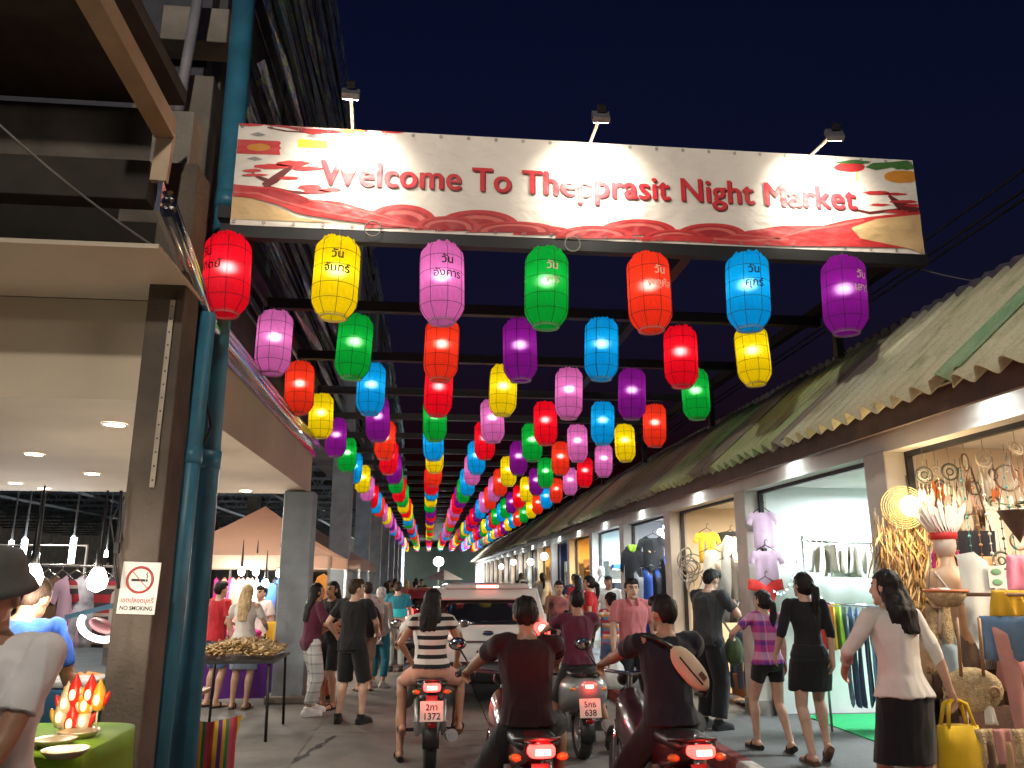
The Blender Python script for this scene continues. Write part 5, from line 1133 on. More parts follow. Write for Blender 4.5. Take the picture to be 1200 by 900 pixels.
for q, wx, wy in ((0, .13, .07), (.05, .145, .085), (.2, .14, .08), (.3, .125, .06)): loops.append([Vector((wx * math.copysign(abs(math.cos(x)) ** .6, math.cos(x)), wy * math.sin(x) + .01 * math.sin(5 * x + q * 20), q - .05)) for x in [2 * math.pi * j / 28 for j in range(28)]])
mb.loft(loops); mb.build('bag_body', cloth('yellow', (.62, .40, .015)), by)
for y in (-.035, .035): MB().tube([(-.09, y, .24), (-.06, y * .6, .37), (0, 0, .40), (.06, y * .6, .37), (.09, y, .24)], .011, 8).build('handle', cloth('yellow', (.62, .40, .015)), by)

# ------------------------------------------------------------------ people on the right side
pk = Vector((2.33, 9.25, 0)); pkp = person('man in pink short sleeved shirt and black trousers walking up the street', pk, R(184), h=1.66, pose=dict(handR=(.27, .10, .80), handL=(-.27, .08, .82), footL=(-.10, .10, .085), footR=(.10, -.12, .085), lean=0, head_pitch=-2), top=('shirt', c_pinks, .75, .0), bottom=('trousers', c_black, 1.9, .005), shoes=('shoe', c_black), hair='short', skin_k='light', vox=.0095, group='shoppers by the shop fronts')
bt = MB().box((0, .118, 1.005), (.04, .02, .03)); bt.build('belt_buckle', m_chrome, pkp['t'])
cl = MB()
for sx in (-1, 1): cl.tube([(sx * .055, .03, 1.435), (sx * .045, .085, 1.40), (sx * .03, .105, 1.355)], [.018, .02, .01], 8)
cl.build('collar', c_pinks, pkp['t'])
hw = world(pkp, pkp['arm'][1][2]); bgp = thing('plastic_bag', 'thin white plastic carrier bag in the pink shirt man\'s hand', 'bag', (hw.x, hw.y - .02, hw.z - .40))
mb = MB(); loops = []
for q, r_ in ((0, .08), (.06, .13), (.16, .13), (.24, .09), (.32, .03)): loops.append([Vector((r_ * math.cos(x) * (1 + .12 * math.sin(4 * x + q * 30)), r_ * .7 * math.sin(x) * (1 + .15 * math.sin(5 * x + 2)), q)) for x in [2 * math.pi * j / 26 for j in range(26)]])
mb.loft(loops); mb.build('bag_film', pbr('plastic_film', (.75, .74, .72), .3, 0, .1, 8, .4, 20), bgp); MB().tube([(-.03, 0, .31), (0, 0, .38), (.03, 0, .31)], .008, 6).build('handle', pbr('plastic_film', (.7, .7, .7), .3), bgp)
ph = at(826, 690, 8.55); php = person('man in dark t-shirt looking down at his phone by the dress shop', (ph.x, 8.55, .15), R(-62), h=1.62, pose=dict(handR=(.10, .34, 1.20), handL=(-.06, .34, 1.18), elbowR=(1, -.2, -1), elbowL=(-1, -.2, -1), lean=8, head_pitch=-24, palmR=(0, -.4, 1), palmL=(0, -.4, 1)), top=('shirt', c_charcoal, .7, -.06), bottom=('trousers', c_black, 1.9, .03), shoes=('shoe', c_black), hair='short', skin_k='light', vox=.0095, stout=1.12, group='shoppers by the shop fronts')
q = world(php, (php['arm'][1][2] + php['arm'][-1][2]) / 2 + Vector((0, .10, .03))); o = MB().box((0, 0, 0), (.075, .15, .009)).build('phone', m_blackplastic, None, q); o.rotation_euler = (R(35), 0, R(-62)); tag(o, 'black smartphone held by the man in dark t-shirt', 'phone')
sh_ = world(php, Vector((0, .02, 1.02))); tb_ = thing('shoulder_bag', 'olive green shoulder bag on the phone user\'s hip', 'bag', (sh_.x + .22, sh_.y - .12, 0.92)); MB().ell((0, 0, 0), (.10, .07, .15), seg=20).build('bag_body', cloth('olive', (.035, .05, .02), .5), tb_); MB().tube([(0, 0, .15), (-.12, .06, .36), (-.22, .10, .50)], .012, 6).build('strap', c_grey, tb_)
def stand(px, py, Y, z, rot, label, h, **kw):
    P = at(px, py, Y); return person(label, (P.x, Y, z), R(rot), h=h, **kw)
SH = 'shoppers by the shop fronts'
stand(692, 700, 12.2, .15, 75, 'woman in red t-shirt turning to the amber shop', 1.55, top=('shirt', c_red, .7, -.05), bottom=('trousers', c_charcoal, 1.9), shoes=('shoe', c_black), hair='pony', sex='f', skin_k='light', group=SH, pose=dict(handR=(.22, .22, 1.0)))
stand(716, 700, 10.9, .0, 20, 'woman in colour banded top and denim shorts with hair tied up', 1.48, top=('shirt', m_multi, .3, .02), bottom=('shorts', c_denim, .5), shoes=('sandal', c_brown), hair='bun', sex='f', skin_k='light', group=SH, pose=dict(footL=(-.1, .12, .085), footR=(.1, -.14, .1), pitchR=-15, handL=(-.26, .2, 1.0)))
stand(655, 700, 13.6, .0, 175, 'man in floral vest facing the camera beside the SUV', 1.62, top=('vest', cloth('floral', (.20, .20, .24), .9, col2=(.35, .12, .12)), 0, -.05), bottom=('shorts', c_navy, .9), shoes=('sandal', c_black), hair='short', skin_k='tan', group=SH)
stand(664, 735, 12.6, .0, 190, 'child with long dark hair in a patterned blue dress beside the SUV', 1.18, top=('dress', cloth('blue_pattern', (.06, .06, .20), .9, col2=(.3, .12, .3)), .4, -.05), bottom=('skirt', cloth('blue_pattern', (.06, .06, .20)), .8), shoes=('sandal', c_brown), hair='bob', sex='f', skin_k='light', group=SH)
fr5 = random.Random(17)
tops = [c_white, c_red, c_navy, c_grey, c_beige, c_black, c_teal, c_pinks]; tn = ['white', 'red', 'navy', 'grey', 'beige', 'black', 'teal', 'pink']
for k, (x, y, rt_) in enumerate(((3.25, 14.6, 180), (3.0, 16.2, 10), (3.35, 18.5, 170), (2.9, 20.5, 5), (3.3, 23.5, 185), (3.1, 27, 0))):
    person('distant shopper in %s shirt on the pavement %s' % (tn[k], ['just past the amber shop', 'two shops past the amber one', 'walking towards us past the navy shop', 'walking away past the navy shop', 'far down the row, facing us', 'farthest down the row'][k]), (x, y, .15), R(rt_), h=1.55 + .03 * k, top=('shirt', tops[k], .7, -.04), bottom=('trousers', [c_denim, c_black][k % 2], 1.9), shoes=('shoe', c_black), hair=['short', 'long', 'short', 'pony', 'short', 'bob'][k], sex='mf'[k % 2], vox=.02, pose=dict(footL=(-.1, .14, .085), footR=(.1, -.12, .085)), group=SH)

# ------------------------------------------------------------------ people on the left side
hm = at(3, 690, 3.1); person('man in grey bucket hat and white t-shirt close by the toy stall', (hm.x, 3.1, 0), R(168), h=1.71, pose=dict(handL=(-.12, .24, .93), elbowL=(-1, -.7, -.2), handR=(.3, .1, .9), head_yaw=12, head_pitch=-8, lean=3), top=('shirt', cloth('bright_white', (.78, .75, .73)), .75, -.04), bottom=('shorts', c_navy, .95), shoes=('shoe', c_black), hair='short', skin_k='tan', vox=.008, hat=c_hat, stout=1.15, group='shoppers on the left')
rm_ = at(4, 802, 2.94)
o = MB().prism([(-.05, -.02), (-.02, .02), (.0, -.005), (.02, .03), (.035, .0), (.05, .012), (.045, -.02), (.02, -.012), (.0, -.03), (-.02, -.012)], 0, .006).build('shirt_print', m_signred, None)
bp_ = [x for x in bpy.data.objects if x.get('label', '').startswith('man in grey bucket')][0]; o.parent = bp_; o.location = (-.08, .178, 1.20); o.rotation_euler = (0, 0, R(180))
bm_ = at(46, 697, 5.0); person('balding man in royal blue t-shirt bending over the toy stall', (bm_.x - .05, 4.75, 0), R(-14), h=1.70, pose=dict(lean=20, head_pitch=-22, handR=(.2, .42, .95), handL=(-.2, .42, .95)), top=('shirt', c_blue, .8, -.05), bottom=('shorts', c_charcoal, .95), shoes=('shoe', c_black), hair='bald', hair_col='brown', skin_k='tan', stout=1.15, vox=.010, group='shoppers on the left')
SL = 'people by the gazebo and pillars'
stand(257, 700, 11.6, 0, -40, 'man in red t-shirt at the gazebo stall', 1.62, top=('shirt', c_red, .7, -.04), bottom=('shorts', c_denim, .9), shoes=('sandal', c_black), hair='short', skin_k='light', group=SL, pose=dict(handR=(.28, .05, .85)))
stand(289, 702, 11.4, 0, -10, 'blond woman in white t-shirt and denim skirt facing the gazebo stall', 1.58, top=('shirt', c_white, .7, .02), bottom=('skirt', cloth('pale_denim', (.25, .32, .42)), .9), shoes=('sandal', c_brown), hair='long', hair_col='blond', sex='f', skin_k='light', group=SL, pose=dict(handL=(-.2, .25, 1.05), handR=(.2, .28, 1.0)))
stand(307, 706, 13.0, 0, 150, 'stallholder with dark hair in pale top behind the lit table', 1.55, top=('shirt', c_white, .7, -.04), bottom=('trousers', c_navy, 1.9), shoes=('shoe', c_black), hair='short', skin_k='light', group=SL)
stand(368, 700, 10.85, 0, -62, 'long haired woman in plum t-shirt, patterned trousers and white trainers', 1.60, top=('shirt', cloth('plum_tee', (.085, .016, .035)), .85, -.10), bottom=('trousers', m_pantpat, 1.86, .022), shoes=('shoe', c_shoe_w), hair='long', sex='f', skin_k='tan', vox=.0095, group=SL, pose=dict(handR=(.20, .30, 1.02), handL=(-.12, .32, 1.02), footL=(-.14, .12, .085), footR=(.12, -.04, .085), lean=4))
stand(391, 696, 11.35, 0, 140, 'dark haired companion in black top facing the plum t-shirt woman', 1.62, top=('shirt', c_black, .8, -.06), bottom=('shorts', c_black, .95), shoes=('sandal', c_black), hair='long', sex='f', skin_k='tan', vox=.0095, group=SL, pose=dict(handR=(.16, .28, 1.05), handL=(-.16, .26, 1.0)))
stand(416, 695, 10.15, 0, -28, 'tall man in black t-shirt, black knee shorts and black shoes', 1.65, top=('shirt', c_black, .72, -.07), bottom=('shorts', c_black, 1.0, .012), shoes=('shoe', c_black), hair='short', hair_col='brown', skin_k='light', vox=.009, stout=1.05, group=SL, pose=dict(handR=(.12, .34, 1.02), handL=(-.30, .10, .98), elbowR=(1, -.5, -.5), head_yaw=-30, footL=(-.16, .0, .085), footR=(.13, .05, .085), toeL=28))
og = stand(446, 704, 13.4, 0, -25, 'white haired older woman in grey cardigan and teal trousers', 1.52, top=('cardigan', cloth('cardigan', (.36, .33, .33)), 1.8, -.20), bottom=('trousers', c_teal, 1.75, .01), shoes=('shoe', c_shoe_w), hair='short', hair_col='white', sex='f', skin_k='light', group=SL, stout=1.1)
bk = at(434, 728, 12.75); rk = thing('backpack', 'round black backpack held between the tall man and older woman', 'backpack', bk); mb = MB(); mb.ell((0, 0, 0), (.16, .13, .25)); mb.ell((0, -.09, -.08), (.11, .06, .11)); rk_m = remesh(mb, .015, 2, 'bag_body'); link_mesh(rk_m, 'bag_body', c_black, rk); MB().tube([(-.05, .0, .24), (0, .0, .30), (.05, 0, .24)], .012, 8).build('handle', c_black, rk)
stand(431, 702, 13.0, 0, 20, 'person in white shirt with the black backpack', 1.60, top=('shirt', c_white, .8, -.05), bottom=('shorts', c_beige, .95), shoes=('sandal', c_brown), hair='short', hair_col='brown', skin_k='light', group=SL)
stand(466, 702, 15.6, 0, 6, 'person in teal top with aqua waistband and grey trousers', 1.60, top=('shirt', c_teal, .7, .13), bottom=('trousers', c_grey, 1.9, .01), shoes=('shoe', c_black), hair='short', hair_col='brown', skin_k='light', group=SL, stout=1.12)
wb = MB(); wb.lathe([(.20, .98), (.205, 1.02), (.20, 1.10), (.195, 1.13)], (0, 0, 0), 24); wb.v = [Vector((v.x, v.y * .76, v.z * .98)) for v in wb.v]; x_ = [x for x in bpy.data.objects if x.get('label', '').startswith('person in teal top')][0]; wb.build('waistband', c_aqua, x_)
spots = [(-1.35, 19.5, 5), (-.75, 20.8, 178), (-1.1, 22.6, 0), (-.35, 24.5, 10), (-1.2, 26.5, 180), (-.7, 29, 0), (-.2, 32, 175), (-1.3, 34, 5), (-.5, 38, 0)]
where = ['behind the teal top, nearest', 'facing us beyond the teal top', 'third beyond the teal top', 'beside the dark red car', 'facing us by the far pillars', 'sixth beyond the teal top', 'seventh beyond the teal top', 'by the far pillar line', 'last before the end building']
for k, (x, y, rt_) in enumerate(spots):
    person('distant walker in %s shirt %s' % (tn[(k * 3) % 8], where[k]), (x, y, 0), R(rt_), h=1.52 + .02 * k, top=('shirt', tops[(k * 3) % 8], .7, -.04), bottom=('trousers', [c_denim, c_black, c_beige][k % 3], 1.9), shoes=('shoe', c_black), hair=['short', 'long', 'bob'][k % 3], hair_col=['black', 'brown', 'blond'][k % 3] if k % 2 else 'black', sex='mf'[k % 2], vox=.022, pose=dict(footL=(-.1, .14, .085), footR=(.1, -.12, .085)), group='distant walkers on the left')
# ------------------------------------------------------------------ goods on show
TEE = [(-.10, .0), (-.06, -.035), (.06, -.035), (.10, .0), (.22, -.06), (.27, -.20), (.19, -.235), (.165, -.16), (.165, -.56), (-.165, -.56), (-.165, -.16), (-.19, -.235), (-.27, -.20), (-.22, -.06)]
DRESS = [(-.10, .0), (-.05, -.09), (.05, -.09), (.10, .0), (.135, -.04), (.14, -.28), (.20, -.78), (-.20, -.78), (-.14, -.28), (-.135, -.04)]
SHORTS = [(-.17, 0), (.17, 0), (.21, -.32), (.02, -.34), (0, -.20), (-.02, -.34), (-.21, -.32)]
JEANS = [(-.13, 0), (.13, 0), (.15, -.22), (.135, -.95), (.015, -.95), (0, -.27), (-.015, -.95), (-.135, -.95), (-.15, -.22)]
SUNDRESS = [(-.07, .12), (-.06, .12), (-.05, .0), (.05, .0), (.06, .12), (.07, .12), (.09, -.02), (.11, -.22), (.19, -.72), (-.19, -.72), (-.11, -.22), (-.09, -.02)]
def garment(name, label, cat, P, rot, outline, m, sc=1.0, depth=.035, hanger=True, group=None, hcol=None, trim=None, seed=0):
    t = thing(name, label, cat, P, R(rot), group)
    o = MB().puff([(u * sc, w * sc) for u, w in outline], depth, seed=seed + P[0] * 3, c=(0, -.25 * sc)).build('cloth', m, t)
    if hanger:
        h = MB().tube([(-.15 * sc, 0, -.03), (0, 0, .045), (.15 * sc, 0, -.03)], .006, 6); h.tube([(0, 0, .04), (.0, 0, .09), (.02, 0, .11), (.03, 0, .085)], .004, 5); h.build('hanger', hcol or m_blackplastic, t)
    if trim: MB().puff([(u * sc, w * sc) for u, w in trim[0]], depth * 1.25, seed=3).build(trim[2], trim[1], t)
    return t
def A_(px, py, Y, dz=0): v = at(px, py, Y); return (v.x, v.y, v.z + dz)
c_lilac = cloth('lilac', (.56, .40, .54)); c_redg = cloth('scarlet', (.52, .03, .025)); c_yellow = cloth('mustard', (.62, .36, .03)); c_cream = cloth('cream', (.60, .54, .44)); c_off = cloth('off_white', (.60, .60, .56)); c_lime = cloth('lime', (.30, .55, .05)); c_steelb = cloth('steel_blue', (.10, .20, .34), .3); c_dkdenim = cloth('dark_denim', (.03, .05, .12), .3); c_midd = cloth('mid_denim', (.10, .17, .28), .3); c_coral = cloth('coral', (.60, .16, .12)); c_magenta = cloth('magenta', (.55, .03, .20)); c_mauve = cloth('mauve', (.30, .20, .28)); c_cobalt = cloth('cobalt', (.03, .10, .45)); c_straw = pbr('straw', (.46, .35, .20), .85, 0, .3, 30, .8, 120); c_tan = cloth('tan', (.34, .22, .12)); c_rose = cloth('rose', (.42, .20, .18))
# --- denim shop: tops on the pier, two racks, green mat
P = A_(893, 598, 9.12); garment('t_shirt', 'lilac t-shirt hanging topmost on the pier of the denim shop', 't-shirt', P, 4, TEE, c_lilac, .78, .04, group='tops hung on the denim shop pier')
P = A_(897, 643, 9.08); garment('t_shirt', 'lilac wrap top hanging between a t-shirt and a red top', 't-shirt', P, -6, TEE, c_lilac, .80, .045, group='tops hung on the denim shop pier', seed=4)
P = A_(897, 680, 9.05); garment('t_shirt', 'scarlet frilled top hanging lowest on the denim shop pier', 't-shirt', P, 2, [(-.10, 0), (0, -.08), (.10, 0), (.24, .02), (.26, -.12), (.15, -.14), (.08, -.42), (0, -.5), (-.10, -.42), (-.15, -.14), (-.27, -.12), (-.24, .02)], c_redg, .85, .05, group='tops hung on the denim shop pier')
def rack(label, a, b, floor, legs=True):
    a, b = Vector(a), Vector(b); t = thing('clothes_rack', label, 'rack', (a.x, a.y, floor))
    o = Vector((a.x, a.y, floor)); MB().tube([a - o, b - o], .014, 8).build('rail', m_chrome, t)
    MB().tube([a - o + Vector((0, .03, -.1)), b - o + Vector((0, .03, -.1))], .008, 6).build('brace', m_chrome, t)
    for p in (a, b): MB().tube([p - o + Vector((0, 0, .06)), (p.x - o.x, p.y - o.y, 0)], .014, 8).build('post', m_chrome, t)
    return t
ra, rb_ = A_(940, 634, 8.95), A_(1042, 638, 8.95); rack('chrome rack of short pale garments against the white shop wall', ra, rb_, .15)
names_ = ['white', 'cream', 'ivory', 'off white', 'pale linen', 'grey white', 'chalk', 'pale', 'ecru', 'milk white']
for k in range(10):
    f = .12 + .088 * k; p = Vector(ra).lerp(Vector(rb_), f); garment('shorts', '%s shorts, %s on the upper rack of the denim shop' % ([c_off, c_cream][k % 2] and names_[k], ORD[k]), 'shorts', (p.x, p.y - .02, p.z - .03), 25 + 30 * (k % 3), [SHORTS, [(-.13, 0), (.13, 0), (.19, -.36), (-.19, -.36)]][k % 2], [c_off, c_cream, c_off][k % 3], .95 + .05 * (k % 2), .05, False, 'pale shorts on the upper rack', seed=k)
ra, rb_ = A_(962, 707, 8.2), A_(1060, 712, 8.2); rack('chrome rack of blue jeans over the green mat', ra, rb_, .165)
jm = [c_redg, c_yellow, c_lime, c_midd, c_steelb, c_midd, c_dkdenim, c_steelb, c_midd, c_dkdenim, c_steelb, c_dkdenim, c_midd]; jn = ['scarlet trousers', 'mustard trousers', 'lime trousers', 'mid blue jeans', 'pale blue jeans', 'mid blue jeans', 'dark jeans', 'pale blue jeans', 'mid blue jeans', 'dark jeans', 'pale blue jeans', 'dark jeans', 'mid blue jeans']
for k in range(13):
    p = Vector(ra).lerp(Vector(rb_), .03 + .078 * k); garment('jeans', '%s, %s on the jeans rack of the denim shop' % (jn[k], ORD[k]), 'trousers', (p.x, p.y, p.z - .02), 38 + (k * 37) % 40, JEANS if k > 2 else [(u, w * .45) for u, w in JEANS], jm[k], 1.02, .05, False, 'jeans on the lower rack', seed=k)
sl = MB(); pts = sag(at(1024, 588, 9.0), at(938, 632, 8.9), .12, 26); sl.tube(pts, .004, 5); pts2 = sag(at(938, 632, 8.9), at(905, 690, 8.95), .25, 20); sl.tube(pts2, .004, 5); pts3 = [at(936, 634, 8.88), at(934, 660, 8.88), at(936, 690, 8.88)]; sl.tube(pts3, .004, 5)
sl_m = [m_steel, emit('fairy_100', (1, .95, .8), 5, False), emit('fairy_30', (.3, .4, 1), 5, False), emit('fairy_25', (.25, 1, .6), 5, False)]
for i, p in enumerate(pts[1::2] + pts2[1::2] + [pts3[0].lerp(pts3[2], q / 9) for q in range(9)]): sl.ell(p + Vector((0, -.004, -.009)), .011, None, 8, 6, 1 + (0 if i < 13 else i % 3))
tag(sl.build('string_lights', sl_m), 'string of tiny coloured lights looped across the white denim shop', 'string lights')
struct(MB().box((5.25, 7.93, .155), (2.0, 2.6, .012)).build('green_mat', pbr('mat_green', (.01, .30, .10), .95, 0, .12, 12, .4, 200)))
# --- dress shop
P = A_(828, 622, 11.4); garment('t_shirt', 'mustard yellow t-shirt on a hanger in the dress shop', 't-shirt', P, 6, TEE, c_yellow, .82, .05)
P = A_(833, 645, 11.25); garment('dress', 'long white strappy dress hanging in front of the mustard t-shirt', 'dress', P, 0, SUNDRESS, c_off, 1.12, .06)
P = A_(856, 624, 11.5); garment('t_shirt', 'white top with black sleeves on a black hanger by the pier', 't-shirt', P, -8, [(u, w * 1.25) for u, w in TEE], c_off, .78, .05, trim=([(-.29, -.02), (-.10, .02), (.10, .02), (.29, -.02), (.29, -.2), (.21, -.22), (.1, -.1), (-.1, -.1), (-.21, -.22), (-.29, -.2)], c_black, 'sleeves'))
P = A_(864, 650, 10.9); garment('dress', 'dark grey sleeveless dress hanging beside the pier', 'dress', P, 30, DRESS, c_charcoal, 1.15, .06, seed=3)
P = A_(852, 655, 11.2); garment('dress', 'slate grey slip dress hanging beside the white dress', 'dress', P, 20, SUNDRESS, cloth('slate', (.13, .15, .17)), 1.2, .05, seed=5)
P = A_(808, 668, 11.6); t = thing('wire_basket', 'bundle of grey wire baskets hanging in the dress shop', 'basket', P); q = random.Random(2)
for k in range(9): 
    mb = MB().ring((q.uniform(-.12, .12), q.uniform(-.1, .1), q.uniform(-.22, .2)), (q.uniform(-1, 1), 1, q.uniform(-1, 1)), q.uniform(.09, .17), .010, 22, 6); mb.build('hoop', pbr('wire_grey', (.36, .33, .30), .5, .3), t)
P = A_(842, 735, 10.6); t = thing('potted_plant', 'dark green leafy plant by the phone user', 'plant', (P[0] + .25, P[1], .15)); q = random.Random(6); lf = MB()
for k in range(60):
    a = q.uniform(0, 6.28); d = Vector((math.cos(a), math.sin(a), q.uniform(.2, 1.4))).normalized(); b_ = Vector((0, 0, .42)) + d * q.uniform(.0, .3); L = q.uniform(.14, .3); w = d.cross(Vector((0, 0, 1))).normalized() * .03; lf.add([b_ - w * .4, b_ + w * .4, b_ + d * L * .6 + w, b_ + d * L + Vector((0, 0, -.05)), b_ + d * L * .6 - w], [(0, 1, 2, 3, 4)])
lf.build('leaves', pbr('leaf', (.045, .11, .025), .5, 0, .4, 8), t); MB().lathe([(.10, 0), (.14, .3), (.15, .32), (.13, .32)], seg=24, capb=True).build('pot', pbr('terracotta', (.30, .14, .08), .8), t)
for k, (px, py, Y, nm, m, sc) in enumerate(((868, 738, 10.3, 'dark jeans hanging low by the pier of the dress shop', c_dkdenim, .75), (880, 735, 9.95, 'black jeans folded over the rail by the dress shop pier', c_black, .72), (857, 742, 10.6, 'indigo jeans hanging behind the dark ones', c_dkdenim, .7))):
    garment('jeans', nm, 'trousers', A_(px, py, Y), 20 + 15 * k, JEANS, m, sc, .06, False, 'jeans by the dress shop pier', seed=k)
MB_ = MB().box((4.6, 11.0, .158), (1.6, 2.6, .016)); struct(MB_.build('floor_mat', c_straw))
for k in range(9):
    y = 9.9 + .22 * k; mb = MB(); 
    for s_ in (-.05, .05): mb.ell((3.86, y + s_, .19), (.11, .04, .035))
    o = mb.build('sandals', [m_black, m_wood, c_grey][k % 3]); tag(o, 'pair of %s sandals on the dress shop sill, %s from the pier' % (['black', 'brown', 'grey'][k % 3], ORD[k]), 'sandals', 'sandals on the dress shop sill')
# --- black shirt shop
P = A_(741, 640, 14.6); garment('t_shirt', 'black long shirt with a lime neckline hanging outside', 't-shirt', P, 10, [(u * 1.0, w * 2.1) for u, w in TEE], c_black, 1.0, .07, trim=([(-.11, .01), (-.07, -.09), (0, -.13), (.07, -.09), (.11, .01), (.05, .03), (-.05, .03)], c_lime, 'neckline'))
P = A_(765, 628, 14.2); garment('t_shirt', 'black t-shirt with a faded chest print on a hanger', 't-shirt', P, -4, TEE, cloth('washed_black', (.03, .032, .034)), 1.15, .06, trim=([(-.09, -.22), (.09, -.22), (.09, -.27), (-.09, -.27)], c_tan, 'chest_print'))
for k, (px, py, m, nm) in enumerate(((752, 668, c_grey, 'grey'), (763, 665, c_cobalt, 'cobalt blue'), (773, 668, c_navy, 'navy'), (783, 655, c_charcoal, 'charcoal'), (790, 660, c_midd, 'faded blue'))):
    garment('dress', '%s long dress in the row outside the black shirt shop' % nm, 'dress', A_(px, py, 13.9 - .25 * k), 30, DRESS, m, 1.35, .07, seed=k, group='dresses outside the black shirt shop')
t = thing('bulb_cluster', 'cluster of bare white bulbs inside the black shirt shop', 'lamp', A_(779, 628, 14.4)); 
for d in ((0, 0, 0), (-.08, 0, .07), (.07, 0, .05), (.03, 0, .16)): MB().ell(d, .055).build('bulb', emit('bulb_white', (.95, 1, 1), 14), t)
# --- further shops: mannequin, shelves with goods
t = thing('mannequin', 'pale mannequin in white in front of the pale blue shop', 'mannequin', A_(705, 700, 17.0)[:2] + (.15,)); mm = MB(); 
for z, a, b_ in ((.72, .16, .12), (.95, .17, .12), (1.1, .13, .1), (1.35, .19, .12), (1.44, .08, .06), (1.5, .05, .05)): pass
mm.loft([[Vector((a * math.cos(x), b_ * math.sin(x), z)) for x in [2 * math.pi * j / 20 for j in range(20)]] for z, a, b_ in ((.62, .20, .15), (.95, .17, .12), (1.1, .13, .1), (1.3, .18, .12), (1.42, .17, .09), (1.47, .06, .05), (1.53, .05, .05))]); mm.build('torso', c_off, t); MB().ell((0, 0, 1.64), (.08, .095, .12)).build('head', m_white, t); MB().tube([(0, 0, 0), (0, 0, .65)], .02, 8).build('stand', m_chrome, t)
gq = random.Random(12)
for i in range(3, NB):
    a, b_ = cols_y[i] + .3, cols_y[i + 1] - .25; warm = i in (5, 7, 8)
    t = thing('display_shelf', 'shelf of %s goods at the back of the %s shop along the row' % (('carved amber' if warm else ['folded blue', 'mixed pale', 'folded dark'][i % 3]), ORD[i]), 'shelf', (XF + .95, b_ - .18, .15), 0, 'display shelves in the shops')
    MB().box((0, .08, 1.0), (1.2, .03, 2.0)).build('back_panel', m_wood if warm else m_pier, t)
    for z in (.35, .8, 1.25, 1.7): 
        MB().box((0, -.08, z), (1.2, .30, .025)).build('shelf_board', m_wood if warm else m_pier, t)
    for z in (.35, .8, 1.25, 1.7):
        for k in range(5):
            x = -.48 + .24 * k; hh = gq.uniform(.1, .32); mt = gq.choice([m_wood, c_tan, m_brown, c_straw, pbr('brass', (.45, .28, .08), .35, .6)] if warm else [c_cobalt, c_off, c_navy, c_rose, c_grey, c_teal])
            o = (MB().lathe([(.03, 0), (.08, hh * .3), (.06, hh * .7), (.03, hh * .85), (.05, hh)], (x, -.1, z + .013), 14, capb=True) if warm else MB().box((x, -.1, z + .013 + hh / 2), (.18, .22, hh))).build('goods', mt, t, bevel=0 if warm else .02); o['kind'] = 'stuff' if False else 'thing'; del o['kind']
    for k in range(4 if i < 14 else 2):
        yy = a + .25 + .22 * k; mt = gq.choice([c_navy, c_off, c_red, c_grey, c_teal, c_black, c_beige, c_cobalt]); nm = mt.name[6:].replace('_', ' ')
        if i > 4: garment('dress', '%s dress hung %s from the near pier in the %s shop' % (nm, ORD[k], ORD[i]), 'dress', (XF + .35, yy, 2.15), 75, DRESS, mt, 1.2, .06, False, 'clothes hung in the far shop fronts', seed=k + i)
for i, (y, x) in enumerate(((27.5, 3.72), (33, 3.72), (38.5, 3.72), (24.2, 3.72))):
    t = thing('pendant_lamp', 'glaring white pendant bulb by the far shop fronts, ' + ['second nearest', 'third nearest', 'farthest', 'nearest'][i], 'lamp', (x - .25, y, 2.2 + .1 * (i % 2)), 0, 'pendant bulbs along the far shops'); MB().ell((0, 0, 0), .11).build('bulb', emit('bulb_white', (.95, 1, 1), 14), t); MB().tube([(0, 0, .1), (0, 0, .6)], .008, 6).build('cord', m_blackcable, t)

# --- dream catcher stall
def dream_catcher(px, py, Y, r, m, label, feathers, fm, inner=True, tilt=0, leaf=False):
    t = thing('dream_catcher', label, 'dream catcher', A_(px, py, Y), R(tilt), 'dream catchers hung in the stall')
    mb = MB().ring((0, 0, 0), (0, 1, 0), r * (.62 if leaf else 1), .008, 26, 6, ry=r); mb.build('hoop', m, t)
    if inner: MB().ring((0, 0, 0), (0, 1, 0), r * .42, .006, 18, 5).build('inner_hoop', m, t)
    w = MB()
    for k in range(12):
        a, b_ = 2 * math.pi * k / 12, 2 * math.pi * (k + 3) / 12; w.tube([(r * math.cos(a), 0, r * math.sin(a)), (r * .42 * math.cos((a + b_) / 2), 0, r * .42 * math.sin((a + b_) / 2)), (r * math.cos(b_), 0, r * math.sin(b_))], .0018, 4)
    w.build('web', c_off, t); MB().tube([(0, 0, r), (0, 0, r + .16)], .0025, 5).build('cord', m_cable, t)
    q = random.Random(int(px)); f = 0
    for k in range(feathers):
        x = (k - (feathers - 1) / 2) * r * 1.5 / max(1, feathers - 1); L = q.uniform(.12, .2); z = -math.sqrt(max(.05, 1 - (x / r) ** 2 * .9)) * r - q.uniform(.02, .08)
        pts = [(x, 0, z), (x + q.uniform(-.01, .01), 0, z - L)]
        mb = MB().tube([(x, 0, z + .06), (x, 0, z)], .002, 4); mb.puff([(x, z), (x + .016, z - L * .3), (x + .018, z - L * .7), (x, z - L), (x - .018, z - L * .7), (x - .014, z - L * .3)], .004); mb.build('feather', fm, t)
f_w = cloth('feather_white', (.62, .58, .52)); f_o = cloth('feather_orange', (.55, .14, .03)); f_p = cloth('feather_pink', (.55, .36, .34)); f_b = cloth('feather_brown', (.15, .07, .04)); h_d = pbr('hoop_dark', (.05, .06, .045), .6); h_b = pbr('hoop_brown', (.16, .09, .05), .6); h_c = pbr('hoop_cream', (.50, .42, .32), .6)
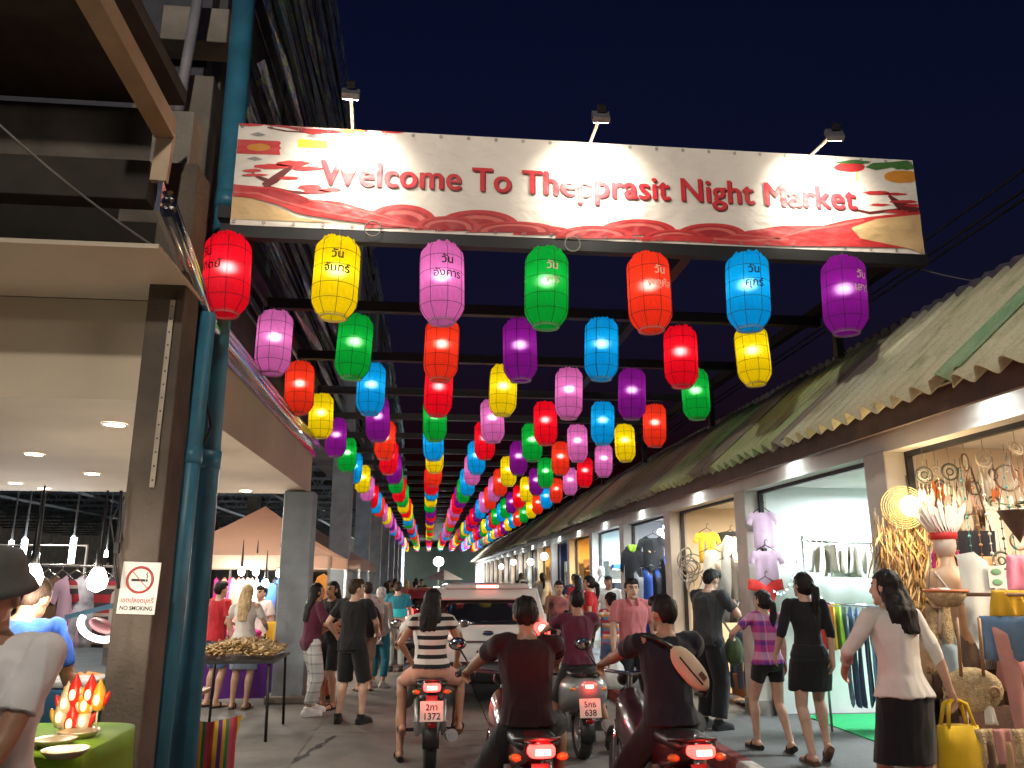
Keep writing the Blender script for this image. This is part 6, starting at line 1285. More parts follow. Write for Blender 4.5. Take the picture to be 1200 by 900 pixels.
for a in ((1083, 557, 5.9, .062, h_d, 'dark green dream catcher with pale pink feathers, first of the row', 4, f_p), (1097, 553, 6.05, .048, h_c, 'small pale dream catcher with orange feathers', 3, f_o), (1113, 553, 5.85, .062, h_d, 'dark ringed dream catcher over the feather headdress', 4, f_w), (1131, 542, 5.75, .066, h_b, 'tilted brown leather dream catcher with long brown feathers', 4, f_b), (1153, 538, 5.6, .058, h_c, 'cream dream catcher with a bold inner ring and white feathers', 4, f_w), (1181, 560, 5.5, .095, h_b, 'largest dream catcher, plain brown hoop beside the hanging fern', 3, f_w), (1190, 525, 5.4, .055, h_c, 'ochre leaf shaped dream catcher, highest at the stall edge', 3, f_b), (1174, 657, 5.6, .062, h_d, 'dark plain dream catcher below the fern basket', 3, f_w), (1194, 634, 5.45, .06, h_b, 'brown dream catcher at the stall edge under the fern', 3, f_p)):
    dream_catcher(*a, inner=a[4] is not h_b, tilt=35 if 'tilted' in a[5] else -8, leaf='leaf' in a[5])
for k, (px, py) in enumerate(((1078, 578), (1090, 590), (1102, 570), (1122, 566), (1130, 588), (1142, 572), (1150, 590), (1164, 556), (1164, 590), (1140, 610))):
    dream_catcher(px, py, 6.2, .038 + .008 * (k % 3), [h_c, h_b, h_d][k % 3], 'small back row dream catcher, %s from the rattan lamp' % ORD[k], 3, [f_w, f_p, f_b, f_o][k % 4], inner=k % 2 == 0, tilt=-12 + 9 * (k % 4))
P = A_(1060, 594, 5.95); t = thing('rattan_lamp', 'glowing round rattan lamp at the dream catcher stall', 'lamp', P, R(-20)); 
lm = MB(); 
for k in range(9): lm.ring((0, .03, 0), (0, 1, 0), .03 + .017 * k, .005, 26, 5)
for k in range(14): a = 2 * math.pi * k / 14; lm.tube([(.03 * math.cos(a), .03, .03 * math.sin(a)), (.168 * math.cos(a), .03, .168 * math.sin(a))], .003, 4)
lm.build('woven_disc', c_straw, t); MB().ell((.03, -.06, 0), (.075, .06, .08)).build('bulb', emit('warm_bulb', (1, .72, .32), 22), t); MB().tube([(.03, -.06, .07), (.03, -.03, .24)], .006, 6).build('cord', m_blackcable, t)
lamp('rattan_light', 'POINT', (.05, -.16, 0), 16, (1, .70, .36), t, size=.08)
dq = random.Random(9)
def sheaf(name, label, cat, P, n, L, spread, mats, dz=-1):
    t = thing(name, label, cat, P); per = [MB() for _ in mats]
    for k in range(n):
        x, y = dq.uniform(-spread, spread), dq.uniform(-.08, .08); z = dq.uniform(-.35, .35) * L; l_ = dq.uniform(.14, .30); b_ = Vector((x, y, z)); d = Vector((dq.uniform(-.5, .5), dq.uniform(-.2, .2), dz * 1.0 + dq.uniform(-.2, .5))).normalized(); w = Vector((1, .3, dq.uniform(-.3, .3))).normalized() * dq.uniform(.006, .016)
        mb = per[k % len(mats)]; p1, p2, p3 = b_, b_ + d * l_ * .5 + Vector((dq.uniform(-.03, .03), 0, 0)), b_ + d * l_; mb.add([p1, p2 - w, p3, p2 + w], [(0, 1, 2, 3)]); mb.tube([p1 + Vector((0, 0, .1)), p1], .0025, 4)
    for k, (mb, m) in enumerate(zip(per, mats)): mb.build(['husks', 'leaves', 'stems'][k % 3], m, t)
sheaf('dried_grass_bunch', 'big hanging bunch of golden dried grasses and husks', 'dried grass', A_(1072, 665, 6.05), 520, 1.05, .28, [pbr('husk_gold', (.48, .32, .12), .8, 0, .3, 20), pbr('husk_pale', (.52, .42, .26), .8), pbr('husk_brown', (.22, .12, .05), .8)])
# mannequin with headdress and shawl
P = A_(1107, 640, 5.55); MZ = P[2]; t = thing('mannequin', 'tan mannequin wearing a feather headdress at the dream catcher stall', 'mannequin', (P[0], P[1], .15)); z0 = MZ - .15
tb_ = MB(); tb_.loft([[Vector((a * math.cos(x), b_ * math.sin(x), z0 + z)) for x in [2 * math.pi * j / 24 for j in range(24)]] for z, a, b_ in ((-.72, .10, .09), (-.62, .15, .11), (-.50, .13, .10), (-.36, .15, .11), (-.24, .175, .10), (-.17, .15, .08), (-.14, .06, .055), (-.06, .05, .05))])
tb_.build('torso', pbr('mannequin_tan', (.46, .28, .17), .5), t); MB().puff([(-.15, -.52), (.15, -.52), (.22, -1.05), (-.22, -1.05)], .30, frame=Matrix.Translation((0, 0, z0)), fold=.25).build('wrap_skirt', c_brown, t); MB().ell((0, 0, z0 + .015), (.074, .088, .112)).build('head', pbr('mannequin_face', (.66, .54, .44), .5), t); MB().tube([(0, 0, 0), (0, 0, z0 - .68)], .025, 8).build('stand', m_chrome, t)
hd = MB(); hd.lathe([(.078, z0 + .045), (.088, z0 + .05), (.092, z0 + .09), (.085, z0 + .10)], seg=24); hd.build('headband', pbr('band_red', (.60, .03, .03), .7), t)
for k in range(27):
    a = R(-170 + 12.6 * k) ; d = Vector((math.cos(a) * .42, math.sin(a) * .1 + .12, .95 - .25 * abs(math.cos(a)))).normalized(); b_ = Vector((.085 * math.cos(a), .085 * math.sin(a), z0 + .09)); L = .15 + .05 * (k % 3); x = Vector((1, 0, 0)) if abs(d.x) < .9 else Vector((0, 0, 1)); w = d.cross(Vector((0, 1, .01))).normalized() * .017
    mb = MB().add([b_, b_ + d * L * .4 + w, b_ + d * L * .85 + w, b_ + d * L, b_ + d * L * .85 - w, b_ + d * L * .4 - w], [(0, 1, 2, 3, 4, 5)]); o = mb.build('feather', [cloth('plume_pink', (.66, .46, .46)), f_w, f_w][k % 3], t); md = o.modifiers.new('th', 'SOLIDIFY'); md.thickness = .006
for sx in (-1, 1):
    for k in range(3): z = z0 - .02 - .05 * k; MB().puff([(sx * .085, z), (sx * .10 + .02, z - .05), (sx * .10, z - .13), (sx * .10 - .02, z - .05)], .012).build('side_feather', cloth('plume_magenta', (.45, .02, .14)), t)
    MB().tube([(sx * .14, -.06, z0 - .18), (sx * .07, -.105, z0 - .32), (0, -.115, z0 - .40)], .006, 6).build('bead_string', f_w, t)
for k, x in enumerate((-.035, 0.0, .04)): MB().puff([(x, z0 + .10), (x + .018, z0 + .13), (x, z0 + .19), (x - .018, z0 + .13)], .10).build('front_feather', cloth('plume_magenta', (.45, .02, .14)), t)
P = A_(1138, 650, 5.35); shl = [(-.10, 0), (.02, .02), (.10, -.05), (.14, -.3), (.17, -.62), (.10, -.72), (.04, -.66), (-.02, -.70), (-.08, -.5)]; t = garment('shawl', 'long white fringed shawl draped over the mannequin\'s shoulder', 'shawl', P, -10, shl, c_off, 1.0, .05, False)
fg = MB()
for k in range(16): x = -.02 + .19 * k / 15; fg.tube([(x, 0, -.62), (x + .01, 0, -.76)], .004, 4)
fg.build('fringe', c_off, t)
for (px, py, Y, out, m, sc, nm, cat, lab) in ((1097, 702, 5.3, DRESS, c_straw, .62, 'apron', 'apron', 'beige tied apron hanging beside the mannequin'), (1085, 715, 5.6, DRESS, c_tan, .65, 'tunic', 'tunic', 'brown tunic hanging in the shadow behind the white blouse'), (1113, 755, 5.25, SUNDRESS, cloth('pale_blue', (.28, .38, .44)), .55, 'camisole', 'top', 'pale blue top hanging under the beige apron'), (1140, 622, 6.0, [(-.18, 0), (.18, 0), (.18, -.3), (-.18, -.3)], c_navy, .95, 'shoulder_bag', 'bag', 'navy cloth bag hung by two long straps on the stall wall'), (1157, 652, 5.8, [(-.1, 0), (.1, 0), (.1, -.2), (-.1, -.2)], c_tan, .8, 'leather_bag', 'bag', 'small tan leather bag beside the shawl'), (1194, 650, 5.3, [(-.1, 0), (.1, 0), (.12, -.28), (-.12, -.28)], cloth('candy_pink', (.62, .20, .30)), .9, 'purse', 'bag', 'candy pink cloth bag at the edge of the stall'), (1172, 735, 4.95, SCARF if False else [(-.06, 0), (.06, 0), (.10, -.35), (.14, -.68), (.0, -.72), (-.02, -.35)], c_rose, .9, 'scarf', 'scarf', 'dusty rose scarf hanging beside the straw bag')):
    g = garment(nm, lab, cat, A_(px, py, Y), -8, out, m, sc, .05, False, seed=px % 7)
    if nm == 'shoulder_bag': MB().tube([(-.14, 0, 0), (-.05, 0, .5), (.05, 0, .5), (.14, 0, 0)], .008, 6).build('strap', m_brown, g)
    if nm == 'apron': MB().tube([(-.05, -.04, .02), (0, -.06, -.04), (.05, -.04, .02), (0, -.06, -.04), (-.03, -.06, -.22)], .012, 6).build('ribbon_bow', c_cream, g)
for k, (px, lab) in enumerate(((1176, 'frayed denim shorts nearest the scarf'), (1192, 'frayed denim shorts in the middle of three'), (1208, 'frayed denim shorts at the frame edge'))):
    g = garment('denim_shorts', lab, 'shorts', A_(px, 722, 4.95), -25 + 8 * k, SHORTS, c_midd, .82, .05, False, 'denim shorts hung at the stall', seed=k); MB().puff([(-.05, .16), (.03, .16), (.08, 0), (-.08, 0)], .02).build('hang_tag_cloth', c_yellow, g)
P = A_(1184, 712, 4.95); o = MB().tube([(P[0] - .22, P[1] + .1, P[2] + .08), (P[0] + .4, P[1] - .25, P[2] + .08)], .012, 8).build('hanging_bar', m_wood); tag(o, 'wooden bar carrying the frayed denim shorts', 'bar')
P = A_(1108, 694, 5.2); t = thing('basket_bowl', 'round brown basket bowl with an orange rim held before the mannequin', 'basket', P); MB().lathe([(.001, -.10), (.07, -.09), (.12, -.03), (.135, .01), (.125, .01), (.06, -.07), (.001, -.08)], seg=26).build('bowl', c_straw, t); MB().ring((0, 0, .01), (0, 0, 1), .132, .010, 26, 6).build('rim', pbr('rim_orange', (.50, .14, .05), .6), t)
for k in range(5): MB().ell((dq.uniform(-.07, .07), dq.uniform(-.06, .06), .0), (.04, .035, .03)).build('shell', [c_off, c_rose, m_wood][k % 3], t)
MB().tube([(-.12, 0, .0), (-.05, .02, .3)], .004, 5).build('cord', m_cable, t)
wq = random.Random(41); wc = [c_tan, c_brown, c_straw, c_cream, c_rose, cloth('rust', (.30, .09, .03)), cloth('khaki', (.22, .18, .10)), c_off]; wn = ['tan', 'brown', 'straw', 'cream', 'rose', 'rust', 'khaki', 'off white']
spots_ = [(1066, 720, 6.1, 0), (1078, 742, 6.0, 1), (1094, 770, 5.9, 5), (1070, 770, 6.1, 6), (1122, 735, 5.9, 1), (1128, 775, 5.6, 3), (1154, 775, 5.7, 0), (1112, 800, 5.6, 6), (1168, 780, 5.4, 1), (1186, 800, 5.3, 4), (1076, 800, 6.0, 2), (1180, 690, 5.75, 7), (1160, 615, 6.1, 7), (1120, 600, 6.2, 3), (1199, 760, 5.2, 5), (1146, 720, 5.9, 5)]
for k, (px, py, Y, ci) in enumerate(spots_):
    out = [DRESS, SHORTS, [(-.12, 0), (.12, 0), (.15, -.34), (-.15, -.34)], SUNDRESS][k % 4]; knd = ['wrap dress', 'shorts', 'pouch bag', 'sundress'][k % 4]
    garment(knd.replace(' ', '_'), '%s %s hung at the back of the dream catcher stall, %s there' % (wn[ci], knd, ORD[k]), knd.split()[-1], A_(px, py - 30, Y), wq.uniform(-35, 20), out, wc[ci], wq.uniform(.5, .75), .06, False, 'clothes at the back of the dream catcher stall', seed=k)
for k in range(8):
    P = A_(1090 + 13 * k, 575 + 9 * (k % 3), 6.0 - .1 * k); t = thing('bead_strand', 'long hanging strand of wooden beads in the stall, %s from the rattan lamp' % ORD[k], 'beads', P, 0, 'bead strands in the stall'); mb = MB(); mb.tube([(0, 0, .25), (0, 0, -.45)], .0025, 4)
    for q in range(9): mb.ell((0, 0, .15 - .07 * q), .008 + .004 * (q % 2), None, 8, 6)
    mb.build('beads', [m_wood, c_off, m_brown, pbr('bead_teal', (.05, .25, .27), .4)][k % 4], t)
# fern in a hanging cone
P = A_(1190, 598, 5.15); t = thing('hanging_fern', 'green fern in a brown cone basket hung at the stall front', 'plant', P); MB().lathe([(.001, -.22), (.05, -.13), (.11, -.01), (.115, 0), (.10, 0)], seg=22).build('cone_basket', c_straw if False else m_brown, t); ff = MB()
for k in range(34):
    a = dq.uniform(0, 6.28); L = dq.uniform(.16, .30); pv = None
    for s_ in range(9):
        f = s_ / 8; c = Vector((math.cos(a) * L * f, math.sin(a) * L * f, .10 * math.sin(f * 2.2) - .16 * f * f)); d = Vector((math.cos(a), math.sin(a), 0)); w = Vector((-d.y, d.x, -.2)); l_ = .038 * (1 - f * .7)
        for sg in (-1, 1): ff.add([c, c + d * .012 + w * sg * l_ * .5, c + w * sg * l_ + d * .015, c - d * .006 + w * sg * l_ * .5], [(0, 1, 2, 3)])
ff.build('fronds', pbr('fern', (.05, .14, .03), .5, 0, .4, 10), t)
for k in range(3): a = 2.1 * k; MB().tube([(.11 * math.cos(a), .11 * math.sin(a), 0), (0, 0, .4)], .003, 4).build('hanger_cord', m_cable, t)
t = thing('wooden_cabinet', 'low dark wooden cabinet along the back of the dream catcher stall', 'cabinet', (4.95, 6.12, .15)); MB().box((0, 0, .5), (2.0, .30, 1.0)).build('cabinet_body', m_brown, t, bevel=.01); MB().box((0, -.02, 1.015), (2.04, .36, .03)).build('cabinet_top', m_wood, t)
for k in range(4): MB().box((-.74 + .49 * k, -.156, .5), (.44, .012, .86)).build('door', m_brown, t, bevel=.006)
# straw bag, card, box, table of trinkets
P = A_(1140, 808, 4.85); t = thing('straw_bag', 'round straw bag with brown handles and a bead ring', 'bag', P, R(-12)); MB().puff([(.17 * math.cos(a) * 1.05, .13 * math.sin(a)) for a in [2 * math.pi * k / 18 for k in range(18)]], .075, c=(0, 0), fold=.1).build('bag_body', c_straw, t)
for x in (-.07, .06): MB().tube([(x, -.03, .08), (x + .01, -.03, .25), (x + .03, 0, .42)], .010, 6).build('handle', m_wood, t)
MB().ring((.08, -.10, .0), (0, 1, 0), .025, .010, 16, 6).build('bead_ring', m_wood, t); MB().puff([(.06, -.03), (.10, -.03), (.12, -.2), (.05, -.2)], .03).build('tassel', c_off, t)
P = A_(1168, 676, 5.3); t = thing('print_card', 'white card with a green leaf print in the stall', 'card', P, R(-12)); MB().box((0, 0, 0), (.11, .006, .15)).build('card', m_white, t); mb = MB()
for z in (.035, -.035): mb.ell((0, -.005, z), (.035, .002, .022))
mb.build('leaf_print', pbr('print_green', (.14, .3, .16), .6), t)
P = A_(1098, 835, 4.9); t = thing('paper_sack', 'brown paper sack behind the yellow bag', 'sack', (P[0] + .1, P[1] + .25, .15)); MB().puff([(-.16, 0), (.16, 0), (.18, .2), (.14, .42), (-.14, .42), (-.18, .2)], .12, c=(0, .2)).build('sack_body', c_tan, t)
t = thing('display_table', 'dark wooden stall table crowded with trinkets', 'table', (4.55, 5.15, .15)); MB().box((0, 0, .52), (.9, .9, .03)).build('table_top', m_brown, t); MB().box((0, 0, .25), (.84, .84, .5)).build('table_skirt', cloth('dark_brown', (.05, .03, .02)), t)
for k in range(22):
    P = Vector((4.55 + dq.uniform(-.4, .4), 5.15 + dq.uniform(-.4, .4), .687)); kd = k % 3
    if kd == 0: o = MB().lathe([(.03, 0), (.05, .03), (.03, .08), (.035, .10)], seg=14, capb=True).build('vase', dq.choice([m_steel, m_wood, c_rose]), None, P); cat = 'vase'
    elif kd == 1: o = MB().ring((0, 0, .012), (0, 0, 1), .05, .012, 18, 6).build('bangle', dq.choice([m_chrome, m_wood, m_signred]), None, P); cat = 'bangle'
    else: o = MB().lathe([(.04, 0), (.07, .03), (.075, .05), (.065, .05), (.03, .012)], seg=16, capb=True).build('bowl', dq.choice([c_straw, m_wood, m_steel]), None, P); cat = 'bowl'
    tag(o, 'small %s among the trinkets on the dark stall table' % cat, cat, '%ss on the stall table' % cat)
for k in range(7):
    P = A_(1140 + 11 * k, 868 - (k % 2) * 14, 4.75); o = MB().puff([(-.06, 0), (.06, 0), (.07, -.2), (-.07, -.2)], .03).build('pouch', [c_tan, c_straw, c_brown, c_rose][k % 4], None, P); tag(o, '%s pouch, %s along the foot of the stall' % (['tan', 'straw', 'brown', 'rose'][k % 4], ORD[k]), 'pouch', 'pouches at the stall foot')

# ------------------------------------------------------------------ left side stalls
def bulb(px, py, Y, label, w, col=(1, .90, .74), r=.055, cord=.5):
    t = thing('hanging_bulb', label, 'lamp', A_(px, py, Y), 0, 'bare bulbs over the left stalls'); MB().lathe([(.001, -r * 1.2), (r * .8, -r * .8), (r, 0), (r * .7, r * .8), (r * .4, r * 1.3)], seg=16).build('bulb', emit('stall_bulb', (1, .93, .80), 20), t); MB().tube([(0, 0, r * 1.2), (0, 0, r * 1.2 + .06), (0, 0, cord)], [.025, .02, .005], 8).build('socket', m_blackplastic, t)
    if w: lamp('bulb_light', 'POINT', (0, -.0, -.12), w * 3.6, col, t, size=.06)
for a in ((38, 676, 4.75, 'bare bulb just above the balding man', 2.4), (114, 680, 4.8, 'bare bulb beside the no smoking pillar', 2.4), (217, 683, 8.2, 'bare bulb seen between the two blue pipes', 12), (283, 670, 13.4, 'bare bulb over the pink clothes in the gazebo', 16), (300, 670, 13.6, 'second bare bulb under the gazebo edge', 0), (311, 684, 13.0, 'lower brighter bulb above the gazebo stallholder', 18), (327, 672, 13.8, 'bulb close to the grey pillar under the gazebo', 0), (360, 676, 14.5, 'bulb under the second gazebo behind the grey pillar', 14), (296, 664, 15.2, 'added fill bulb high under the middle of the first gazebo', 34)): bulb(*a)  # the last bulb is added to brighten the gazebo canopy
def gazebo(label, X, Y, w, zt, ze, m):
    t = thing('gazebo_tent', label, 'tent', (X, Y, 0)); mb = MB(); h = w / 2; n = 10
    def pt(u, v): r_ = max(abs(u), abs(v)); z = ze + (zt - ze) * (1 - r_) ** 1.15 ; return Vector((u * h, v * h, z))
    g = [[pt(-1 + 2 * i / n, -1 + 2 * j / n) for j in range(n + 1)] for i in range(n + 1)]; mb.add([p for r_ in g for p in r_], [(i * (n + 1) + j, (i + 1) * (n + 1) + j, (i + 1) * (n + 1) + j + 1, i * (n + 1) + j + 1) for i in range(n) for j in range(n)], 0, False); o = mb.build('canopy', m, t); md = o.modifiers.new('th', 'SOLIDIFY'); md.thickness = .008
    vb = MB()
    for a, b_ in (((-h, -h), (h, -h)), ((h, -h), (h, h)), ((h, h), (-h, h)), ((-h, h), (-h, -h))): vb.add([(a[0], a[1], ze), (b_[0], b_[1], ze), (b_[0], b_[1], ze - .2), (a[0], a[1], ze - .2)], [(0, 1, 2, 3)])
    o = vb.build('valance', m, t); md = o.modifiers.new('th', 'SOLIDIFY'); md.thickness = .006
    for sx in (-1, 1):
        for sy in (-1, 1): MB().box((sx * (h - .03), sy * (h - .03), ze / 2), (.045, .045, ze)).build('leg', m_steel, t)
    return t
m_peach = cloth('tent_peach', (.74, .60, .52), .05, .1)
def tent_trans(m):
    n, l = m.node_tree.nodes, m.node_tree.links; p = n['Principled BSDF']; tr_ = n.new('ShaderNodeBsdfTranslucent'); tr_.inputs[0].default_value = (.72, .55, .45, 1); mx = n.new('ShaderNodeMixShader'); mx.inputs[0].default_value = .62; out = n['Material Output']; l.new(p.outputs[0], mx.inputs[1]); l.new(tr_.outputs[0], mx.inputs[2]); l.new(mx.outputs[0], out.inputs[0])
tent_trans(m_peach)
gazebo('peach gazebo tent over the clothes stall between the pillars', -2.93, 14.9, 2.75, 2.92, 2.02, m_peach); gazebo('second peach gazebo tent further back behind the grey pillar', -2.75, 18.9, 2.7, 2.9, 2.05, m_peach); gazebo('third peach gazebo tent deep in the hall', -3.0, 24.5, 2.8, 2.9, 2.05, m_peach)
cols = [(c_magenta, 'magenta'), (c_coral, 'coral'), (c_rose, 'rose'), (c_mauve, 'mauve'), (c_grey, 'grey'), (c_cobalt, 'cobalt'), (c_navy, 'navy'), (c_coral, 'bright coral'), (c_magenta, 'deep pink')]
for k, px in enumerate((262, 272, 282, 293, 304, 318, 330, 346, 353)):
    garment('dress', '%s dress, %s in the row at the back of the gazebo' % (cols[k][1], ORD[k]), 'dress', A_(px, 676, 15.6), 10 * (k % 3) - 10, DRESS, cols[k][0], 1.25, .07, False, 'dresses hung in the gazebo', seed=k)
t = thing('clothes_table', 'table heaped with pink and purple clothes in the gazebo', 'table', (at(292, 745, 12.4).x, 12.6, 0)); MB().box((0, 0, .72), (1.5, .7, .04)).build('table_top', m_wood, t); MB().box((0, -.36, .37), (1.5, .015, .7)).build('table_skirt', cloth('violet', (.10, .02, .20)), t); hb = MB()
t2 = thing('clothes_heap', 'heap of bright pink clothes on the gazebo table', 'clothes', (t.location.x - .2, 12.55, .74)); h1 = MB()
for k in range(16): h1.ell((dq.uniform(-.32, .25), dq.uniform(-.2, .2), dq.uniform(.02, .16)), (dq.uniform(.1, .18), .12, .07))
mm = remesh(h1, .02, 1, 'heap'); ruffle(mm, .04, 12); link_mesh(mm, 'cloth_folds', cloth('hot_pink', (.60, .03, .24)), t2)
P = (t.location.x + .42, 12.5, .74); o = MB().puff([(-.2, 0), (.2, 0), (.22, .3), (-.22, .3)], .05, c=(0, .15)).build('folded_shirt', c_yellow, None, P); tag(o, 'upright yellow folded shirt on the gazebo table', 'shirt')
P = A_(386, 672, 17.6); garment('t_shirt', 'orange printed t-shirt hanging behind the plum t-shirt woman', 't-shirt', P, 0, TEE, cloth('orange_print', (.62, .26, .05)), 1.1, .06)
# food table
P = atz(281, 800, .80); fx, fy = at(281, 795, 9.7).x, 9.7; t = thing('food_table', 'black trestle table with thin legs holding a heap of brown skewers', 'table', (fx, fy, 0)); MB().box((0, 0, .79), (.90, 1.1, .03)).build('table_top', m_blackplastic, t)
for sx in (-1, 1):
    for sy in (-1, 1): MB().tube([(sx * .40, sy * .5, .78), (sx * .42, sy * .53, 0)], .016, 8).build('leg', m_black, t)
t = thing('skewer_heap', 'heap of brown grilled skewers covering the black table', 'food', (fx, fy, .805)); sk1, sk2 = MB(), MB()
for k in range(900):
    c = Vector((dq.uniform(-.42, .42), dq.uniform(-.5, .5), 0)); c.z = .03 + .13 * max(0, 1 - (c.x / .45) ** 2) * dq.random() + .02; a = dq.uniform(0, 3.14); d = Vector((math.cos(a), math.sin(a), dq.uniform(-.25, .6))).normalized(); (sk1 if k % 3 else sk2).tube([c - d * .03, c + d * .01, c + d * .04], [.006, .012, .007], 6); sk2.tube([c + d * .04, c + d * .09], .002, 4)
sk1.build('meat', pbr('grilled', (.22, .12, .035), .45, 0, .5, 25), t); sk2.build('sticks', pbr('stick_tan', (.40, .28, .13), .6, 0, .3, 20), t)
# striped sack by the pipes, cone by the pillar
sm = banded('striped_cloth', 0, [(0, (.30, .04, .04)), (.2, (.50, .32, .03)), (.38, (.09, .03, .16)), (.56, (.50, .24, .03)), (.7, (.03, .14, .05)), (.85, (.35, .05, .10))], .17)
P = at(243, 880, 6.9); t = thing('striped_sack', 'upright sack with yellow, purple and red stripes behind the blue pipes', 'sack', (P.x, P.y, 0), R(15)); o = MB().puff([(-.20, 0), (.20, 0), (.20, .42), (.24, .60), (.0, .56), (-.2, .60), (-.22, .4)], .16, c=(0, .3), fold=.5).build('sack_body', sm, t)
P = atz(351, 832, 0); t = thing('traffic_cone', 'red and white traffic cone half hidden by the grey pillar', 'traffic cone', (-1.50, 12.35, 0)); MB().box((0, 0, .02), (.36, .36, .04)).build('base', m_rubber, t); MB().lathe([(.15, .04), (.12, .24)], seg=20).build('cone_foot', pbr('cone_red', (.5, .06, .02), .5), t); MB().lathe([(.12, .24), (.09, .44)], seg=20).build('white_band', m_white, t); MB().lathe([(.09, .44), (.03, .75), (.001, .755)], seg=20).build('cone_top', pbr('cone_red', (.5, .06, .02), .5), t)
# toy stall in the foreground
P = at(100, 880, 3.9); tx, ty = P.x - .60, 4.05; TZ = at(100, 872, 3.75).z - .03; t = thing('toy_table', 'low stall table under a bright green cloth', 'table', (tx, ty, 0)); MB().box((0, 0, TZ - .02), (1.12, .62, .03)).build('table_top', m_wood, t); 
cl_ = MB(); nn = 30; rows_ = [(1.0, TZ + .003, 0), (1.0, TZ - .07, .02), (1.02, .4, .05), (1.04, .08, .06)]; lp = []
for s_, z, am in rows_: lp.append([Vector(((.67 * math.copysign(abs(math.cos(a)) ** .35, math.cos(a))) * s_ + am * math.sin(a * 9) * .5, (.42 * math.copysign(abs(math.sin(a)) ** .35, math.sin(a))) * s_ + am * math.cos(a * 11) * .5, z)) for a in [2 * math.pi * k / 60 for k in range(60)]])
cl_.loft(lp[::-1], caps=True); o = cl_.build('cloth_cover', cloth('lime_green', (.15, .32, .012)), t)
m_toyr = pbr('toy_red', (.65, .03, .02), .3); m_toyy = pbr('toy_yellow', (.75, .42, .04), .3); m_toyw = pbr('toy_cream', (.75, .62, .45), .4); m_toyglow = emit('toy_glow', (1, .62, .30), 1.6)
for k, (px, py, c1, c2, lab) in enumerate(((78, 822, m_toyw, m_toyr, 'cream and red'), (88, 812, m_toyr, m_toyy, 'red and yellow'), (101, 825, m_toyy, m_toyw, 'yellow and cream'), (106, 812, m_toyr, m_toyw, 'red and cream'), (116, 818, m_toyy, m_toyr, 'yellow and red'), (72, 838, m_toyw, m_toyy, 'cream and yellow'), (84, 846, m_toyr, m_toyw, 'low red'), (99, 843, m_toyw, m_toyr, 'pale'))):
    p = at(px, py, 4.15); t = thing('toy_lantern', '%s glowing winged toy on a stick over the green table' % lab, 'toy', p, 0, 'glowing toys on the green table'); MB().lathe([(.001, -.06), (.025, -.05), (.034, -.01), (.026, .035), (.008, .075), (.001, .09)], seg=14).build('body', c1, t)
    for q in (-1, 1): MB().ell((.034 * q, -.004, -.005), (.012, .016, .038), Matrix.Rotation(.35 * q, 3, 'Y')).build('wing', c2, t)
    MB().tube([(0, 0, -.03), (0, .0, TZ + .005 - p.z)], .005, 6).build('stick', m_toyw, t); MB().ell((0, -.030, -.005), (.014, .010, .024)).build('glow_bulb', m_toyglow, t)
lamp('toy_light', 'POINT', at(95, 800, 3.8), 5, (1, .72, .42), None, size=.08)
for k, (px, py) in enumerate(((63, 872), (92, 862), (76, 885))):
    p = atz(px, py, TZ + .012); o = MB().lathe([(.001, .004), (.06, .0), (.085, .022), (.09, .03), (.08, .024), (.055, .008), (.001, .008)], seg=26).build('tin_plate', pbr('tin_cream', (.42, .38, .28), .35, .3), None, (p.x, p.y, TZ + .006)); tag(o, 'shallow cream tin dish on the green cloth, ' + ['by the hat man\'s elbow', 'nearest the winged toys', 'at the front table edge'][k], 'dish', 'tin dishes on the green table')
p = at(86, 782, 5.6); t = thing('blue_crate', 'tall blue plastic crate behind the winged toys', 'crate', (p.x, p.y, 0)); MB().box((0, 0, .5), (.34, .34, 1.0), taper=1.05).build('crate_body', pbr('crate_blue', (.04, .14, .26), .5), t, bevel=.02); MB().box((0, 0, 1.02), (.38, .38, .04)).build('lid', pbr('lid_grey', (.4, .42, .42), .5), t, bevel=.015)
t = thing('goods_table', 'stall table heaped with yellow and white goods beside the bare pillar', 'table', (at(118, 775, 6.6).x, 6.8, 0)); MB().box((0, 0, .78), (1.4, .6, .03)).build('table_top', m_wood, t)
for sx in (-1, 1): MB().box((sx * .6, 0, .39), (.05, .5, .76)).build('trestle', m_wood, t)
for k, (dx, m, nm) in enumerate(((-.35, c_yellow, 'yellow'), (-.1, cloth('orange', (.6, .22, .02)), 'orange'), (.15, c_off, 'white'), (.4, c_coral, 'coral'))):
    hb = MB()
    for q in range(6): hb.ell((dq.uniform(-.08, .08), dq.uniform(-.1, .1), dq.uniform(.03, .12)), (.09, .1, .06))
    mm = remesh(hb, .02, 1, 'folds'); ruffle(mm, .03, 14); tt = thing('cloth_bundle', '%s cloth bundle on the stall table by the bare pillar' % nm, 'cloth', (t.location.x + dx, 6.75, .795)); link_mesh(mm, 'folds', m, tt)
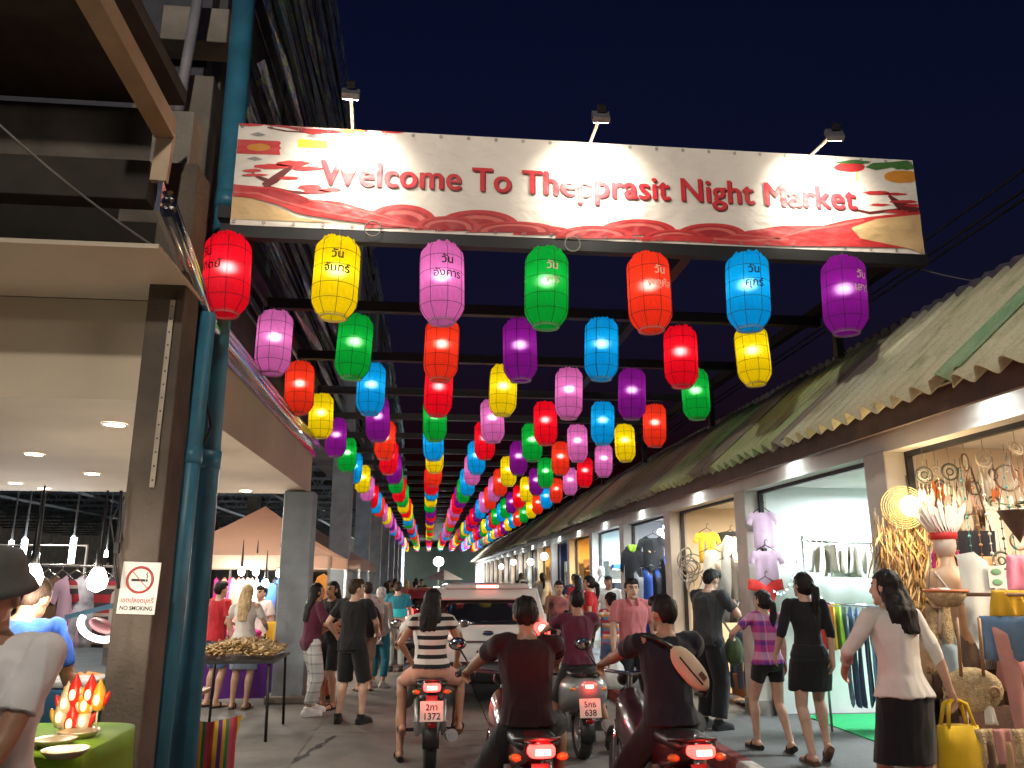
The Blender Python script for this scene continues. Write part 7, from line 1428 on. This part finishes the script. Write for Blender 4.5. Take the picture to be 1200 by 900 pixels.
# clothes wall behind the toy stall
a, b_ = at(18, 662, 7.6), at(150, 664, 7.6); t = thing('clothes_line', 'thin rail of patterned clothes behind the toy stall', 'rail', a); MB().tube([(0, 0, 0), b_ - a], .012, 6).build('rail', m_steel, t)
for p in (a, b_): MB().tube([p - a, Vector((p.x - a.x, p.y - a.y, -a.z))], .018, 8).build('post', m_steel, t)
pm2 = banded('red_black_print', 2, [(0, (.22, .02, .03)), (.3, (.03, .025, .03)), (.5, (.28, .22, .20)), (.62, (.20, .02, .03)), (.8, (.04, .03, .04))], .23)
wl_ = [(c_charcoal, 'charcoal'), (cloth('print_violet', (.12, .08, .16), .9, col2=(.35, .25, .3)), 'violet print'), (c_brown, 'brown'), (pm2, 'red, black and cream banded'), (c_mauve, 'mauve'), (cloth('print_blue', (.08, .1, .2), .9, col2=(.3, .3, .36)), 'blue print'), (pm2, 'wide red banded'), (c_grey, 'grey')]
for k in range(8):
    p = a.lerp(b_, .06 + .125 * k); garment('long_shirt', '%s long shirt on the rail behind the toy stall, %s along' % (wl_[k][1], ORD[k]), 'shirt', (p.x, p.y - .03, p.z - .08), 14 - 9 * (k % 4), [(u, w * 1.5) for u, w in TEE], wl_[k][0], .72, .06, True, 'shirts behind the toy stall', hcol=m_chrome, seed=k)
# more stalls deeper in the hall, their bulbs added to light it
for k, (x, y, m, nm) in enumerate(((-5.6, 11.5, c_cobalt, 'blue'), (-8.2, 14.5, c_red, 'red'), (-5.2, 20, c_off, 'white'), (-3.2, 29, c_teal, 'teal'))):
    t = thing('market_stall', 'dim hall stall draped in %s cloth' % nm, 'stall', (x, y, 0)); MB().box((0, 0, .8), (1.8, .9, .04)).build('table_top', m_wood, t); MB().box((0, -.46, .4), (1.8, .015, .78)).build('table_skirt', m, t); MB().tube([(-.88, .4, 0), (-.88, .4, 2.1), (.88, .4, 2.1), (.88, .4, 0)], .02, 8).build('frame', m_steel, t)
    bulb_t = thing('hanging_bulb', 'added fill bulb above the dim stall draped in %s cloth' % nm, 'lamp', (x, y - .2, 1.98), 0, 'bare bulbs over the left stalls'); MB().ell((0, 0, 0), .06).build('bulb', emit('stall_bulb', (1, .93, .80), 20), bulb_t); MB().tube([(0, 0, .05), (0, .6, .13)], .008, 6).build('socket', m_blackplastic, bulb_t); lamp('bulb_light', 'POINT', (0, 0, -.12), 14, (1, .92, .8), bulb_t, size=.06)
